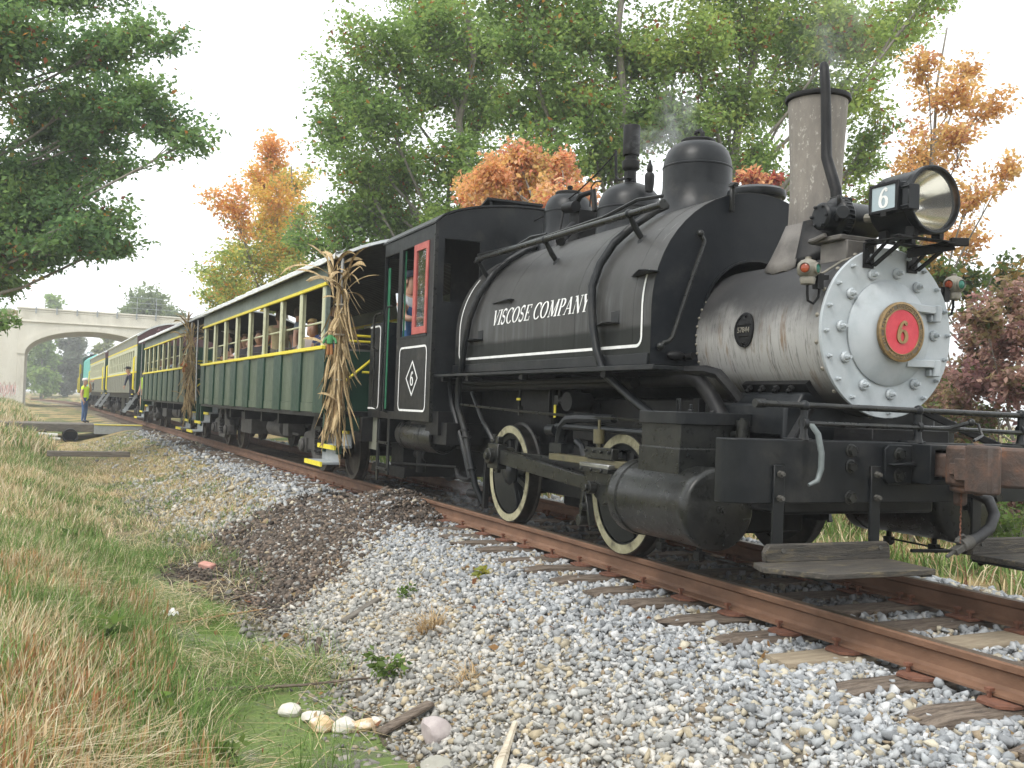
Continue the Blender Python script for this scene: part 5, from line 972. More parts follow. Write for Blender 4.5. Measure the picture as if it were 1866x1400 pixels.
mb = MB(); mb.tube([(.05,-.1,2.46),(-.02,-.1,2.46),(-.10,-.12,2.47)], .03, 8); mb.tube([(-.20,-.52,2.03),(-.1,-.46,2.08),(-.06,-.35,2.16),(-.02,-.22,2.21)], .008, 6); mb.obj('conduit', M['lampshell'], E)
def marker(s):
    g = MB(); o = Vector((-.05, s*.635, 2.08)); g.lathe(o, [(.030,-.10),(.045,-.095),(.052,-.06),(.046,-.05),(.062,-.035),(.070,0),(.064,.035),(.045,.055),(.02,.064),(.018,.075),(.022,.078),(.0001,.084)], 20); mk = g.obj('marker_lamp', M['lampshell'], E, smooth=50)
    for d_, mm, nm in (((.55,-.83*1,0),'redlens','red_lens'), ((.93,.37,0),'greenlens','green_lens')) if s < 0 else (((.25,-.97,0),'redlens','red_lens'), ((.95,-.05,0),'greenlens','green_lens')):
        d_ = Vector(d_).normalized(); q = MB(); q.lathe(o+d_*.055, [(.036,0),(.038,.016),(.033,.020),(.031,.012)], 18, d_, (False, False)); r_ = q.obj('lens_ring', M['lampshell'], mk); q = MB(); q.lathe(o+d_*.055, [(.032,.006),(.026,.016),(.012,.021),(.0001,.022)], 18, d_, (True, False)); q.obj(nm, M[mm], mk)
    g = MB(); g.tube([o+Vector((0,0,-.09)), o+Vector((0,0,-.15)), o+Vector((-.005,s*-.01,-.2)), o+Vector((0,s*-.05,-.215)), o+Vector((0,s*-.09,-.17)), o+Vector((0,s*-.10,-.1))], .009, 7); g.cbox(o+Vector((.0,s*-.085,-.07)), (.05,.05,.10)); g.bar(o+Vector((0,s*-.06,-.05)), o+Vector((-.0,s*-.16,-.04)), .03, .03); g.obj('lamp_bracket', M['black2'], mk)
marker(-1); marker(1)

# ---- buffer beam and all that hangs on it
XB = .35
M['truckmetal'] = mat('grimy_casting', (.05,.048,.042), (.085,.08,.07), 14, .6, bmp=.2)
mb = MB(); pts = [(XB,1.30),(XB,-1.30),(XB-.015,-1.40),(XB-.06,-1.46),(XB-.11,-1.475),(XB-.17,-1.47),(XB-.17,1.47),(XB-.11,1.475),(XB-.06,1.46),(XB-.015,1.40)]
mb.prism(pts, (0,0,.632), (1,0,0), (0,1,0), (0,0,.37)); bm_ = mb.obj('buffer_beam', M['black'], E, bevel=.006, seg=2)
bb = MB(); bb.lathe((0,0,0), [(.042,0),(.042,.006),(.034,.008)], 16, (1,0,0)); bb.bolt((.006,0,0), (1,0,0), .030, .028); bme2 = bb.mesh('beam_bolt'); bme2.materials.append(M['oily'])
for y, z in ((-.61,.945),(-.61,.852),(-.61,.665),(.61,.945),(.61,.852),(.61,.665)):
    q = bpy.data.objects.new('beam_bolt', bme2); COL.objects.link(q); q.parent = bm_; q.location = (XB, y, z); q.rotation_euler = (rnd.random(), 0, 0)
cp = MB(); cp.prism([(-.33,.745),(-.36,.78),(-.36,.96),(-.33,.988),(.33,.988),(.36,.96),(.36,.78),(.33,.745)], (XB,0,0), (0,1,0), (0,0,1), (.022,0,0)); cp.ring([(-.145,.755),(.145,.755),(.145,.995),(-.145,.995)], [(-.105,.785),(.105,.785),(.105,.965),(-.105,.965)], (XB+.02,0,0), (0,1,0), (0,0,1), (.15,0,0))
for s in (-1, 1): cp.prism([(s*.145,.86),(s*.34,.86),(s*.34,.872),(s*.145,.885)], (XB+.02,0,0), (0,1,0), (0,0,1), (.045,0,0))
cpo = cp.obj('coupler_pocket', M['black'], E, bevel=.008, seg=2)
for y, z in ((-.25,.93),(-.25,.80),(.25,.93),(.25,.80)):
    q = bpy.data.objects.new('beam_bolt', bme2); COL.objects.link(q); q.parent = cpo; q.location = (XB+.022, y, z)
mb = MB(); mb.box((.30,-.07,.80),(.64,.07,.945)); 
mb.prism([(.59,-.10),(.655,-.155),(.74,-.17),(.80,-.165),(.80,-.02),(.84,.03),(.95,.10),(1.01,.16),(1.02,.205),(.93,.20),(.78,.165),(.66,.12),(.59,.09)], (0,0,.765), (1,0,0), (0,1,0), (0,0,.235)); mb.prism([(.60,-.08),(.70,-.15),(.79,-.15),(.79,.10),(.64,.09)], (0,0,.725), (1,0,0), (0,1,0), (0,0,.045)); mb.box((.60,-.05,.64),(.66,.02,.77)); cpl = mb.obj('coupler', M['couplerrust'], E, bevel=.018, seg=2)
mb = MB(); mb.prism([(.805,-.19),(.90,-.205),(.985,-.19),(1.005,-.13),(.965,-.075),(.90,-.06),(.805,-.06)], (0,0,.735), (1,0,0), (0,1,0), (0,0,.275)); mb.cyl((.845,-.115,.72),(.845,-.115,1.02),.03,n=14); mb.obj('knuckle', M['couplerrust'], cpl, bevel=.014, seg=2)
mb = MB(); mb.box((.735,-.192,.80),(.83,-.165,.93)); mb.box((.69,-.182,.83),(.745,-.165,.90)); mb.obj('lock_face', M['couplerrust'], cpl, bevel=.006)
mb = MB(); mb.tube([(.40,-.955,1.10),(.40,-.955,1.09),(.425,-.93,1.04),(.43,-.905,.93),(.43,-.905,.84),(.425,-.925,.77),(.42,-.985,.745)], [.013,.016,.018,.018,.018,.016,.010], 10); mb.obj('lever_handle', M['hosegrey'], E)
mb = MB(); mb.tube([(.34,-.95,1.10),(.34,.12,1.095),(.34,.20,1.10),(.40,.32,1.14)], .015, 8); mb.tube([(.34,.10,1.095),(.34,1.36,1.075)], .015, 8); mb.tube([(.40,.32,1.14),(.42,.36,1.13),(.47,.34,1.06),(.60,.12,1.03)], .009, 6); mb.sphere((.40,.32,1.14), .025, 8, 5); mb.obj('uncoupling_lever', M['oily'], E)
mb = MB(); mb.tube([(.325,-1.29,1.208),(.325,1.34,1.195)], .019, 12); mb.cyl((.325,-1.31,1.208),(.325,-1.24,1.208),.026,n=14); fr = mb.obj('front_handrail', M['oily'], E)
for y in (-.95,-.05,.86):
    mb = MB(); mb.tube([(.325,y,1.0),(.325,y,1.04),(.325,y,1.18)], [.034,.022,.022], 10); mb.sphere((.325,y,1.203), .034, 10, 6); mb.lathe((.325,y,1.10), [(.022,-.016),(.036,-.016),(.036,.016),(.022,.016)], 14, (0,1,0)); mb.box((.26,y-.10,1.0),(.345,y+.05,1.012)); mb.obj('handrail_stanchion', M['black'], fr, bevel=.003)
for s in (-1, 1):
    mb = MB()
    for y in (1.155,.425):
        mb = MB(); mb.box((XB+.003,s*y-.038,.30),(XB+.021,s*y+.038,.855)); mb.box((XB+.0215,s*y-.038,.255),(XB+.43,s*y+.038,.272)); hg = mb.obj('step_hanger', M['black'], E, bevel=.002)
        for z in (.805,.665):
            q = MB(); q.bolt((XB+.021,s*y,z),(1,0,0),.02,.022); q.cyl((XB+.04,s*y,z),(XB+.062,s*y,z),.012,n=10); q.obj('hanger_bolt', M['truckmetal'], hg)
    q = MB(); q.prism([(s*1.265,.302),(s*1.275,.36),(s*1.245,.405),(s*.37,.405),(s*.345,.38),(s*.340,.302)], (XB+.022,0,0), (0,1,0), (0,0,1), (.045,0,0)); sbk = q.obj('step_backboard', M['woodstep'], E, bevel=.006)
    for y in (1.155,.425): q = MB(); q.bolt((XB+.067,s*y,.37),(1,0,0),.013,.008,10); q.obj('board_bolt', M['truckmetal'], sbk)
    q = MB(); q.prism([(XB+.03,s*1.33),(XB+.20,s*1.40),(XB+.38,s*1.25),(XB+.47,s*1.18),(XB+.47,s*.40),(XB+.03,s*.36)], (0,0,.272), (1,0,0), (0,1,0), (0,0,.033)); q.obj('step_tread', M['woodstep'], E, bevel=.005)
mb = MB(); mb.tube([(.36,.28,.72),(.46,.30,.70),(.55,.32,.66),(.60,.31,.58),(.63,.24,.505),(.64,.14,.455),(.65,.05,.425)], .034, 12); ah = mb.obj('air_hose', M['rubber'], E)
mb = MB(); mb.cyl((.65,.06,.43),(.65,-.02,.405),.04,n=14); mb.bar((.65,-.01,.40),(.66,-.09,.37),.05,.04); mb.bar((.66,-.06,.385),(.67,-.16,.345),.02,.018); mb.bar((.65,.0,.41),(.65,-.06,.44),.03,.03); mb.tube([(.65,.02,.45),(.66,-.02,.47),(.65,-.05,.45)], .01, 6); mb.obj('hose_coupling', M['truckmetal'], ah, bevel=.004)
mb = MB()
for k in range(14):
    z = .72-.022*k; mb.tube([(.66+.006*(k%2),-.045-.0*k,z+.013),(.66,-.045+.008*((k+1)%2),z),(.66+.006*(k%2),-.045,z-.013)], .0045, 5)
mb.obj('coupling_chain', M['rustplate'], ah)
mb = MB(); 
for s in (-1, 1): mb.box((-.20,s*.45-.03,.62),(.18,s*.45+.03,.95)); mb.bar((-.15,s*.5,1.2),(.18,s*.95,.95),.05,.05)
mb.box((-.15,-.3,.95),(.2,.35,1.08)); mb.cyl((.12,.35,1.0),(.12,.35,1.10),.06); mb.obj('front_deck', M['black2'], E, bevel=.006)
mb = MB(); mb.tube([(.1,.65,.62),(.12,.70,.45),(.15,.72,.30)], .02, 8); mb.tube([(.15,.1,.30),(.15,.75,.28)], .012, 6); mb.tube([(-.1,.9,.35),(-.05,.95,.22),(0,.9,.18),(.05,.95,.22)], .03, 8); mb.obj('guard_iron', M['black2'], E)

# ---- cab
XC, XR = -5.53, -7.42
def roofz(y): return 3.15 + .285*math.sqrt(max(0, 1-(y/1.2)**2))**1.25 if abs(y) < 1.2 else 3.15
ys = [-1.2+2.4*k/24 for k in range(25)]
def cabend(x, th, holes, nm):                       # end wall with window holes, assembled from panels
    mb = MB(); z0 = .94
    mb.prism([(-1.2,2.99),(1.2,2.99)] + [(y, roofz(y)) for y in ys[::-1]], (x,0,0), (0,1,0), (0,0,1), (th,0,0))
    return mb
mb = cabend(XC-.02, .02, 0, '')
for s in (-1, 1):
    a, b_ = sorted((s*1.2, s*1.09)); mb.box((XC-.02,a,.94),(XC,b_,2.99)); a, b_ = sorted((s*1.09, s*.66)); mb.box((XC-.02,a,.94),(XC,b_,2.287)); 
mb.box((XC-.02,-.66,.94),(XC,.66,2.99)); wf = mb.obj('cab_front', M['black'], E, smooth=0)
mb = MB(); mb.box((XC,-1.203,.938),(XC+.004,-1.165,3.15)); mb.box((XC-.03,-1.206,.938),(XC+.002,-1.2005,3.15)); mb.obj('corner_angle', M['oily'], wf)
mb = MB(); Y = -1.2
mb.box((XR,Y,2.99),(XC-.02,Y+.02,3.15)); mb.box((XR,Y,.94),(-7.39,Y+.02,2.99)); mb.box((-6.815,Y-.004,1.93),(-6.675,Y+.025,2.99)); mb.box((-6.815,Y,.94),(XC-.02,Y+.02,1.93)); mb.box((-5.735,Y,1.93),(XC-.02,Y+.02,2.99)); mb.box((XR,Y,.94),(-6.815,Y+.02,1.03)); mb.box((-6.68,Y-.008,1.905),(-5.72,Y+.03,1.935))
cs_ = mb.obj('cab_side', M['black'], E, smooth=0, bevel=.003)
mb = MB(); Y = 1.18; mb.box((XR,Y,.94),(XC-.02,Y+.02,1.93)); mb.box((XR,Y,2.99),(XC-.02,Y+.02,3.15)); mb.box((-6.815,Y,1.93),(-6.675,Y+.02,2.99)); mb.box((XR,Y,1.93),(-7.2,Y+.02,2.99)); mb.box((-5.735,Y,1.93),(XC-.02,Y+.02,2.99)); mb.obj('cab_side', M['black'], E, smooth=0)
mb = cabend(XR, .02, 0, ''); mb.box((XR,-1.2,.94),(XR+.02,1.2,2.0)); mb.box((XR,-1.2,2.0),(XR+.02,-1.15,2.99)); mb.box((XR,1.15,2.0),(XR+.02,1.2,2.99)); mb.box((XR,-.3,2.0),(XR+.02,.3,2.99)); mb.obj('cab_rear', M['black'], E, smooth=0)
mb = MB(); n = 24; A = [(XR-.06,y*1.012,roofz(y)+.004) for y in ys]; 
mb.ring([(y*1.012, roofz(y)+.024) for y in ys], [(y*1.012, roofz(y)+.003) for y in ys], (XR-.06,0,0), (0,1,0), (0,0,1), (XC+.03-XR+.06,0,0), closed=False); rf_ = mb.obj('cab_roof', M['black'], E, smooth=40)
mb = MB(); mb.prism([(-6.85,3.43),(-6.85,3.455),(-6.20,3.66),(-6.20,3.635)], (0,-.32,0), (1,0,0), (0,0,1), (0,.75,0)); mb.bar((-6.25,-.25,3.43),(-6.25,-.25,3.62),.03,.02); mb.bar((-6.25,.35,3.43),(-6.25,.35,3.62),.03,.02); mb.obj('roof_hatch', M['black'], rf_)
mb = MB(); mb.box((XR+.02,-1.18,.96),(XC-.02,1.18,1.03)); mb.obj('cab_floor', M['interior'], E)
mb = MB(); mb.cyl((-5.95,0,1.75),(XC-.03,0,1.75),.62,n=36); mb.cyl((-6.02,0,1.95),(-5.95,0,1.95),.3); mb.tube([(-6.0,-.5,2.2),(-6.15,-.5,2.3),(-6.1,.5,2.3)], .02, 6); mb.box((-6.6,-1.1,1.03),(-6.1,-.7,1.45)); mb.obj('boiler_backhead', M['interior'], E)
mb = MB(); mb.box((-6.70,-1.165,1.03),(-6.66,-1.155,2.985)); mb.box((-7.385,-1.16,1.06),(-7.30,-1.15,2.85)); mb.obj('inner_post', M['greenstrip'], E)
mb = MB(); mb.ring([(-6.215,1.938),(-5.725,1.938),(-5.725,2.985),(-6.215,2.985)], [(-6.12,2.02),(-5.79,2.02),(-5.79,2.905),(-6.12,2.905)], (0,-1.216,0), (1,0,0), (0,0,1), (0,.03,0)); sash = mb.obj('red_window_frame', M['redframe'], E, bevel=.003)
m, t, b, o = nt('window_glass'); b.inputs['Base Color'].default_value = (.05,.055,.055,1); b.inputs['Roughness'].default_value = .02; b.inputs['Specular IOR Level'].default_value = .6; gl = t.nodes.new('ShaderNodeBsdfGlossy'); gl.inputs['Roughness'].default_value = .03; tp = t.nodes.new('ShaderNodeBsdfTransparent'); mg = t.nodes.new('ShaderNodeMixShader'); mg.inputs[0].default_value = .42; t.links.new(tp.outputs[0], mg.inputs[1]); t.links.new(gl.outputs[0], mg.inputs[2]); t.links.new(mg.outputs[0], o.inputs[0]); bp = t.nodes.new('ShaderNodeBump'); bp.inputs['Strength'].default_value = .5; bp.inputs['Distance'].default_value = .02; t.links.new(noise(t, 4, 3, .6, (1,1,3)), bp.inputs['Height']); t.links.new(bp.outputs[0], gl.inputs['Normal']); M['cabglass'] = m
mb = MB(); mb.box((-6.12,-1.203,2.02),(-5.79,-1.197,2.905)); mb.obj('glass', M['cabglass'], sash)
def lining(x0, x1, z0, z1, y, w, r_, nm, parent, open_left=False):
    path = []
    for cx0, cz0, a0 in ((x1-r_,z1-r_,90),(x1-r_,z0+r_,0),(x0+r_,z0+r_,-90),(x0+r_,z1-r_,180)):
        for k in range(6): a = rad(a0-18*k) if True else 0; path.append((cx0+r_*math.cos(a), cz0+r_*math.sin(a)))
    path.append(path[0]); mb = MB()
    A = []; B = []
    n = len(path)
    cxm, czm = (x0+x1)/2, (z0+z1)/2
    for i, (x, z) in enumerate(path):
        a = path[i-1 if i else n-2]; b_ = path[(i+1) if i < n-1 else 1]; dx, dz = b_[0]-a[0], b_[1]-a[1]; l = math.hypot(dx, dz)
        A.append((x-dz/l*w/2, y, z+dx/l*w/2)); B.append((x+dz/l*w/2, y, z-dx/l*w/2))
    mb.strip(A, B); return mb.obj(nm, M['white'], parent, smooth=0)
lining(-6.66,-5.69,1.055,1.795,-1.2035,.024,.07,'white_lining',cs_)
mb = MB(); dm = [(-6.165,1.22),(-6.395,1.43),(-6.165,1.64),(-5.965,1.43)]; cxx, czz = -6.175, 1.43; mb.ring(dm, [(cxx+(x-cxx)*.86, czz+(z-czz)*.86) for x, z in dm], (0,-1.2045,0), (1,0,0), (0,0,1), (0,.002,0)); mb.obj('diamond_outline', M['white'], cs_, smooth=0)
write('6', lambda a, b_: (-6.235+a, -1.2045, 1.345+b_), .19, .17, 0, 'cab_number', M['white'], cs_)
mb = MB(); mb.box((-7.95,-1.2,.94),(XR-.003,1.2,2.17)); bk = mb.obj('coal_bunker', M['black'], E, bevel=.004)
mb = MB(); q = [(-7.95,2.12)]+[(-7.56+.07*math.cos(rad(a)),2.05+.07*math.sin(rad(a))) for a in (90,60,30,0)]+[(-7.56+.07*math.cos(rad(a)),1.13+.07*math.sin(rad(a))) for a in (0,-30,-60,-90)]+[(-7.95,1.06)]
for a, b_ in zip(q[:-1], q[1:]): mb.bar((a[0],-1.2025,a[1]),(b_[0],-1.2025,b_[1]),.022,.003,(0,1,0))
mb.obj('white_lining', M['white'], bk, smooth=0)
mb = MB(); 
mb.tube([(-7.10,-1.205,1.02),(-7.10,-1.25,1.03),(-7.10,-1.25,2.28),(-7.09,-1.24,2.33),(-7.04,-1.205,2.34)], .014, 8); mb.tube([(-7.60,-1.205,1.80),(-7.60,-1.26,1.84),(-7.60,-1.26,2.22),(-7.56,-1.25,2.27),(-7.46,-1.205,2.28)], .016, 8); mb.tube([(-7.55,-1.205,1.06),(-7.55,-1.26,1.08),(-7.55,-1.26,1.82)], .012, 8); mb.obj('cab_handrail', M['oily'], E)
mb = MB(); mb.box((-6.4,-1.12,.70),(XC+.35,-.7,.94)); mb.box((-5.75,-1.16,.80),(-5.35,-.8,1.06)); mb.obj('cab_bracket', M['black2'], E)
mb = MB(); mb.lathe((0,-.99,.765), [(.0001,-6.93),(.12,-6.92),(.17,-6.88),(.185,-6.82),(.185,-5.63),(.178,-5.60),(.165,-5.60),(.160,-5.63),(.0001,-5.64)], 36, (1,0,0)); at_ = mb.obj('air_reservoir', M['oily'], E, smooth=45)
mb = MB()
for x in (-6.65,-5.98): mb.lathe((x,-.99,.765), [(.187,-.02),(.189,-.02),(.189,.02),(.187,.02)], 36, (1,0,0), (False,False)); mb.box((x-.02,-1.0,.94),(x+.02,-.98,.96))
mb.obj('tank_strap', M['black'], at_)
mb = MB()
for x in (-7.56,-7.12): mb.box((x-.045,-1.17,.14 if x < -7.3 else .24),(x+.045,-1.15,.94))
lad = mb.obj('cab_ladder', M['black'], E, bevel=.003)
for z in (.63,.30):
    q = MB(); q.cyl((-7.56,-1.17,z),(-7.12,-1.17,z),.018,n=10); q.obj('rung', M['oily'], lad)
mb = MB(); mb.box((-8.0,-1.15,.52),(-7.62,-1.12,.94)); mb.obj('rear_plate', M['olivegray'], E)
mb = MB(); mb.box((-7.98,-1.3,.62),(-7.86,1.3,.94)); mb.obj('rear_beam', M['black2'], E, bevel=.006)
mb = MB(); mb.prism([(-8.45,.20),(-8.40,.30),(-8.30,.33),(-7.0,.33),(-7.0,.20)], (0,-.98,0), (1,0,0), (0,0,1), (0,.03,0)); mb.tube([(-7.6,-.96,.36),(-5.3,-.94,.46)], .016, 6); mb.box((-7.8,-.9,.2),(-7.3,.9,.62)); mb.cyl((-7.0,-.8,.52),(-6.6,-.8,.5),.07); mb.cyl((-6.75,-.85,.56),(-6.75,-.85,.30),.06); mb.tube([(-5.35,-.92,.45),(-5.3,-.92,.36),(-5.1,-.92,.34),(-4.9,-.9,.35)], .03, 8); mb.cyl((-5.05,-.88,.20),(-4.75,-.86,.20),.045); mb.obj('rear_gear', M['black2'], E, bevel=.004)
mb = MB(); mb.bar((-4.64,-.86,.70),(-4.66,-.86,.08),.05,.05,(1,0,0)); mb.prism([(-4.62,.20),(-4.66,.20),(-4.68,.48),(-4.66,.75),(-4.62,.75)], (0,-.84,0), (1,0,0), (0,0,1), (0,.1,0)); mb.obj('brake_shoe', M['black2'], E)
# ------------------------------------------------------------------ open coaches
def wheelset(parent, x, z=.42, r_=.42, nm='wheel'):
    for s in (-1, 1):
        mb = MB(); mb.lathe((x, s*.83, z), [(.10,.03),(.11,0),(.16,-.03),(.33,-.035),(.36,-.01),(.365,0),(r_-.004,0),(r_,-.01),(r_+.004,-.095),(r_+.028,-.11),(r_+.028,-.13),(.37,-.135),(.15,-.12),(.10,-.15)], 40, (0,s,0), (True, True)); mb.obj(nm, M['wheeliron'], parent, smooth=40)
    mb = MB(); mb.cyl((x,-.75,z),(x,.75,z),.075); mb.obj('axle', M['black2'], parent)
M['wheeliron'] = mat('coach_wheel_iron', (.035,.028,.024), (.07,.055,.045), 6, .45, metal=.4, c3=(.09,.06,.045), c3s=4)
M['truck'] = mat('dusty_truck_iron', (.035,.033,.030), (.065,.06,.055), 7, .7, bmp=.2, bscale=40)
def spring(mb, c, r_, z0, z1, turns, w): 
    n = turns*14; mb.tube([(c[0]+r_*math.cos(2*math.pi*k/14), c[1]+r_*math.sin(2*math.pi*k/14), z0+(z1-z0)*k/n) for k in range(n+1)], w, 6)
def truck(parent, xc, nm='truck'):
    mb = MB(); mb.box((xc-.2,-1.0,.50),(xc+.2,1.0,.72)); tr = mb.obj(nm, M['truck'], parent, bevel=.02)
    for s in (-1, 1):
        y = s*1.06; mb = MB()
        o_ = [(-1.02,.52),(-.92,.62),(-.55,.66),(-.38,.88),(-.22,.96),(.22,.96),(.38,.88),(.55,.66),(.92,.62),(1.02,.52),(1.0,.36),(.8,.32),(.52,.36),(.36,.22),(-.36,.22),(-.52,.36),(-.8,.32),(-1.0,.36)]
        i_ = [(-.30,.50),(-.30,.56),(-.28,.62),(-.26,.78),(-.18,.86),(.18,.86),(.26,.78),(.28,.62),(.30,.56),(.30,.50),(.30,.42),(.29,.38),(.28,.34),(.24,.30),(-.24,.30),(-.28,.34),(-.29,.38),(-.30,.42)]
        mb.ring(o_, i_, (xc, y-.05, 0), (1,0,0), (0,0,1), (0,.10,0)); mb.obj('truck_side_frame', M['truck'], tr, bevel=.015)
        mb = MB(); spring(mb, (xc-.10, y), .085, .31, .68, 5, .02); spring(mb, (xc+.10, y), .085, .31, .68, 5, .02); mb.box((xc-.22,y-.1,.68),(xc+.22,y+.1,.74)); mb.obj('coil_spring', M['black2'], tr)
        for d_ in (-.83,.83): mb = MB(); mb.box((xc+d_-.13,y-.09,.30),(xc+d_+.13,y+.11,.54)); mb.lathe((xc+d_,y+s*.10,.42), [(.11,0),(.11,.03),(.08,.05),(.0001,.05)], 16, (0,s,0)); mb.obj('axle_box', M['truck'], tr, bevel=.02)
    for d_ in (-.83,.83): wheelset(tr, xc+d_)
    return tr
def roof_arc(hw, ze, za, n=20): return [(-hw+2*hw*k/n, ze+(za-ze)*(1-(abs(-1+2*k/n))**2.2)) for k in range(n+1)]
def open_coach(loc, rz):
    C_ = thing('open_coach', 'dark green open sided coach with cream posts and yellow rails, right behind the engine', 'railway coach', loc, rz, 'open excursion coaches')
    HL, HW = 5.6, 1.4; xs = [5.5-1.36*k for k in range(9)]
    mb = MB(); mb.box((-HL,-HW,.90),(HL,HW,.96)); mb.box((-6.5,-1.3,.92),(6.5,1.3,1.0)); mb.box((-6.4,-.4,.66),(6.4,.4,.9)); 
    for x in (-2.2,-.6,1.0,2.4): mb.box((x-.05,-1.3,.72),(x+.05,1.3,.92))
    mb.obj('underframe', M['black2'], C_)
    mb = MB(); mb.box((-2.0,-1.1,.42),(-.9,-.6,.85)); mb.obj('tool_box', M['truck'], C_, bevel=.01); mb = MB(); mb.cyl((.6,-.95,.62),(1.7,-.95,.62),.17,n=20); mb.tube([(1.9,-1.0,.75),(2.3,-1.0,.55),(2.7,-1.0,.55)], .03, 6); mb.box((1.9,-1.1,.5),(2.3,-.8,.85)); mb.obj('brake_gear', M['truck'], C_, bevel=.01)
    # flank: sheets between raised ribs
    for s in (-1, 1):
        for k in range(9):
            mb = MB(); x = xs[k]; y0, y1 = sorted((s*(HW+.035), s*(HW-.02))); mb.box((x-.29,y0,.955),(x+.25,y1,1.86)); mb.obj('side_rib', M['green'], C_, bevel=.006)
            if k < 8:
                mb = MB(); y0, y1 = sorted((s*HW, s*(HW-.03))); mb.box((xs[k+1]+.25,y0,1.10),(x-.29,y1,1.86)); mb.box((xs[k+1]+.25,*( (y0-.008, ) if s<0 else (y0,)),.965),(x-.29,y1+(.008 if s > 0 else 0),1.098)); mb.obj('side_panel', M['greenpanel'], C_, bevel=.002)
        y0, y1 = sorted((s*(HW+.05), s*(HW-.05))); mb = MB(); mb.box((-5.66,y0,1.862),(5.66,y1,1.915)); mb.obj('sill_rail', M['yellow'], C_, bevel=.006)
        y0, y1 = sorted((s*(HW+.03), s*(HW-.01)))
        mb = MB(); mb.box((-5.68,y0,2.765),(5.68,y1,2.815)); mb.obj('yellow_trim', M['yellow'], C_, bevel=.006)
        mb = MB(); r2 = random.Random(4); n = 30
        A = [(-5.68+11.36*k/n, s*(HW+.004+r2.uniform(-.006,.006)), 2.815) for k in range(n+1)]; B = [(-5.68+11.36*k/n, s*(HW+.004+r2.uniform(-.006,.006)), 3.07) for k in range(n+1)]; mb.strip(A, B); mb.obj('fascia_board', M['letterboard'], C_, smooth=60)
    for k in range(9):
        x = xs[k]; mb = MB(); mb.box((x-.055,-HW-.01,1.915),(x+.055,-HW+.07,2.765)); mb.box((x-.085,-HW+.0,1.915),(x+.085,-HW+.015,2.765)); mb.obj('window_post', M['cream'], C_, bevel=.004)
        mb = MB(); mb.box((x-.075,HW-.10,1.915),(x+.075,HW+.01,2.765)); mb.obj('window_post', M['cream'], C_, bevel=.004)
    mb = MB(); mb.tube([(-5.5,-HW+.10,2.285),(5.5,-HW+.10,2.285)], .017, 8); mb.obj('guard_bar', M['cream'], C_)
    mb = MB(); mb.box((-5.5,HW-.14,1.915),(5.5,HW-.12,2.70)); mb.obj('side_curtain', M['interior'], C_)
    # roof
    ro = roof_arc(1.54, 3.07, 3.46); ri = roof_arc(1.50, 3.045, 3.425)
    mb = MB(); mb.ring(ro, ri, (-6.5,0,0), (0,1,0), (0,0,1), (13.05,0,0), closed=False); rf = mb.obj('roof', M['roof'], C_, smooth=40)
    mb = MB(); n = 60; vs_ = []
    for k in range(n*2+1):
        x = -6.48+13.0*k/(2*n); dz = .012*(k % 2)
        vs_ += [(x, a*.985, b_-.006-dz) for a, b_ in ri]
    q = len(ri); mb.add(vs_, [(i*q+j, i*q+j+1, (i+1)*q+j+1, (i+1)*q+j) for i in range(2*n) for j in range(q-1)]); mb.obj('corrugated_ceiling', M['roofdark'], rf, smooth=0)
    mb = MB(); r3 = random.Random(9); nn = 66
    ra = [(-6.5+13.05*k/nn, -1.545-r3.uniform(0,.012), 3.035+r3.uniform(-.006,.006)) for k in range(nn+1)]; rb = [(a_, b_+.005, 3.10+.012*math.sin(k*2.2)+r3.uniform(-.006,.006)) for k, (a_, b_, c_) in enumerate(ra)]; rc = [(a_, -1.40, c_+.07) for a_, b_, c_ in rb]
    mb.strip(ra, rb); mb.strip(rb, rc); mb.obj('roof_edge', M['roof'], rf, smooth=50)
    mb = MB()
    for k in range(44): mb.sphere((-6.4+.3*k,-1.53,3.088), .03, 7, 4, (1.6,.7,.5))
    tag(mb.obj('roof_edge_clip', M['roof'], rf), kind='stuff')
    mb = MB(); mb.box((-5.55,-1.36,.96),(5.55,1.36,1.06)); mb.obj('floor', M['interior'], C_)
    for k in range(8):
        x = 4.7-1.3*k
        for y0, y1 in ((-1.28,-.30),(.30,1.28)): mb = MB(); mb.box((x-.22,y0,1.46),(x+.22,y1,1.52)); mb.box((x-.25,y0,1.52),(x-.20,y1,1.95)); mb.box((x-.2,y0+.1,1.06),(x+.2,y0+.16,1.46)); mb.tube([(x-.23,y0+.03,1.9),(x-.23,y0+.03,1.99),(x-.23,y0+.12,2.03),(x-.23,y1-.12,2.03),(x-.23,y1-.03,1.99),(x-.23,y1-.03,1.9)], .015, 6); mb.obj('bench_seat', M['benchgrey'], C_)
    # end walls, platforms, steps, rails
    for e in (-1, 1):
        X = e*5.58; mb = MB(); a, b_ = sorted((X, X+e*.03))
        mb.box((a,-HW,.96),(b_,HW,1.86)); mb.box((a-.01,-HW-.03,.955),(b_+.01,-HW+.12,1.862)); mb.obj('end_wall', M['green'], C_, bevel=.004)
        mb = MB(); a, b_ = sorted((X, X+e*.05)); mb.box((a,-HW-.0,1.915),(b_,-HW+.06,2.98)); mb.obj('corner_post', M['letterboard'], C_); mb = MB(); mb.box((a,HW-.06,1.915),(b_,HW,2.98)); mb.obj('corner_post', M['letterboard'], C_)
        mb = MB(); xx = X+e*.10
        mb.tube([(xx,-1.25,1.06),(xx,-1.25,1.10),(xx,-1.25,1.28),(xx,-1.19,1.34),(xx,-.62,1.83),(xx,-.1,1.84)], .020, 8); mb.tube([(xx,-.85,1.56),(xx,.5,1.55)], .018, 8); mb.obj('yellow_grab_rail', M['yellow'], C_)
        for z in (2.0, 2.08): mb = MB(); mb.tube([(xx-.03*e,-1.15,z),(xx-.03*e,1.2,z)], .018, 8); mb.obj('yellow_grab_rail', M['yellow'], C_)
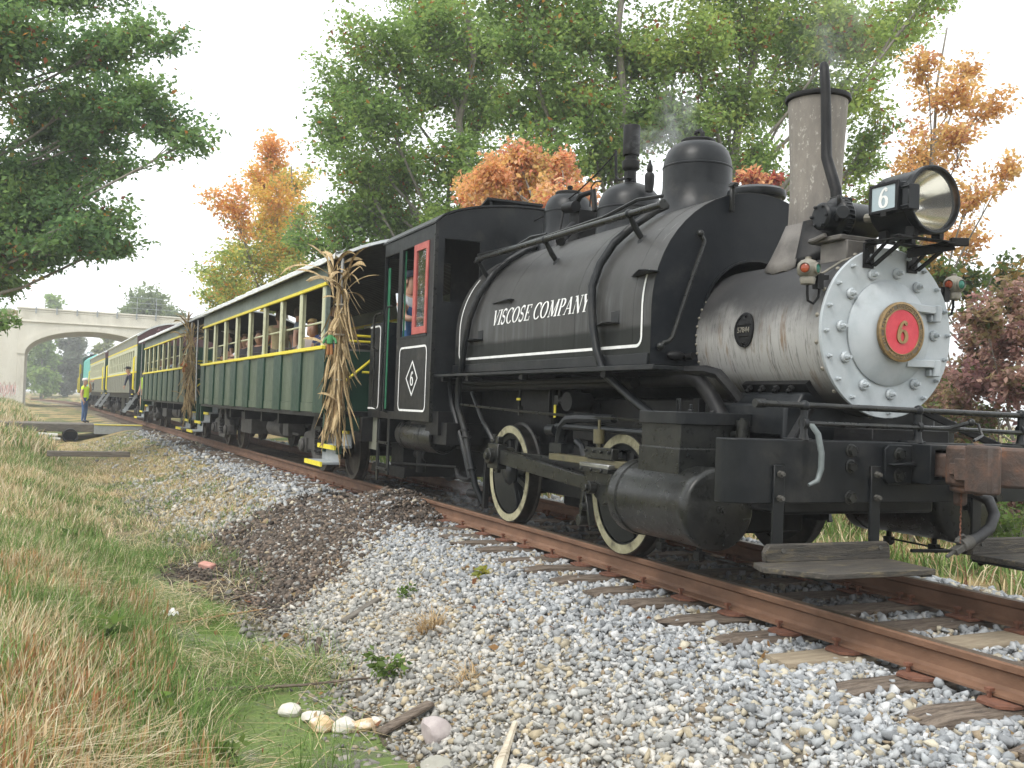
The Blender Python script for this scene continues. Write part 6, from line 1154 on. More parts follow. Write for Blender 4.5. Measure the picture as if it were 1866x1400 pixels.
        mb = MB(); a, b_ = sorted((e*6.35, e*6.50)); mb.box((a,-1.35,.74),(b_,1.35,.96)); mb.box((*sorted((X, e*6.5)),)[0:1]+(-.9,.84), (max(X, e*6.5),.9,.90)); mb.obj('platform_beam', M['green'], C_, bevel=.01)
        for s in (-1, 1):
            for x, z0, z1, y in ((5.70,.42,.98,1.36),(6.42,.42,1.10,1.36)): mb = MB(); mb.box((min(e*x-.045,e*x+.045), *( (s*y-.03,) ), z0), (max(e*x-.045,e*x+.045), s*y+.03, z1)); mb.obj('step_post', M['green'], C_, bevel=.004)
            for z, yo, w in ((.31,1.60,.26),(.53,1.42,.24),(.75,1.24,.24)):
                x0, x1 = sorted((e*5.55, e*6.42)); y0, y1 = sorted((s*yo, s*(yo-w))); mb = MB(); mb.box((x0,y0,z-.03),(x1,y1,z)); mb.box((x0,*((y1-.012,) if s < 0 else (y0,)),z),(x1,*((y1,) if s < 0 else (y0+.012,)),z+.19)); st = mb.obj('step_tread', M['greybox'], C_, bevel=.003)
                mb = MB(); ya, yb = sorted((s*(yo+.006), s*(yo-.02))); mb.box((x0-.003,ya,z-.055),(x1+.003,yb,z+.005)); mb.obj('yellow_nosing', M['yellow'], st)
            mb = MB(); mb.tube([(e*6.45,s*1.30,.94),(e*6.45,s*.5,.94)], .018, 8); mb.obj('yellow_grab_rail', M['yellow'], C_)
        mb = MB(); mb.box((min(e*6.3,e*7.0),-.12,.66),(max(e*6.3,e*7.0),.12,.9)); mb.obj('end_coupler', M['couplerrust'], C_, bevel=.03)
        mb = MB(); mb.tube([(e*6.47,-1.42,3.05),(e*6.47,-1.42,2.1),(e*6.47,-1.40,1.02)], .020, 8); mb.obj('canopy_pole', M['steel'], C_)
    truck(C_, 4.45); truck(C_, -4.25)
    return C_
M['benchgrey'] = mat('bench_grey', (.12,.12,.11), (.17,.16,.15), 5, .6)
RZ = .0205
oc1 = open_coach((-14.75, float(cyl_y(-14.75)), 0), RZ)
oc2 = copy_tree(oc1); oc2.location = (-28.80, float(cyl_y(-28.8)), 0); oc2['label'] = 'second dark green open coach, between the first one and the enclosed olive coaches'

# ------------------------------------------------------------------ dried corn stalk bundles tied to the canopy poles
def leaf_blade(k, hang=False):
    r = random.Random(k+(100 if hang else 0)); L = r.uniform(.38,.75); n = 8; w0 = r.uniform(.022,.046); bend = r.uniform(.3,1.9); tw = r.uniform(-2.2,2.2); bend = r.uniform(-.3,.5) if hang else bend; A = []; B = []; Cc = []; x = z = 0; ang = r.uniform(.15,.6)
    for i in range(n+1):
        t_ = i/n; w = w0*math.sin(math.pi*min(1,.15+.85*(1-t_)**.8))*(1.05-t_*.6) if i < n else .002; a = tw*t_
        lat = Vector((math.sin(a)*.3, math.cos(a), math.sin(a)*.8)).normalized()*w; c = Vector((x, 0, z)); fold = Vector((math.cos(ang), 0, -math.sin(ang)))*w*.5
        A.append(c-lat+fold); B.append(c+lat+fold); Cc.append(c); th = math.pi/2-ang; x += L/n*math.cos(th); z += L/n*math.sin(th); ang += bend/n*(1+t_)
    mb = MB(); mb.strip(A, Cc); mb.strip(Cc, B); me = mb.mesh('corn_leaf'); me.materials.append(M['corn']); return me
CLV = [leaf_blade(k) for k in range(16)]; CLH = [leaf_blade(k, True) for k in range(18)]
def husk(k):
    r = random.Random(k+50); mb = MB(); mb.lathe((0,0,0), [(.004,0),(.03,.03),(.038,.10),(.03,.19),(.012,.26),(.002,.30)], 8); me = mb.mesh('corn_husk'); me.materials.append(M['corn']); return me
HSK = husk(1)
def corn_bundle(loc, rz, label, seed):
    r = random.Random(seed); t = thing('corn_stalk_bundle', label, 'corn stalks', loc, rz, 'dried corn stalk bundles tied to the coaches')
    for k in range(9):
        mb = MB(); a = 2*math.pi*k/9; rr_ = .05*r.uniform(.3,1.2); x, y = rr_*math.cos(a), rr_*math.sin(a); top = r.uniform(1.75,2.25)
        mb.tube([(x*.8,y*.8,r.uniform(-.05,.12)),(x*1.1,y*1.1,.7),(x*.7,y*.7,1.25),(x*1.5+r.uniform(-.04,.04),y*1.5+r.uniform(-.04,.04),top)], [.013,.013,.011,.006], 6); mb.obj('corn_stalk', M['cornred'] if k % 2 else M['corn'], t)
    for k in range(190):
        z = r.uniform(.12,1.0) if k < 80 else r.uniform(.95,2.1); up = z > 1.6; hang = r.random() < (.45 if up else .97); o = bpy.data.objects.new('corn_leaf', CLH[r.randrange(18)] if hang else CLV[r.randrange(16)]); COL.objects.link(o); o.parent = t
        o.location = (r.gauss(0,.06), r.gauss(0,.06), z)
        o.rotation_euler = (r.uniform(-.3,.3), (r.uniform(2.15,2.95) if hang else r.uniform(-.25,.75)), r.uniform(0,6.28)); sc_ = r.uniform(.8,1.35)*(1.0 if not hang else .85); o.scale = (sc_,)*3
    for k in range(14):
        o = bpy.data.objects.new('corn_husk', HSK); COL.objects.link(o); o.parent = t; o.location = (r.uniform(-.09,.09), r.uniform(-.09,.09), r.uniform(.1,1.6)); o.rotation_euler = (r.uniform(2.4,3.6), r.uniform(-.4,.4), r.uniform(0,6)); s_ = r.uniform(.7,1.2); o.scale = (s_*1.2, s_*1.2, s_)
    mb = MB()
    for z in (.62,1.22,1.62): mb.lathe((0,0,z), [(.075,-.012),(.082,0),(.075,.012)], 16, (0,0,1), (False, False))
    mb.obj('twine', M['driftwood'], t)
    return t
def cloc(c, x, y, z): return tuple(c.matrix_basis @ Vector((x, y, z)))
corn_bundle(cloc(oc1, 6.50,-1.43,.80), .3, 'tall bundle of dry corn stalks at the coach corner beside the engine cab', 5)
corn_bundle(cloc(oc2, 6.50,-1.43,.80), 1.7, 'bundle of dry corn stalks between the two open coaches', 8)
def scarecrow(loc, rz, label, shirt):
    t = thing('scarecrow_doll', label, 'scarecrow doll', loc, rz, 'small scarecrow dolls'); t.scale = (.62,.62,.8)
    mb = MB(); mb.sphere((0,0,.33), .05, 12, 8); mb.obj('head', cloth('doll_face', (.55,.38,.22)), t)
    mb = MB(); mb.lathe((0,0,.30), [(.05,0),(.075,-.05),(.07,-.14),(.055,-.15)], 12); mb.tube([(0,-.04,.27),(0,-.13,.22),(.02,-.16,.16)], .025, 7); mb.tube([(0,.04,.27),(0,.13,.22),(.02,.16,.16)], .025, 7); mb.obj('shirt', cloth('doll_shirt', shirt), t)
    mb = MB(); mb.tube([(0,-.03,.16),(0,-.045,-.02)], [.032,.035], 8); mb.tube([(0,.03,.16),(0,.045,-.02)], [.032,.035], 8); mb.obj('trousers', cloth('doll_trousers', (.28,.12,.04)), t)
    mb = MB(); mb.lathe((0,0,.365), [(.085,0),(.045,.006),(.04,.05),(.0001,.06)], 14); mb.obj('straw_hat', M['corn'], t)
    mb = MB()
    for k in range(12): a = k*.52; mb.tube([(.0+.02*math.cos(a), (-.045 if k % 2 else .045)+.02*math.sin(a), .0),(.04*math.cos(a), (-.05 if k % 2 else .05)+.04*math.sin(a), -.07)], .004, 4)
    mb.obj('straw_feet', M['corn'], t)
scarecrow(cloc(oc1, 6.66,-1.60,1.76), -.8, 'tiny scarecrow doll in a green shirt tied to the corn stalks beside the cab', (.06,.22,.08))
scarecrow(cloc(oc2, 6.66,-1.60,1.76), -.8, 'tiny scarecrow doll in an orange shirt on the corn stalks between the coaches', (.45,.16,.05))

# ------------------------------------------------------------------ enclosed olive coaches
def closed_coach(loc, rz, L, label, nwin, win_w, lit=False):
    C_ = thing('passenger_coach', label, 'railway coach', loc, rz, 'enclosed passenger coaches'); HL = L/2; HW = 1.45
    mb = MB(); mb.box((-HL,-HW,1.17),(HL,HW,1.97)); mb.obj('lower_body', M['olivegray'], C_, bevel=.01)
    mb = MB(); 
    for k in range(int(L/1.1)): mb.box((-HL+.5+1.1*k,-HW-.004,1.2),(-HL+.515+1.1*k,-HW,1.93))
    mb.obj('panel_seam', M['black'], C_)
    for s in (-1, 1):
        for z0, z1 in ((1.97,2.03),(3.02,3.08)): mb = MB(); y0, y1 = sorted((s*(HW+.012), s*(HW-.02))); mb.box((-HL,y0,z0),(HL,y1,z1)); mb.obj('yellow_stripe', M['yellow'], C_)
        mb = MB(); p_ = (L-1.8)/nwin
        y0, y1 = sorted((s*HW, s*(HW-.06)))
        mb.box((-HL,y0,2.03),(-HL+.9,y1,3.02)); mb.box((HL-.9,y0,2.03),(HL,y1,3.02)); mb.box((-HL+.9,y0,2.03),(HL-.9,y1,2.12)); mb.box((-HL+.9,y0,2.88),(HL-.9,y1,3.02))
        for k in range(nwin+1): x = -HL+.9+p_*k; w = (p_-win_w)/2; mb.box((max(x-w,-HL+.9),y0-.001,2.12),(min(x+w,HL-.9),y1+.001,2.88))
        wb = mb.obj('window_band', M['cream'] if True else None, C_)
        for k in range(nwin):
            x = -HL+.9+p_*(k+.5); q = MB(); q.box((x-win_w/2,s*(HW-.045)-.004,2.12),(x+win_w/2,s*(HW-.045)+.004,2.88)); w_ = q.obj('window', M['glassdark'], C_); q = MB(); q.box((x-win_w/2,s*(HW-.03)-.006,2.47),(x+win_w/2,s*(HW-.03)+.006,2.50)); q.obj('window_bar', M['cream'], w_)
    mb = MB(); mb.box((-HL,-HW-.003,3.08),(HL,-HW+.04,3.42)); mb.box((-HL,HW-.04,3.08),(HL,HW+.003,3.42)); mb.obj('letterboard', M['olivegray'], C_)
    ro = roof_arc(1.52, 3.42, 3.98); ri = roof_arc(1.46, 3.38, 3.92)
    mb = MB(); mb.ring(ro, ri, (-HL-.3,0,0), (0,1,0), (0,0,1), (L+.6,0,0), closed=False); mb.obj('roof', M['roof'], C_, smooth=40)
    for e in (-1, 1):
        a, b_ = sorted((e*(HL+.25), e*(HL+.28))); mb = MB(); mb.prism([(-1.45,3.08),(1.45,3.08)]+[(y*.97, z-.03) for y, z in ro[::-1]], (a,0,0), (0,1,0), (0,0,1), (.03,0,0)); mb.sphere((e*(HL+.29),-.7,3.62), .09, 10, 6); mb.obj('roof_end', M['maroon'], C_)
        mb = MB(); mb.box((a,-1.45,1.17),(b_,-.55,3.08)); mb.box((a,.55,1.17),(b_,1.45,3.08)); mb.box((a,-.55,3.0),(b_,.55,3.08)); mb.box((min(e*HL,a),-1.45,1.17),(max(e*HL,b_),-1.43,1.9)); 
        for k in range(22): mb.sphere((e*(HL+.285),-1.36,1.25+.085*k), .018, 6, 4)
        mb.obj('end_wall', M['green'], C_)
        mb = MB(); mb.box((min(e*HL,e*(HL+.7)),-.5,1.2),(max(e*HL,e*(HL+.7)),.5,3.0)); mb.obj('diaphragm', M['rubber'], C_)
        for s in (-1, 1):
            mb = MB(); x = e*(HL-.45); mb.tube([(x,s*1.47,1.30),(x,s*1.52,1.34),(x,s*1.52,2.55),(x,s*1.47,2.6)], .022, 7); mb.tube([(x+.35*e,s*1.47,1.30),(x+.35*e,s*1.52,1.34),(x+.35*e,s*1.52,2.55),(x+.35*e,s*1.47,2.6)], .022, 7); mb.tube([(x-.2,s*1.53,1.12),(x+.3,s*1.53,1.12)], .022, 6); mb.obj('yellow_grab_rail', M['yellow'], C_)
            mb = MB(); 
            for k in range(3): mb.box((x-.35,min(s*(1.35+.12*k),s*(1.60+.12*k)),.98-.25*k),(x+.35,max(s*(1.35+.12*k),s*(1.60+.12*k)),1.0-.25*k))
            mb.prism([(s*1.30,1.15),(s*1.40,1.15),(s*1.86,.40),(s*1.76,.40)], (x-.36,0,0), (0,1,0), (0,0,1), (.03,0,0)); mb.prism([(s*1.30,1.15),(s*1.40,1.15),(s*1.86,.40),(s*1.76,.40)], (x+.33,0,0), (0,1,0), (0,0,1), (.03,0,0)); mb.obj('boarding_steps', M['greybox'], C_)
    mb = MB(); mb.box((-HL,-1.35,.95),(HL,1.35,1.17)); mb.box((-1.5,-1.2,.4),(.3,-.6,.95)); mb.box((1.2,-1.2,.5),(2.6,-.7,.95)); mb.obj('underframe', M['black2'], C_)
    truck(C_, HL-2.1); truck(C_, -HL+2.1)
    return C_
closed_coach((-45.1, float(cyl_y(-45.1)), 0), RZ, 16.2, 'olive grey enclosed coach with a maroon roof end, coupled behind the open coaches', 14, .72)
closed_coach((-63.6, float(cyl_y(-63.6)), 0), RZ, 15.4, 'far olive grey enclosed coach next to the teal diesel engine', 12, .78)

# ------------------------------------------------------------------ diesel engine at the far end
D = thing('diesel_locomotive', 'teal and dark green diesel locomotive at the far end of the train under the bridge', 'diesel locomotive', (-79.8, float(cyl_y(-79.8)), 0), RZ+.01)
mb = MB(); mb.box((-7.2,-1.5,1.05),(7.2,1.5,1.35)); mb.obj('frame', M['black2'], D)
mb = MB(); mb.box((-2.0,-1.42,1.35),(7.0,1.42,3.55)); mb.prism([(-1.42,3.55),(1.42,3.55),(1.1,3.85),(-1.1,3.85)], (-2.0,0,0), (0,1,0), (0,0,1), (9,0,0)); mb.obj('hood', M['teal'], D, bevel=.04)
mb = MB(); mb.prism([(-1.5,1.35),(1.5,1.35),(1.5,3.7)]+[(1.5*math.cos(rad(a)),3.7+.5*math.sin(rad(a))) for a in range(10,171,20)]+[(-1.5,3.7)], (-4.6,0,0), (0,1,0), (0,0,1), (2.6,0,0)); mb.obj('cab', M['green'], D, bevel=.03)
mb = MB(); mb.box((-4.2,-1.515,2.6),(-3.4,-1.49,3.3)); mb.box((-3.1,-1.515,2.6),(-2.4,-1.49,3.3)); mb.obj('window', M['glassdark'], D)
mb = MB(); mb.box((-2.2,-1.0,3.9),(-1.4,1.0,4.15)); mb.obj('number_box', M['black'], D); mb = MB(); mb.box((-2.0,-1.2,4.2),(-1.7,-.8,4.35)); mb.box((.5,-.4,3.85),(1.2,.4,4.1)); mb.obj('exhaust_stack', M['silver'], D)
mb = MB(); mb.box((-7.0,-1.2,1.35),(-4.6,1.2,2.6)); mb.obj('short_hood', M['black'], D, bevel=.05)
for s in (-1, 1): mb = MB(); mb.tube([(-7.1,s*1.52,1.1),(-7.1,s*1.52,2.3),(-4.7,s*1.52,2.3),(-4.7,s*1.52,3.2)], .04, 6); mb.tube([(-4.4,s*1.55,1.1),(-4.4,s*1.55,3.4)], .04, 6); mb.obj('yellow_handrail', M['yellow'], D)
truck(D, 4.6); truck(D, -4.6)
mb = MB(); mb.box((-1.8,-1.3,.45),(1.8,1.3,1.05)); mb.obj('fuel_tank', M['black2'], D, bevel=.05)
# ------------------------------------------------------------------ concrete overbridge
BX = -91.0
B = thing('overbridge', 'pale concrete arch road bridge over the track behind the train', 'bridge', (BX, -2.2, 0))
def archline(hs, zs, rise, n=28): return [(-hs*math.cos(math.pi*k/n), zs+rise*math.sin(math.pi*k/n)) for k in range(n+1)]
ar = archline(5.35, 4.25, 2.18)
mb = MB(); mb.prism([(-5.35,-1)] + ar + [(5.35,-1),(6.4,-1),(6.4,7.0),(-5.9,7.0),(-5.9,-1)], (0,0,0), (0,1,0), (0,0,1), (-9,0,0)); mb.obj('arch_wall', M['concrete'], B, smooth=20)
mb = MB(); mb.ring(archline(5.95,4.25,2.62), archline(5.36,4.26,2.19), (.0,0,0), (0,1,0), (0,0,1), (.10,0,0), closed=False); mb.obj('arch_ring', M['concrete'], B, smooth=20)
mb = MB(); mb.box((-9.2,-6.0,7.0),(.16,12,7.12)); mb.box((-9,-6.0,7.12),(.05,12,8.10)); mb.box((-9,-6.05,8.10),(.14,12,8.24)); mb.box((.05,-5.95,7.92),(.09,-3.2,8.02)); mb.box((.05,-3.0,7.92),(.09,1.3,8.02)); mb.box((.05,1.5,7.92),(.09,6,8.02)); mb.obj('parapet', M['concrete'], B, bevel=.02)
for k in range(7):
    mb = MB(); mb.box((.14,-4.6+1.62*k-.06,7.75),(.24,-4.6+1.62*k+.06,8.3)); mb.obj('post_bracket', M['greybox'], B)
for k in range(4): mb = MB(); mb.box((.05,-5.6+.14*k,7.3),(.085,-5.54+.14*k,7.9)); mb.obj('pilaster_rib', M['concrete'], B)
for k in range(4, 7): mb = MB(); mb.cyl((.19,-4.6+1.62*k,8.2),(.19,-4.6+1.62*k,9.75),.022,n=6); mb.obj('fence_post', M['silver'], B)
mb = MB()
for z in (8.75, 9.25, 9.72): mb.cyl((.19,2.0,z),(.19,12,z),.014,n=6)
mb.obj('safety_rail', M['silver'], B)
def wtop(y): return max(.8, 7.3 - .98*max(0, (-5.6-y)))      # local y
mb = MB(); mb.prism([(-5.905,-1),(-5.905,7.3),(-12.6,.8),(-22,.8),(-22,-1)], (-.02,0,0), (0,1,0), (0,0,1), (-.6,0,0)); ww = mb.obj('wing_wall', M['concrete'], B)
mb = MB(); mb.bar((-.3,-5.95,7.36),(-.3,-12.6,.86),.75,.12,(1,0,0)); mb.box((-.03,-12.6,.9),(-.0,-5.92,3.0-.02) if False else (-.018,-12.0,3.02)); mb.obj('wall_coping', M['concrete'], ww)
mb = MB(); mb.prism([(6.405,-1),(6.405,7.3),(13,.8),(20,.8),(20,-1)], (-.02,0,0), (0,1,0), (0,0,1), (-.6,0,0)); mb.obj('wing_wall', M['concrete'], B)
gp = cloth('graffiti_pink', (.60,.40,.36)); gw_ = cloth('graffiti_white', (.62,.60,.57)); gd = cloth('graffiti_dark', (.42,.20,.18))
def blob(y, z, w, h, seed, n=11, x=-.012):
    r = random.Random(seed); return [(y+w*r.uniform(.6,1.1)*math.cos(2*math.pi*k/n), z+h*r.uniform(.6,1.15)*math.sin(2*math.pi*k/n)) for k in range(n)]
g1 = MB(); g2 = MB(); g3 = MB(); r = random.Random(2)
for k in range(11): y = -8.9+.30*k; P = blob(y, 1.05+r.uniform(-.2,.3), .22, .55, k); g1.prism(P, (-.019,0,0), (0,1,0), (0,0,1), (.004,0,0))
for k in range(10): y = -8.8+.32*k; g2.tube([(-.012,y,.6+r.uniform(0,.3)),(-.012,y+.14,1.6+r.uniform(-.2,.2)),(-.012,y+.25,1.0),(-.012,y+.1,.7)], .035, 4)
for k in range(8): y = -8.8+.4*k; g3.tube([(-.010,y-.15,1.4),(-.010,y,1.8),(-.010,y+.18,1.2),(-.010,y+.1,.55)], .014, 4)
g1.obj('graffiti_pink', gp, ww); g2.obj('graffiti_white', gw_, ww); g3.obj('graffiti_line', gd, ww)
# road fill behind the wing walls
ex = np.concatenate([np.linspace(-.55,-9,12), [-14,-22]]); ev = []; 
ey = np.concatenate([np.linspace(-5.95,-13,16), np.linspace(-15,-60,12)])
for sgn, off in ((1, 0), (-1, .5)):
    V_ = []
    for x in ex:
        for y in ey:
            z = min(7.6, wtop(y)-.15 + (-.55-x)*.75) if x > -10 else max(0, 7.6-(-9-x)*.55)
            V_.append((BX+x, -2.2+(y if sgn > 0 else -y+off), max(z, -.3)+.06*math.sin(x*3+y*2.3)))
    q = len(ey); mb = MB(); mb.add(V_, [(i*q+j, i*q+j+1, (i+1)*q+j+1, (i+1)*q+j) for i in range(len(ex)-1) for j in range(q-1)]); eo = mb.obj('embankment', mat('embankment_soil', (.16,.13,.07), (.10,.12,.045), 1.5, .9), None, smooth=60); tag(eo, 'grassy road embankment behind the wing wall', kind='structure')
mb = MB(); mb.box((BX-8.9,-60,6.9),(BX-.2,60,7.02)); tag(mb.obj('road', M['concrete']), 'road deck crossing the bridge', kind='structure')
pts = []; 
for k in range(6000):
    y = R_.uniform(-13,-5.95); x = R_.uniform(-4,-.55); pts.append((BX+x, -2.2+y, min(7.6, wtop(y)-.15+(-.55-x)*.75)))
P = np.array(pts); blades('embankment_grass', P, R_.uniform(.3,.8,len(P)), R_.uniform(.03,.06,len(P)), R_.uniform(0,6.28,len(P)), R_.uniform(.2,.9,len(P)), pick(STR[:3]+GRN[:2]+[(.28,.18,.09)], len(P)), 'brown and green growth on the road embankment above the wing wall')

# ------------------------------------------------------------------ people
def person(label, loc, rz, shirt, trousers, hair=(.06,.045,.03), hat=None, pose='stand', J=None, scale=1.0, group=None, skin=None, sleeves=True, cat='person', face=True, hair_long=False, bib=None):
    j = dict(pel=(0,0,.95), ab=(.01,0,1.10), ch=(0,0,1.30), nk=(.0,0,1.47), jaw=(.025,0,1.565), sk=(.005,0,1.645), tp=(-.005,0,1.725), nose=(.118,0,1.60),
             sL=(0,.18,1.41), eL=(-.02,.25,1.13), wL=(.06,.25,.90), hL=(.09,.245,.83), sR=(0,-.18,1.41), eR=(-.02,-.25,1.13), wR=(.06,-.25,.90), hR=(.09,-.245,.83),
             pL=(0,.10,.90), kL=(.03,.11,.50), aL=(-.01,.11,.10), tL=(.17,.13,.045), pR=(0,-.10,.90), kR=(.03,-.11,.50), aR=(-.01,-.11,.10), tR=(.17,-.13,.045))
    if pose == 'sit':
        for k in ('pel','ab','ch','nk','jaw','sk','tp','nose','sL','eL','wL','hL','sR','eR','wR','hR','pL','pR'): x, y, z = j[k]; j[k] = (x, y, z-.42)
        j.update(kL=(.22,.13,.46), aL=(.16,.13,.10), tL=(.27,.14,.045), kR=(.22,-.13,.46), aR=(.16,-.13,.10), tR=(.27,-.14,.045), wL=(.24,.20,.62), hL=(.32,.17,.60), wR=(.24,-.20,.62), hR=(.32,-.17,.60), eL=(.03,.26,.74), eR=(.03,-.26,.74))
    if J: j.update(J)
    rad_ = dict(pel=.15, ab=.145, ch=.155, nk=.055, jaw=.068, sk=.092, tp=.062, nose=.016, s=.068, e=.047, w=.033, h=.038, p=.095, k=.066, a=.046, t=.034)
    ed = [('pel','ab','s'),('ab','ch','s'),('ch','nk','s'),('nk','jaw','k'),('jaw','sk','k'),('sk','tp','k'),('jaw','nose','k')]
    for q in 'LR': ed += [('ch','s'+q,'s'),('s'+q,'e'+q,'s' if True else 'k'),('e'+q,'w'+q,'s' if sleeves == 2 else 'k'),('w'+q,'h'+q,'k'),('pel','p'+q,'t'),('p'+q,'k'+q,'t'),('k'+q,'a'+q,'t'),('a'+q,'t'+q,'b')]
    names = list(j); idx = {k: i for i, k in enumerate(names)}
    t = thing('person', label, cat, loc, rz, group); t.scale = (scale,)*3
    me = bpy.data.meshes.new('p'); me.from_pydata([j[k] for k in names], [(idx[a], idx[b_]) for a, b_, c in ed], [])
    o = bpy.data.objects.new('p', me); COL.objects.link(o); o.modifiers.new('skin', 'SKIN')
    sv = me.skin_vertices[0].data
    for k in names:
        r_ = rad_.get(k, rad_.get(k[0], .05)); rx_, ry_ = r_, r_
        if k in ('pel','ab','ch'): rx_, ry_ = r_*1.12, r_*.80
        sv[idx[k]].radius = (rx_, ry_)
    sv[idx['pel']].use_root = True
    sb = o.modifiers.new('sub', 'SUBSURF'); sb.levels = 1; sb.render_levels = 1
    dg = bpy.context.evaluated_depsgraph_get(); m2 = bpy.data.meshes.new_from_object(o.evaluated_get(dg)); bpy.data.objects.remove(o)
    # five-fingered hands joined on
    hb = MB()
    for q in 'LR':
        w = Vector(j['w'+q]); h = Vector(j['h'+q]); d = (h-w).normalized(); sd_ = d.cross(Vector((1,0,.2))).normalized(); nn_ = sd_.cross(d); sg = 1 if q == 'L' else -1
        for f in range(4):
            b0 = h + sd_*(.030-.020*f) + d*.01; L = (.070,.080,.075,.058)[f]; hb.tube([b0, b0+d*L*.5+nn_*.006*sg, b0+d*L*.85+nn_*.026*sg, b0+d*L*.95+nn_*.045*sg], [.0095,.009,.008,.005], 5)
        b0 = w.lerp(h,.75) + nn_*.03; hb.tube([b0-nn_*.01, b0+d*.03+nn_*.022, b0+d*.065+nn_*.024], [.013,.011,.007], 5)
    hm = hb.mesh('h'); bm = bmesh.new(); bm.from_mesh(m2); nb0 = len(bm.faces); bm.from_mesh(hm); bm.to_mesh(m2); bm.free(); bpy.data.meshes.remove(hm)
    m2.name = 'body'; m2.materials.clear()
    for mm in (cloth('shirt_cloth', shirt), cloth('trouser_cloth', trousers), skin or M['skin'], M['rubber'], cloth('bib_cloth', bib) if bib else M['rubber']): m2.materials.append(mm)
    segs = [(Vector(j[a]), Vector(j[b_]), c, rad_.get(a, rad_.get(a[0], .05))) for a, b_, c in ed]
    for i, f in enumerate(m2.polygons):
        if i >= nb0: f.material_index = 2; continue
        c = f.center; best = None
        for a, b_, k, r_ in segs:
            ab = b_-a; u = max(0, min(1, (c-a).dot(ab)/max(ab.length_squared, 1e-9))); d = (c-(a+ab*u)).length - r_*.6
            if best is None or d < best[0]: best = (d, k, u, a, b_)
        k = best[1]; mi = {'s':0,'t':1,'k':2,'b':3}[k]
        if best[3] == Vector(j['ch']) and best[4] == Vector(j['nk']) and best[2] > .72: mi = 2
        if not sleeves and k == 's' and any(best[3] == Vector(j['s'+q]) for q in 'LR') and best[2] > .35: mi = 2
        if bib and mi == 0 and abs(c.y) < .13 and (c.z < j['nk'][2]-.14 or (c.x < 0 and .04 < abs(c.y) < .11)): mi = 4
        f.material_index = mi
    m2.polygons.foreach_set('use_smooth', [True]*len(m2.polygons))
    bo_ = bpy.data.objects.new('body', m2); COL.objects.link(bo_); bo_.parent = t
    s0 = Vector(j['sk']); up = (Vector(j['tp'])-Vector(j['jaw'])).normalized(); fw = Vector(j['nose'])-Vector(j['jaw']); fw = (fw-up*fw.dot(up)).normalized(); sw = up.cross(fw)
    def hd(a, b_, c): return s0 + fw*a + sw*b_ + up*c
    if face:
        for q in (-1, 1):
            e = MB(); e.sphere(hd(.083,q*.034,.0), .012, 8, 5); e.obj('eye', M['rubber'], bo_); e = MB(); e.sphere(hd(.0,q*.094,-.02), .030, 8, 5, (.6,.35,1)); e.obj('ear', skin or M['skin'], bo_)
    hb = MB(); n = 16; rings = []
    for i in range(7):
        a = math.pi*.5*i/6; vv = []
        for k in range(n):
            th = 2*math.pi*k/n; low = (-.075 if math.cos(th) < .3 else .035) if not hair_long else (-.16 if math.cos(th) < .2 else .04); zz = low*(1-i/6)**1.0 + .108*math.sin(a); rr_ = .106*math.cos(a)**.6 if i < 6 else .001
            vv.append(hd(rr_*math.cos(th)-.008, rr_*.92*math.sin(th), zz+.008))
        rings.append(vv)
    hb.add([p_ for r_ in rings for p_ in r_], [(i*n+k, i*n+(k+1)%n, (i+1)*n+(k+1)%n, (i+1)*n+k) for i in range(6) for k in range(n)]); hb.obj('hair', cloth('hair', hair), bo_, smooth=60)
    if hat:
        hc, brim = hat; hb = MB(); 
        prof = [(.112,.035),(.116,.06),(.108,.10),(.08,.128),(.0001,.138)]
        hb.lathe(s0, prof, 18, up); P = [(.10*math.cos(rad(a)), .105*math.sin(rad(a))) for a in range(-70,71,14)] + [(.03+.175*math.cos(rad(a)), .11*math.sin(rad(a))) for a in range(60,-61,-15)]
        hb.prism(P, s0+up*.035, fw, sw, up*.008); hb.obj('cap', cloth('cap_cloth', hc), bo_, smooth=50)
    return t
NAVY = (.02,.025,.05); JEAN = (.06,.11,.22); KHAKI = (.30,.25,.14); DARK = (.03,.03,.035)
person('man in a bright yellow shirt, blue jeans and white cap standing on the plank crossing', (-37.5,-3.95,-.06), 1.1, (.55,.78,.04), JEAN, (.3,.27,.25), hat=((.62,.58,.56),1), sleeves=0, J=dict(eL=(.10,.30,1.22), wL=(.16,.12,1.50), hL=(.14,.06,1.56), ab=(.05,0,1.10)), scale=.985)
person('conductor in a dark suit and black cap leaning out from the olive coach steps', (-37.75,float(cyl_y(-37.7))-1.50,.56), -1.35, NAVY, DARK, (.3,.28,.26), hat=((.012,.012,.014),1), sleeves=2, J=dict(nk=(.16,.0,1.44), jaw=(.21,0,1.52), sk=(.20,0,1.61), tp=(.20,0,1.69), nose=(.315,0,1.56), ch=(.10,0,1.29), sL=(.12,.17,1.39), sR=(.12,-.17,1.39), eR=(.2,-.24,1.12), wR=(.25,-.2,.95), hR=(.28,-.18,.88), eL=(.0,.3,1.15), wL=(-.05,.36,1.3), hL=(-.06,.38,1.36)), scale=.95)
person('person in a high visibility vest on the coach steps beyond the second open coach', (-35.35,float(cyl_y(-35.35))-1.27,.42), -1.0, (.50,.72,.05), (.48,.30,.21), (.2,.15,.1), sleeves=0, scale=.92)
person('engine driver in blue overalls and white shirt seen through the cab window', (-7.22,-.90,1.05), .45, (.60,.64,.68), (.055,.13,.30), (.12,.11,.10), sleeves=0, bib=(.06,.15,.34), hat=((.05,.06,.09),1), J=dict(eR=(.14,-.25,1.15), wR=(.36,-.22,1.12), hR=(.43,-.2,1.13), eL=(.16,.25,1.17), wL=(.4,.2,1.2), hL=(.46,.18,1.22)), scale=1.0)
PG = 'passengers in the first open coach'
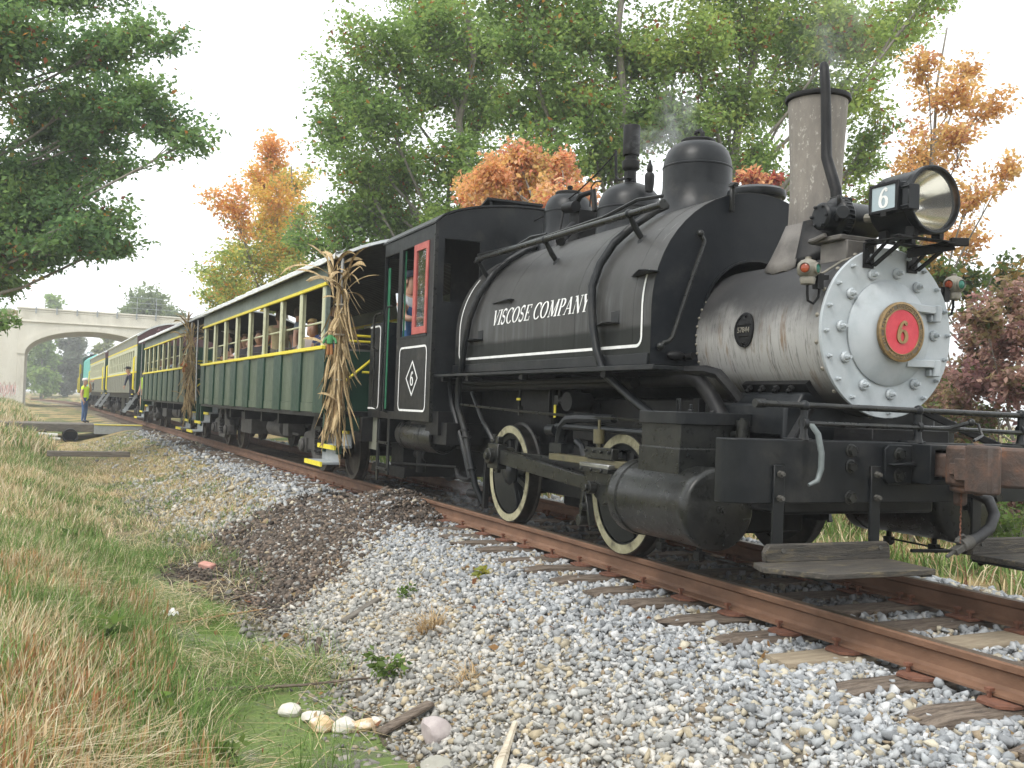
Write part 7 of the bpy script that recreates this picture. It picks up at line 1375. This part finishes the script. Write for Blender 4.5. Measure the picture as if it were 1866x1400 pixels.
def rider(label, x, y, z, rz, *a, **k): p = cloc(oc1, x, y, z); return person(label, p, RZ+rz, *a, group=PG, **k)
rider('passenger with a white cap standing in the last bay of the first coach', -5.0, -.9, .98, -1.5, NAVY, JEAN, hat=((.62,.6,.58),1), sleeves=0, face=False)
rider('passenger in a white shirt leaning on the sill in the first coach', -3.5, -.88, 1.16, -1.35, (.66,.67,.70), DARK, (.2,.14,.08), pose='sit', sleeves=0, face=False, J=dict(eR=(.22,-.25,.80), wR=(.36,-.05,.80), hR=(.40,.0,.80), eL=(.22,.25,.80), wL=(.36,.05,.80), hL=(.40,.02,.82)))
rider('passenger with brown hair and dark jacket beside the white shirt in the first coach', -2.9, -.9, 1.20, -1.4, (.05,.05,.06), DARK, (.14,.08,.04), pose='sit', face=False, sleeves=2)
rider('child with a red cheeked face next to the dark jacket in the first coach', -2.35, -.9, 1.18, -1.6, (.07,.07,.09), DARK, (.22,.13,.06), pose='sit', face=False, scale=.95)
rider('woman in a dark tank top with pinned up hair in the first coach', -1.15, -.95, 1.18, -1.2, (.04,.035,.04), DARK, (.05,.03,.025), pose='sit', sleeves=0, face=False)
rider('man in a tan shirt standing in the aisle bay of the first coach', .68, -.95, 1.04, 2.9, KHAKI, (.12,.11,.09), (.1,.07,.05), sleeves=0, face=False)
rider('big man in a grey tee shirt with his back turned in the first coach', 1.75, -.85, 1.00, 1.2, (.17,.20,.24), (.04,.07,.2), (.08,.06,.05), sleeves=0, face=False, scale=1.03)
rider('blonde passenger in the front bay of the first coach', 3.35, -1.0, 1.12, -.8, (.32,.28,.26), JEAN, (.46,.32,.14), pose='sit', hair_long=True, face=False)
rider('passenger in a navy tee shirt at the front sill of the first coach', 4.15, -.95, 1.12, -.5, (.035,.05,.14), DARK, (.08,.06,.05), pose='sit', sleeves=0, face=False)
rider('dark haired passenger standing behind the blonde one in the first coach', 3.0, -.55, 1.02, .3, (.04,.04,.05), DARK, (.03,.02,.02), sleeves=2, face=False)
rider('dark haired passenger seen over the front wall of the first coach', 4.9, .1, 1.15, 0, (.05,.05,.06), DARK, (.04,.03,.025), pose='sit', face=False)
PG2 = 'passengers in the second open coach'
for i, (x, c_, hcol, lab) in enumerate(((-4.2,(.05,.06,.1),(.05,.04,.03),'dark clothed passenger near the rear of the second coach'),(-1.6,(.3,.4,.5),(.1,.07,.05),'passenger in a pale blue top in the second coach'),(1.2,(.08,.08,.09),(.3,.2,.1),'brown haired passenger mid way along the second coach'),(3.2,(.5,.5,.52),(.06,.04,.03),'passenger in a light shirt near the front of the second coach'))):
    person(lab, cloc(oc2, x, -.95, 1.12), RZ-1.3, c_, DARK, hcol, pose='sit', face=False, group=PG2)
for x, c_ in ((-66.0,(.6,.08,.06)),): person('person in a red top at an open window of the far olive coach', (x, float(cyl_y(x))-1.28, 1.25), -1.5, c_, DARK, pose='sit', face=False)

# ------------------------------------------------------------------ ditch crossing, box, timbers
t = thing('plank_crossing', 'old timber footway laid over the ditch under the man in yellow', 'footway', (-37.2,-4.6,-.1))
mb = MB(); mb.box((.55,-2.3,-.27),(.75,1.6,.02)); mb.obj('edge_beam', M['plank'], t, bevel=.01)
for k in range(9): 
    mb = MB(); x = .42-.24*k; mb.box((x-.113,-2.4+rnd.uniform(-.1,.1),-.03+rnd.uniform(-.008,.008)),(x+.113,1.7+rnd.uniform(-.1,.1),.03)); mb.obj('plank', M['plank'], t, bevel=.006)
mb = MB(); mb.ring([(.28*math.cos(k*.4189),.28*math.sin(k*.4189)) for k in range(15)], [(.235*math.cos(k*.4189),.235*math.sin(k*.4189)) for k in range(15)], (-36.0,-4.42,-.52), (0,1,0), (0,0,1), (-1.6,0,0)); mb.cyl((-37.0,-4.42,-.52),(-36.9,-4.42,-.52),.25); tag(mb.obj('culvert_pipe', M['rubber'], smooth=60), 'black culvert pipe opening below the plank crossing', 'pipe')  # black plug inside the pipe stands in for the shade of its interior
mb = MB(); mb.tube([(-35.9,-5.5,-.47),(-35.9,-4.85,-.5)], .085, 12); mb.tube([(-35.85,-5.4,-.60),(-35.85,-4.75,-.63)], .06, 10); tag(mb.obj('sandbag_roll', cloth('pale_sack', (.5,.49,.45)), smooth=60), 'pale rolled sacks lying left of the culvert pipe', 'sack')
t = thing('platform_box', 'low grey step box with a yellow top edge beside the track', 'step box', (-36.6,-2.75,gz(-36.6,-2.75)))
mb = MB(); mb.box((-.35,-.85,-.10),(.35,.85,.24)); mb.obj('box', M['greybox'], t, bevel=.01); mb = MB(); mb.box((-.36,-.86,.24),(.30,.86,.268)); mb.obj('top_board', M['greybox'], t); mb = MB(); mb.box((.30,-.86,.24),(.37,.86,.272)); mb.obj('yellow_edge', M['yellow'], t); mb = MB(); mb.box((-.37,-.86,.268),(-.30,.86,.275)); mb.obj('yellow_edge', M['yellow'], t)
tm = MB(); tm.box((-20.15,-5.1,-.33),(-19.92,-3.35,-.21)); tag(tm.obj('timber', M['plank'], bevel=.01), 'dark square timber lying across the ditch in front of the crossing', 'timber')
# loose things near the camera
def rock(name, label, loc, size, m_, seed, cat='rock', group=None, sz=(1,.75,.55)):
    r = np.random.default_rng(seed); bm = bmesh.new(); bmesh.ops.create_icosphere(bm, subdivisions=3, radius=1)
    for v in bm.verts:
        d = 1+.10*math.sin(v.co.x*3.1+seed)+.10*math.sin(v.co.y*4.3+seed*2)+.07*math.sin(v.co.z*5.7+v.co.x*3)+r.uniform(-.02,.02); v.co = Vector((v.co.x*sz[0], v.co.y*sz[1], v.co.z*sz[2]))*d*size
    for k in range(7):                              # broken facets
        nn = Vector(r.normal(size=3)).normalized(); lim = .62*size*r.uniform(.75,1.15)
        for v in bm.verts:
            h_ = v.co.dot(nn)/max(.35, (abs(nn.x)*sz[0]+abs(nn.y)*sz[1]+abs(nn.z)*sz[2]))
            if h_ > lim: v.co -= nn*(h_-lim)*.8
    for v in bm.verts: v.co += v.co.normalized()*r.uniform(-.02,.02)*size
    me = bpy.data.meshes.new(name); bm.to_mesh(me); bm.free(); me.polygons.foreach_set('use_smooth', [True]*len(me.polygons)); me.set_sharp_from_angle(angle=rad(28)); me.materials.append(m_); o = bpy.data.objects.new(name, me); COL.objects.link(o); o.location = loc; o.rotation_euler = (r.uniform(-.2,.2), r.uniform(-.2,.2), r.uniform(0,6)); return tag(o, label, cat, group)
M['palerock'] = mat('pale_stained_rock', (.52,.49,.42), (.62,.60,.54), 9, .75, bmp=.4, bscale=30, c3=(.60,.38,.16), c3s=7, c3t=(.5,.7)); M['orangerock'] = mat('orange_rock', (.50,.34,.18), (.58,.44,.28), 12, .75, bmp=.4, bscale=30, c3=(.62,.58,.5), c3s=14, c3t=(.5,.65)); M['greyrock'] = mat('pinkish_grey_rock', (.36,.31,.30), (.43,.38,.36), 9, .8, bmp=.3, bscale=40); M['slab'] = mat('grey_slab', (.27,.26,.22), (.34,.33,.28), 7, .8, bmp=.3, bscale=30); M['brick'] = mat('pink_brick', (.50,.24,.19), (.56,.30,.25), 10, .85, bmp=.3)
GR = 'row of pale rocks in the green ditch water'
for i, (x, y, s, m_, lab) in enumerate(((-1.13,-3.60,.085,'palerock','flat cream rock at the left end of the row in the ditch water'),(-.96,-3.50,.07,'palerock','small white rock second from left in the ditch row'),(-.80,-3.47,.095,'orangerock','orange brown rock in the ditch row, between white ones'),(-.74,-3.36,.09,'palerock','knobbly white rock in the middle of the ditch row'),(-.72,-3.26,.08,'orangerock','orange tinted rock second from the right in the ditch row'),(-.76,-3.15,.05,'palerock','smallest cream rock at the right end of the ditch row'))): rock('rock', lab, (x, y, -.758), s, M[m_], i+3, group=GR)
rock('boulder', 'rounded pinkish grey boulder at the foot of the ballast slope', at(-.35,-2.93,.03), .105, M['greyrock'], 21, sz=(1,.8,.85))
rock('rock', 'flat grey slab just below the pinkish boulder', at(.08,-3.05,.0), .15, M['slab'], 23, sz=(1,.7,.25))
mb = MB(); mb.box((-.09,-.05,-.03),(.09,.05,.035)); o = mb.obj('brick', M['brick'], bevel=.015, seg=2); o.location = at(-6.45,-3.38,.03); o.rotation_euler = (.2,.1,.7); tag(o, 'broken pink brick at the far edge of the cinder spill', 'brick')
def stick(label, pts, r_, m_, name='driftwood', flat=1.0):
    n = len(pts); mb = MB(); mb.tube(pts, [r_*(1 if 0 < i < n-1 else .6)*(1+.25*math.sin(i*2.1)) for i in range(n)], 7); o = mb.obj(name, M[m_], smooth=30); return tag(o, label, 'wood piece')
def gp_(x, y, h=.02): return (x, y, gz(x, y)+h)
stick('bleached forked branch lying on the stones at the lower edge', [gp_(.50,-2.94), gp_(.38,-2.86,.04), gp_(.22,-2.75,.05), gp_(.05,-2.63,.06)], .028, 'driftwood')
mb = MB(); mb.bar(gp_(.86,-3.22,.03), gp_(.50,-2.76,.04), .085, .022); tag(mb.obj('driftwood', M['driftwood'], bevel=.006), 'pale split plank at the very bottom of the view', 'wood piece')
mb = MB(); mb.bar(gp_(-.56,-3.20,.03), gp_(-.70,-2.84,.05), .075, .03); tag(mb.obj('driftwood', M['tie'], bevel=.008), 'dark brown broken board above the boulder', 'wood piece')
mb = MB(); mb.bar(gp_(-3.0,-2.78,.03), gp_(-3.12,-2.44,.04), .07, .03); tag(mb.obj('driftwood', M['plank'], bevel=.008), 'short grey wood splinter on the stones near the cinders', 'wood piece')
mb = MB(); mb.bar(gp_(-2.42,-3.13,-.02), (-2.44,-3.10,gz(-2.44,-3.1)+.15), .045, .02); tag(mb.obj('wooden_stake', M['tie'], bevel=.004), 'small upright wooden stake at the edge of the ditch', 'stake')
stick('long dark twig floating across the ditch water', [(-1.73,-4.16,-.745),(-1.66,-3.8,-.748),(-1.60,-3.4,-.742),(-1.50,-2.98,-.70)], .012, 'tie', 'twig')
stick('thin twig across the weeds of the upper ditch', [(-3.6,-4.15,-.74),(-3.9,-3.6,-.74),(-4.0,-3.2,-.72)], .009, 'cornred', 'twig')
def litter(label, x, y, s): 
    mb = MB(); r = random.Random(int(x*10)); n = 7; z = gz(x, y) if y < -4.3 else max(gz(x, y), -.76); mb.add([(x+s*(i/n-.5)+r.uniform(-.02,.02), y+s*.6*(k/n-.5), z+.03+r.uniform(0,.05)) for i in range(n) for k in range(n)], [(i*n+k, (i+1)*n+k, (i+1)*n+k+1, i*n+k+1) for i in range(n-1) for k in range(n-1)]); return tag(mb.obj('plastic_scrap', M['white'], smooth=60), label, 'litter')
litter('crumpled white plastic scrap on the grass bank', -11.5, -4.66, .26); litter('thin white plastic strip in the wet ditch', -3.95, -4.0, .22)
weed('bright green leafy weed growing at the stony edge above the broken board', *(-1.45,-2.88), .20, WP+[(.22,.34,.08)], 9, 201, .055, None, .16)
weed('small green weed among the stones beside the dry straw clump', *(-2.9,-2.30), .12, WP+[(.22,.34,.08)], 7, 202, .04, None, .10)
weed('yellowing little plant on the open ballast', *(-2.5,-1.78), .10, [(.42,.38,.06),(.3,.33,.07)], 4, 203, .06, None, .06)
weed('broad leaved green weed among the stubble at the lower left', *(-.15,-4.15), .20, WP, 8, 204, .09, None, .18)
def straw_clump(label, x, y, n, h, seed):
    r = np.random.default_rng(seed); P = np.stack([x+r.normal(0,.05,n), y+r.normal(0,.05,n)], 1); P = np.concatenate([P, ground_z(P[:,0], P[:,1])[:, None]], 1)
    return tag(blades('straw_clump', P, r.uniform(.5,1.1,n)*h, r.uniform(.004,.008,n), r.uniform(0,6.28,n), r.uniform(.4,1.9,n), pick([(.50,.36,.19),(.42,.28,.14),(.58,.45,.27)], n), label, kind=None), label, 'dry grass')
for o in (straw_clump('dry straw clump on the ballast slope, behind the green weed', -1.95,-2.40,150,.24,1), straw_clump('low matted straw clump in front of the ballast slope', -.85,-2.55,90,.17,2), straw_clump('straw tuft on the stones left of the cinder spill', -7.6,-3.3,110,.2,3)):
    if 'kind' in o: del o['kind']
tall = np.stack([R_.normal(-.1,.12,70), R_.normal(-3.72,.12,70)], 1); tall = np.concatenate([tall, np.full((70,1),-.78)], 1)
blades('marsh_grass', tall, R_.uniform(.18,.42,70), R_.uniform(.003,.006,70), R_.uniform(0,6.28,70), R_.uniform(.3,1.3,70), pick(GRN, 70), 'long green grass blades rising from the ditch at the bottom')
BW = 'broad leaved weeds in the bank grass'
for i, (x, y, lab) in enumerate(((-.9,-4.45,'low dock weed in the grass, close to the long twig'),(-2.4,-4.7,'low dock weed among green grass, half way along the wet ditch'),(-4.6,-4.5,'low dock weed in the grass near the white plastic strip'),(.3,-4.4,'low dock weed between the reed stubble and the rocks'),(-7.0,-4.9,'low dock weed in the grass level with the pink brick'))):
    weed(lab, x, y, .16, WP+[(.22,.34,.08)], 10, 220+i, .10, BW, .2)
# autumn leaves dropped about
lv = np.stack([R_.uniform(-6,2.2,260), R_.uniform(-4.4,-.9,260)], 1); lz = ground_z(lv[:,0], lv[:,1]); lz = np.maximum(lz, -.765)+.025
lo = leaf_mesh('fallen_leaves', np.concatenate([lv, lz[:, None]], 1), .055, np.array([(.36,.20,.08),(.42,.28,.14),(.30,.13,.06),(.48,.36,.2)])[R_.integers(0,4,260)], None, droop=0); tag(lo, 'scattered brown fallen leaves on ballast and ditch', kind='stuff')
# wisps of steam
def steam(label, loc, sc_, dens, seed, name='steam_wisp'):
    m = bpy.data.materials.new('steam'); m.use_nodes = True; t = m.node_tree; t.nodes.clear(); o_ = t.nodes.new('ShaderNodeOutputMaterial'); v = t.nodes.new('ShaderNodeVolumePrincipled'); v.inputs['Color'].default_value = (.95,.97,1,1); v.inputs['Anisotropy'].default_value = .2
    tc = t.nodes.new('ShaderNodeTexCoord'); n = noise(t, 2.2, 4, .65, None, 'Object', 1.2)
    ln = t.nodes.new('ShaderNodeVectorMath'); ln.operation = 'LENGTH'; t.links.new(tc.outputs['Object'], ln.inputs[0]); fall = t.nodes.new('ShaderNodeMapRange'); fall.inputs[1].default_value = 1.0; fall.inputs[2].default_value = .1; t.links.new(ln.outputs['Value'], fall.inputs[0])
    d = mth(t, 'MULTIPLY', mth(t, 'MULTIPLY', ramp(t, n, .45, .75), fall.outputs[0]), dens); t.links.new(d, v.inputs['Density']); t.links.new(v.outputs[0], o_.inputs['Volume'])
    mb = MB(); mb.sphere((0,0,0), 1.0, 16, 10); o = mb.obj(name, m); o.location = loc; o.scale = sc_; return tag(o, label, kind='stuff')
steam('steam curling round the whistle', (-3.18,.10,3.70), (.36,.26,.16), 5, 1)
steam('faint steam rising from the safety valve', (-2.85,.15,3.85), (.30,.25,.42), 4, 2)
steam('faint smoke above the chimney', (-.70,.1,3.95), (.38,.35,.55), 1.6, 3)
steam('leaking steam below the running gear', (-5.2,-.8,.22), (.45,.3,.22), 4, 4)
# ------------------------------------------------------------------ thin haze volume, added to lift far tones like veiling glare
hm = bpy.data.materials.new('haze'); hm.use_nodes = True; t = hm.node_tree; t.nodes.clear(); o_ = t.nodes.new('ShaderNodeOutputMaterial'); v = t.nodes.new('ShaderNodeVolumePrincipled')
v.inputs['Color'].default_value = (.96,.98,1,1); v.inputs['Density'].default_value = .0015; v.inputs['Anisotropy'].default_value = .0; t.links.new(v.outputs[0], o_.inputs['Volume'])
mb = MB(); mb.box((-1500,-1000,-3.5),(700,1000,22)); tag(mb.obj('haze', hm, smooth=0), kind='stuff')
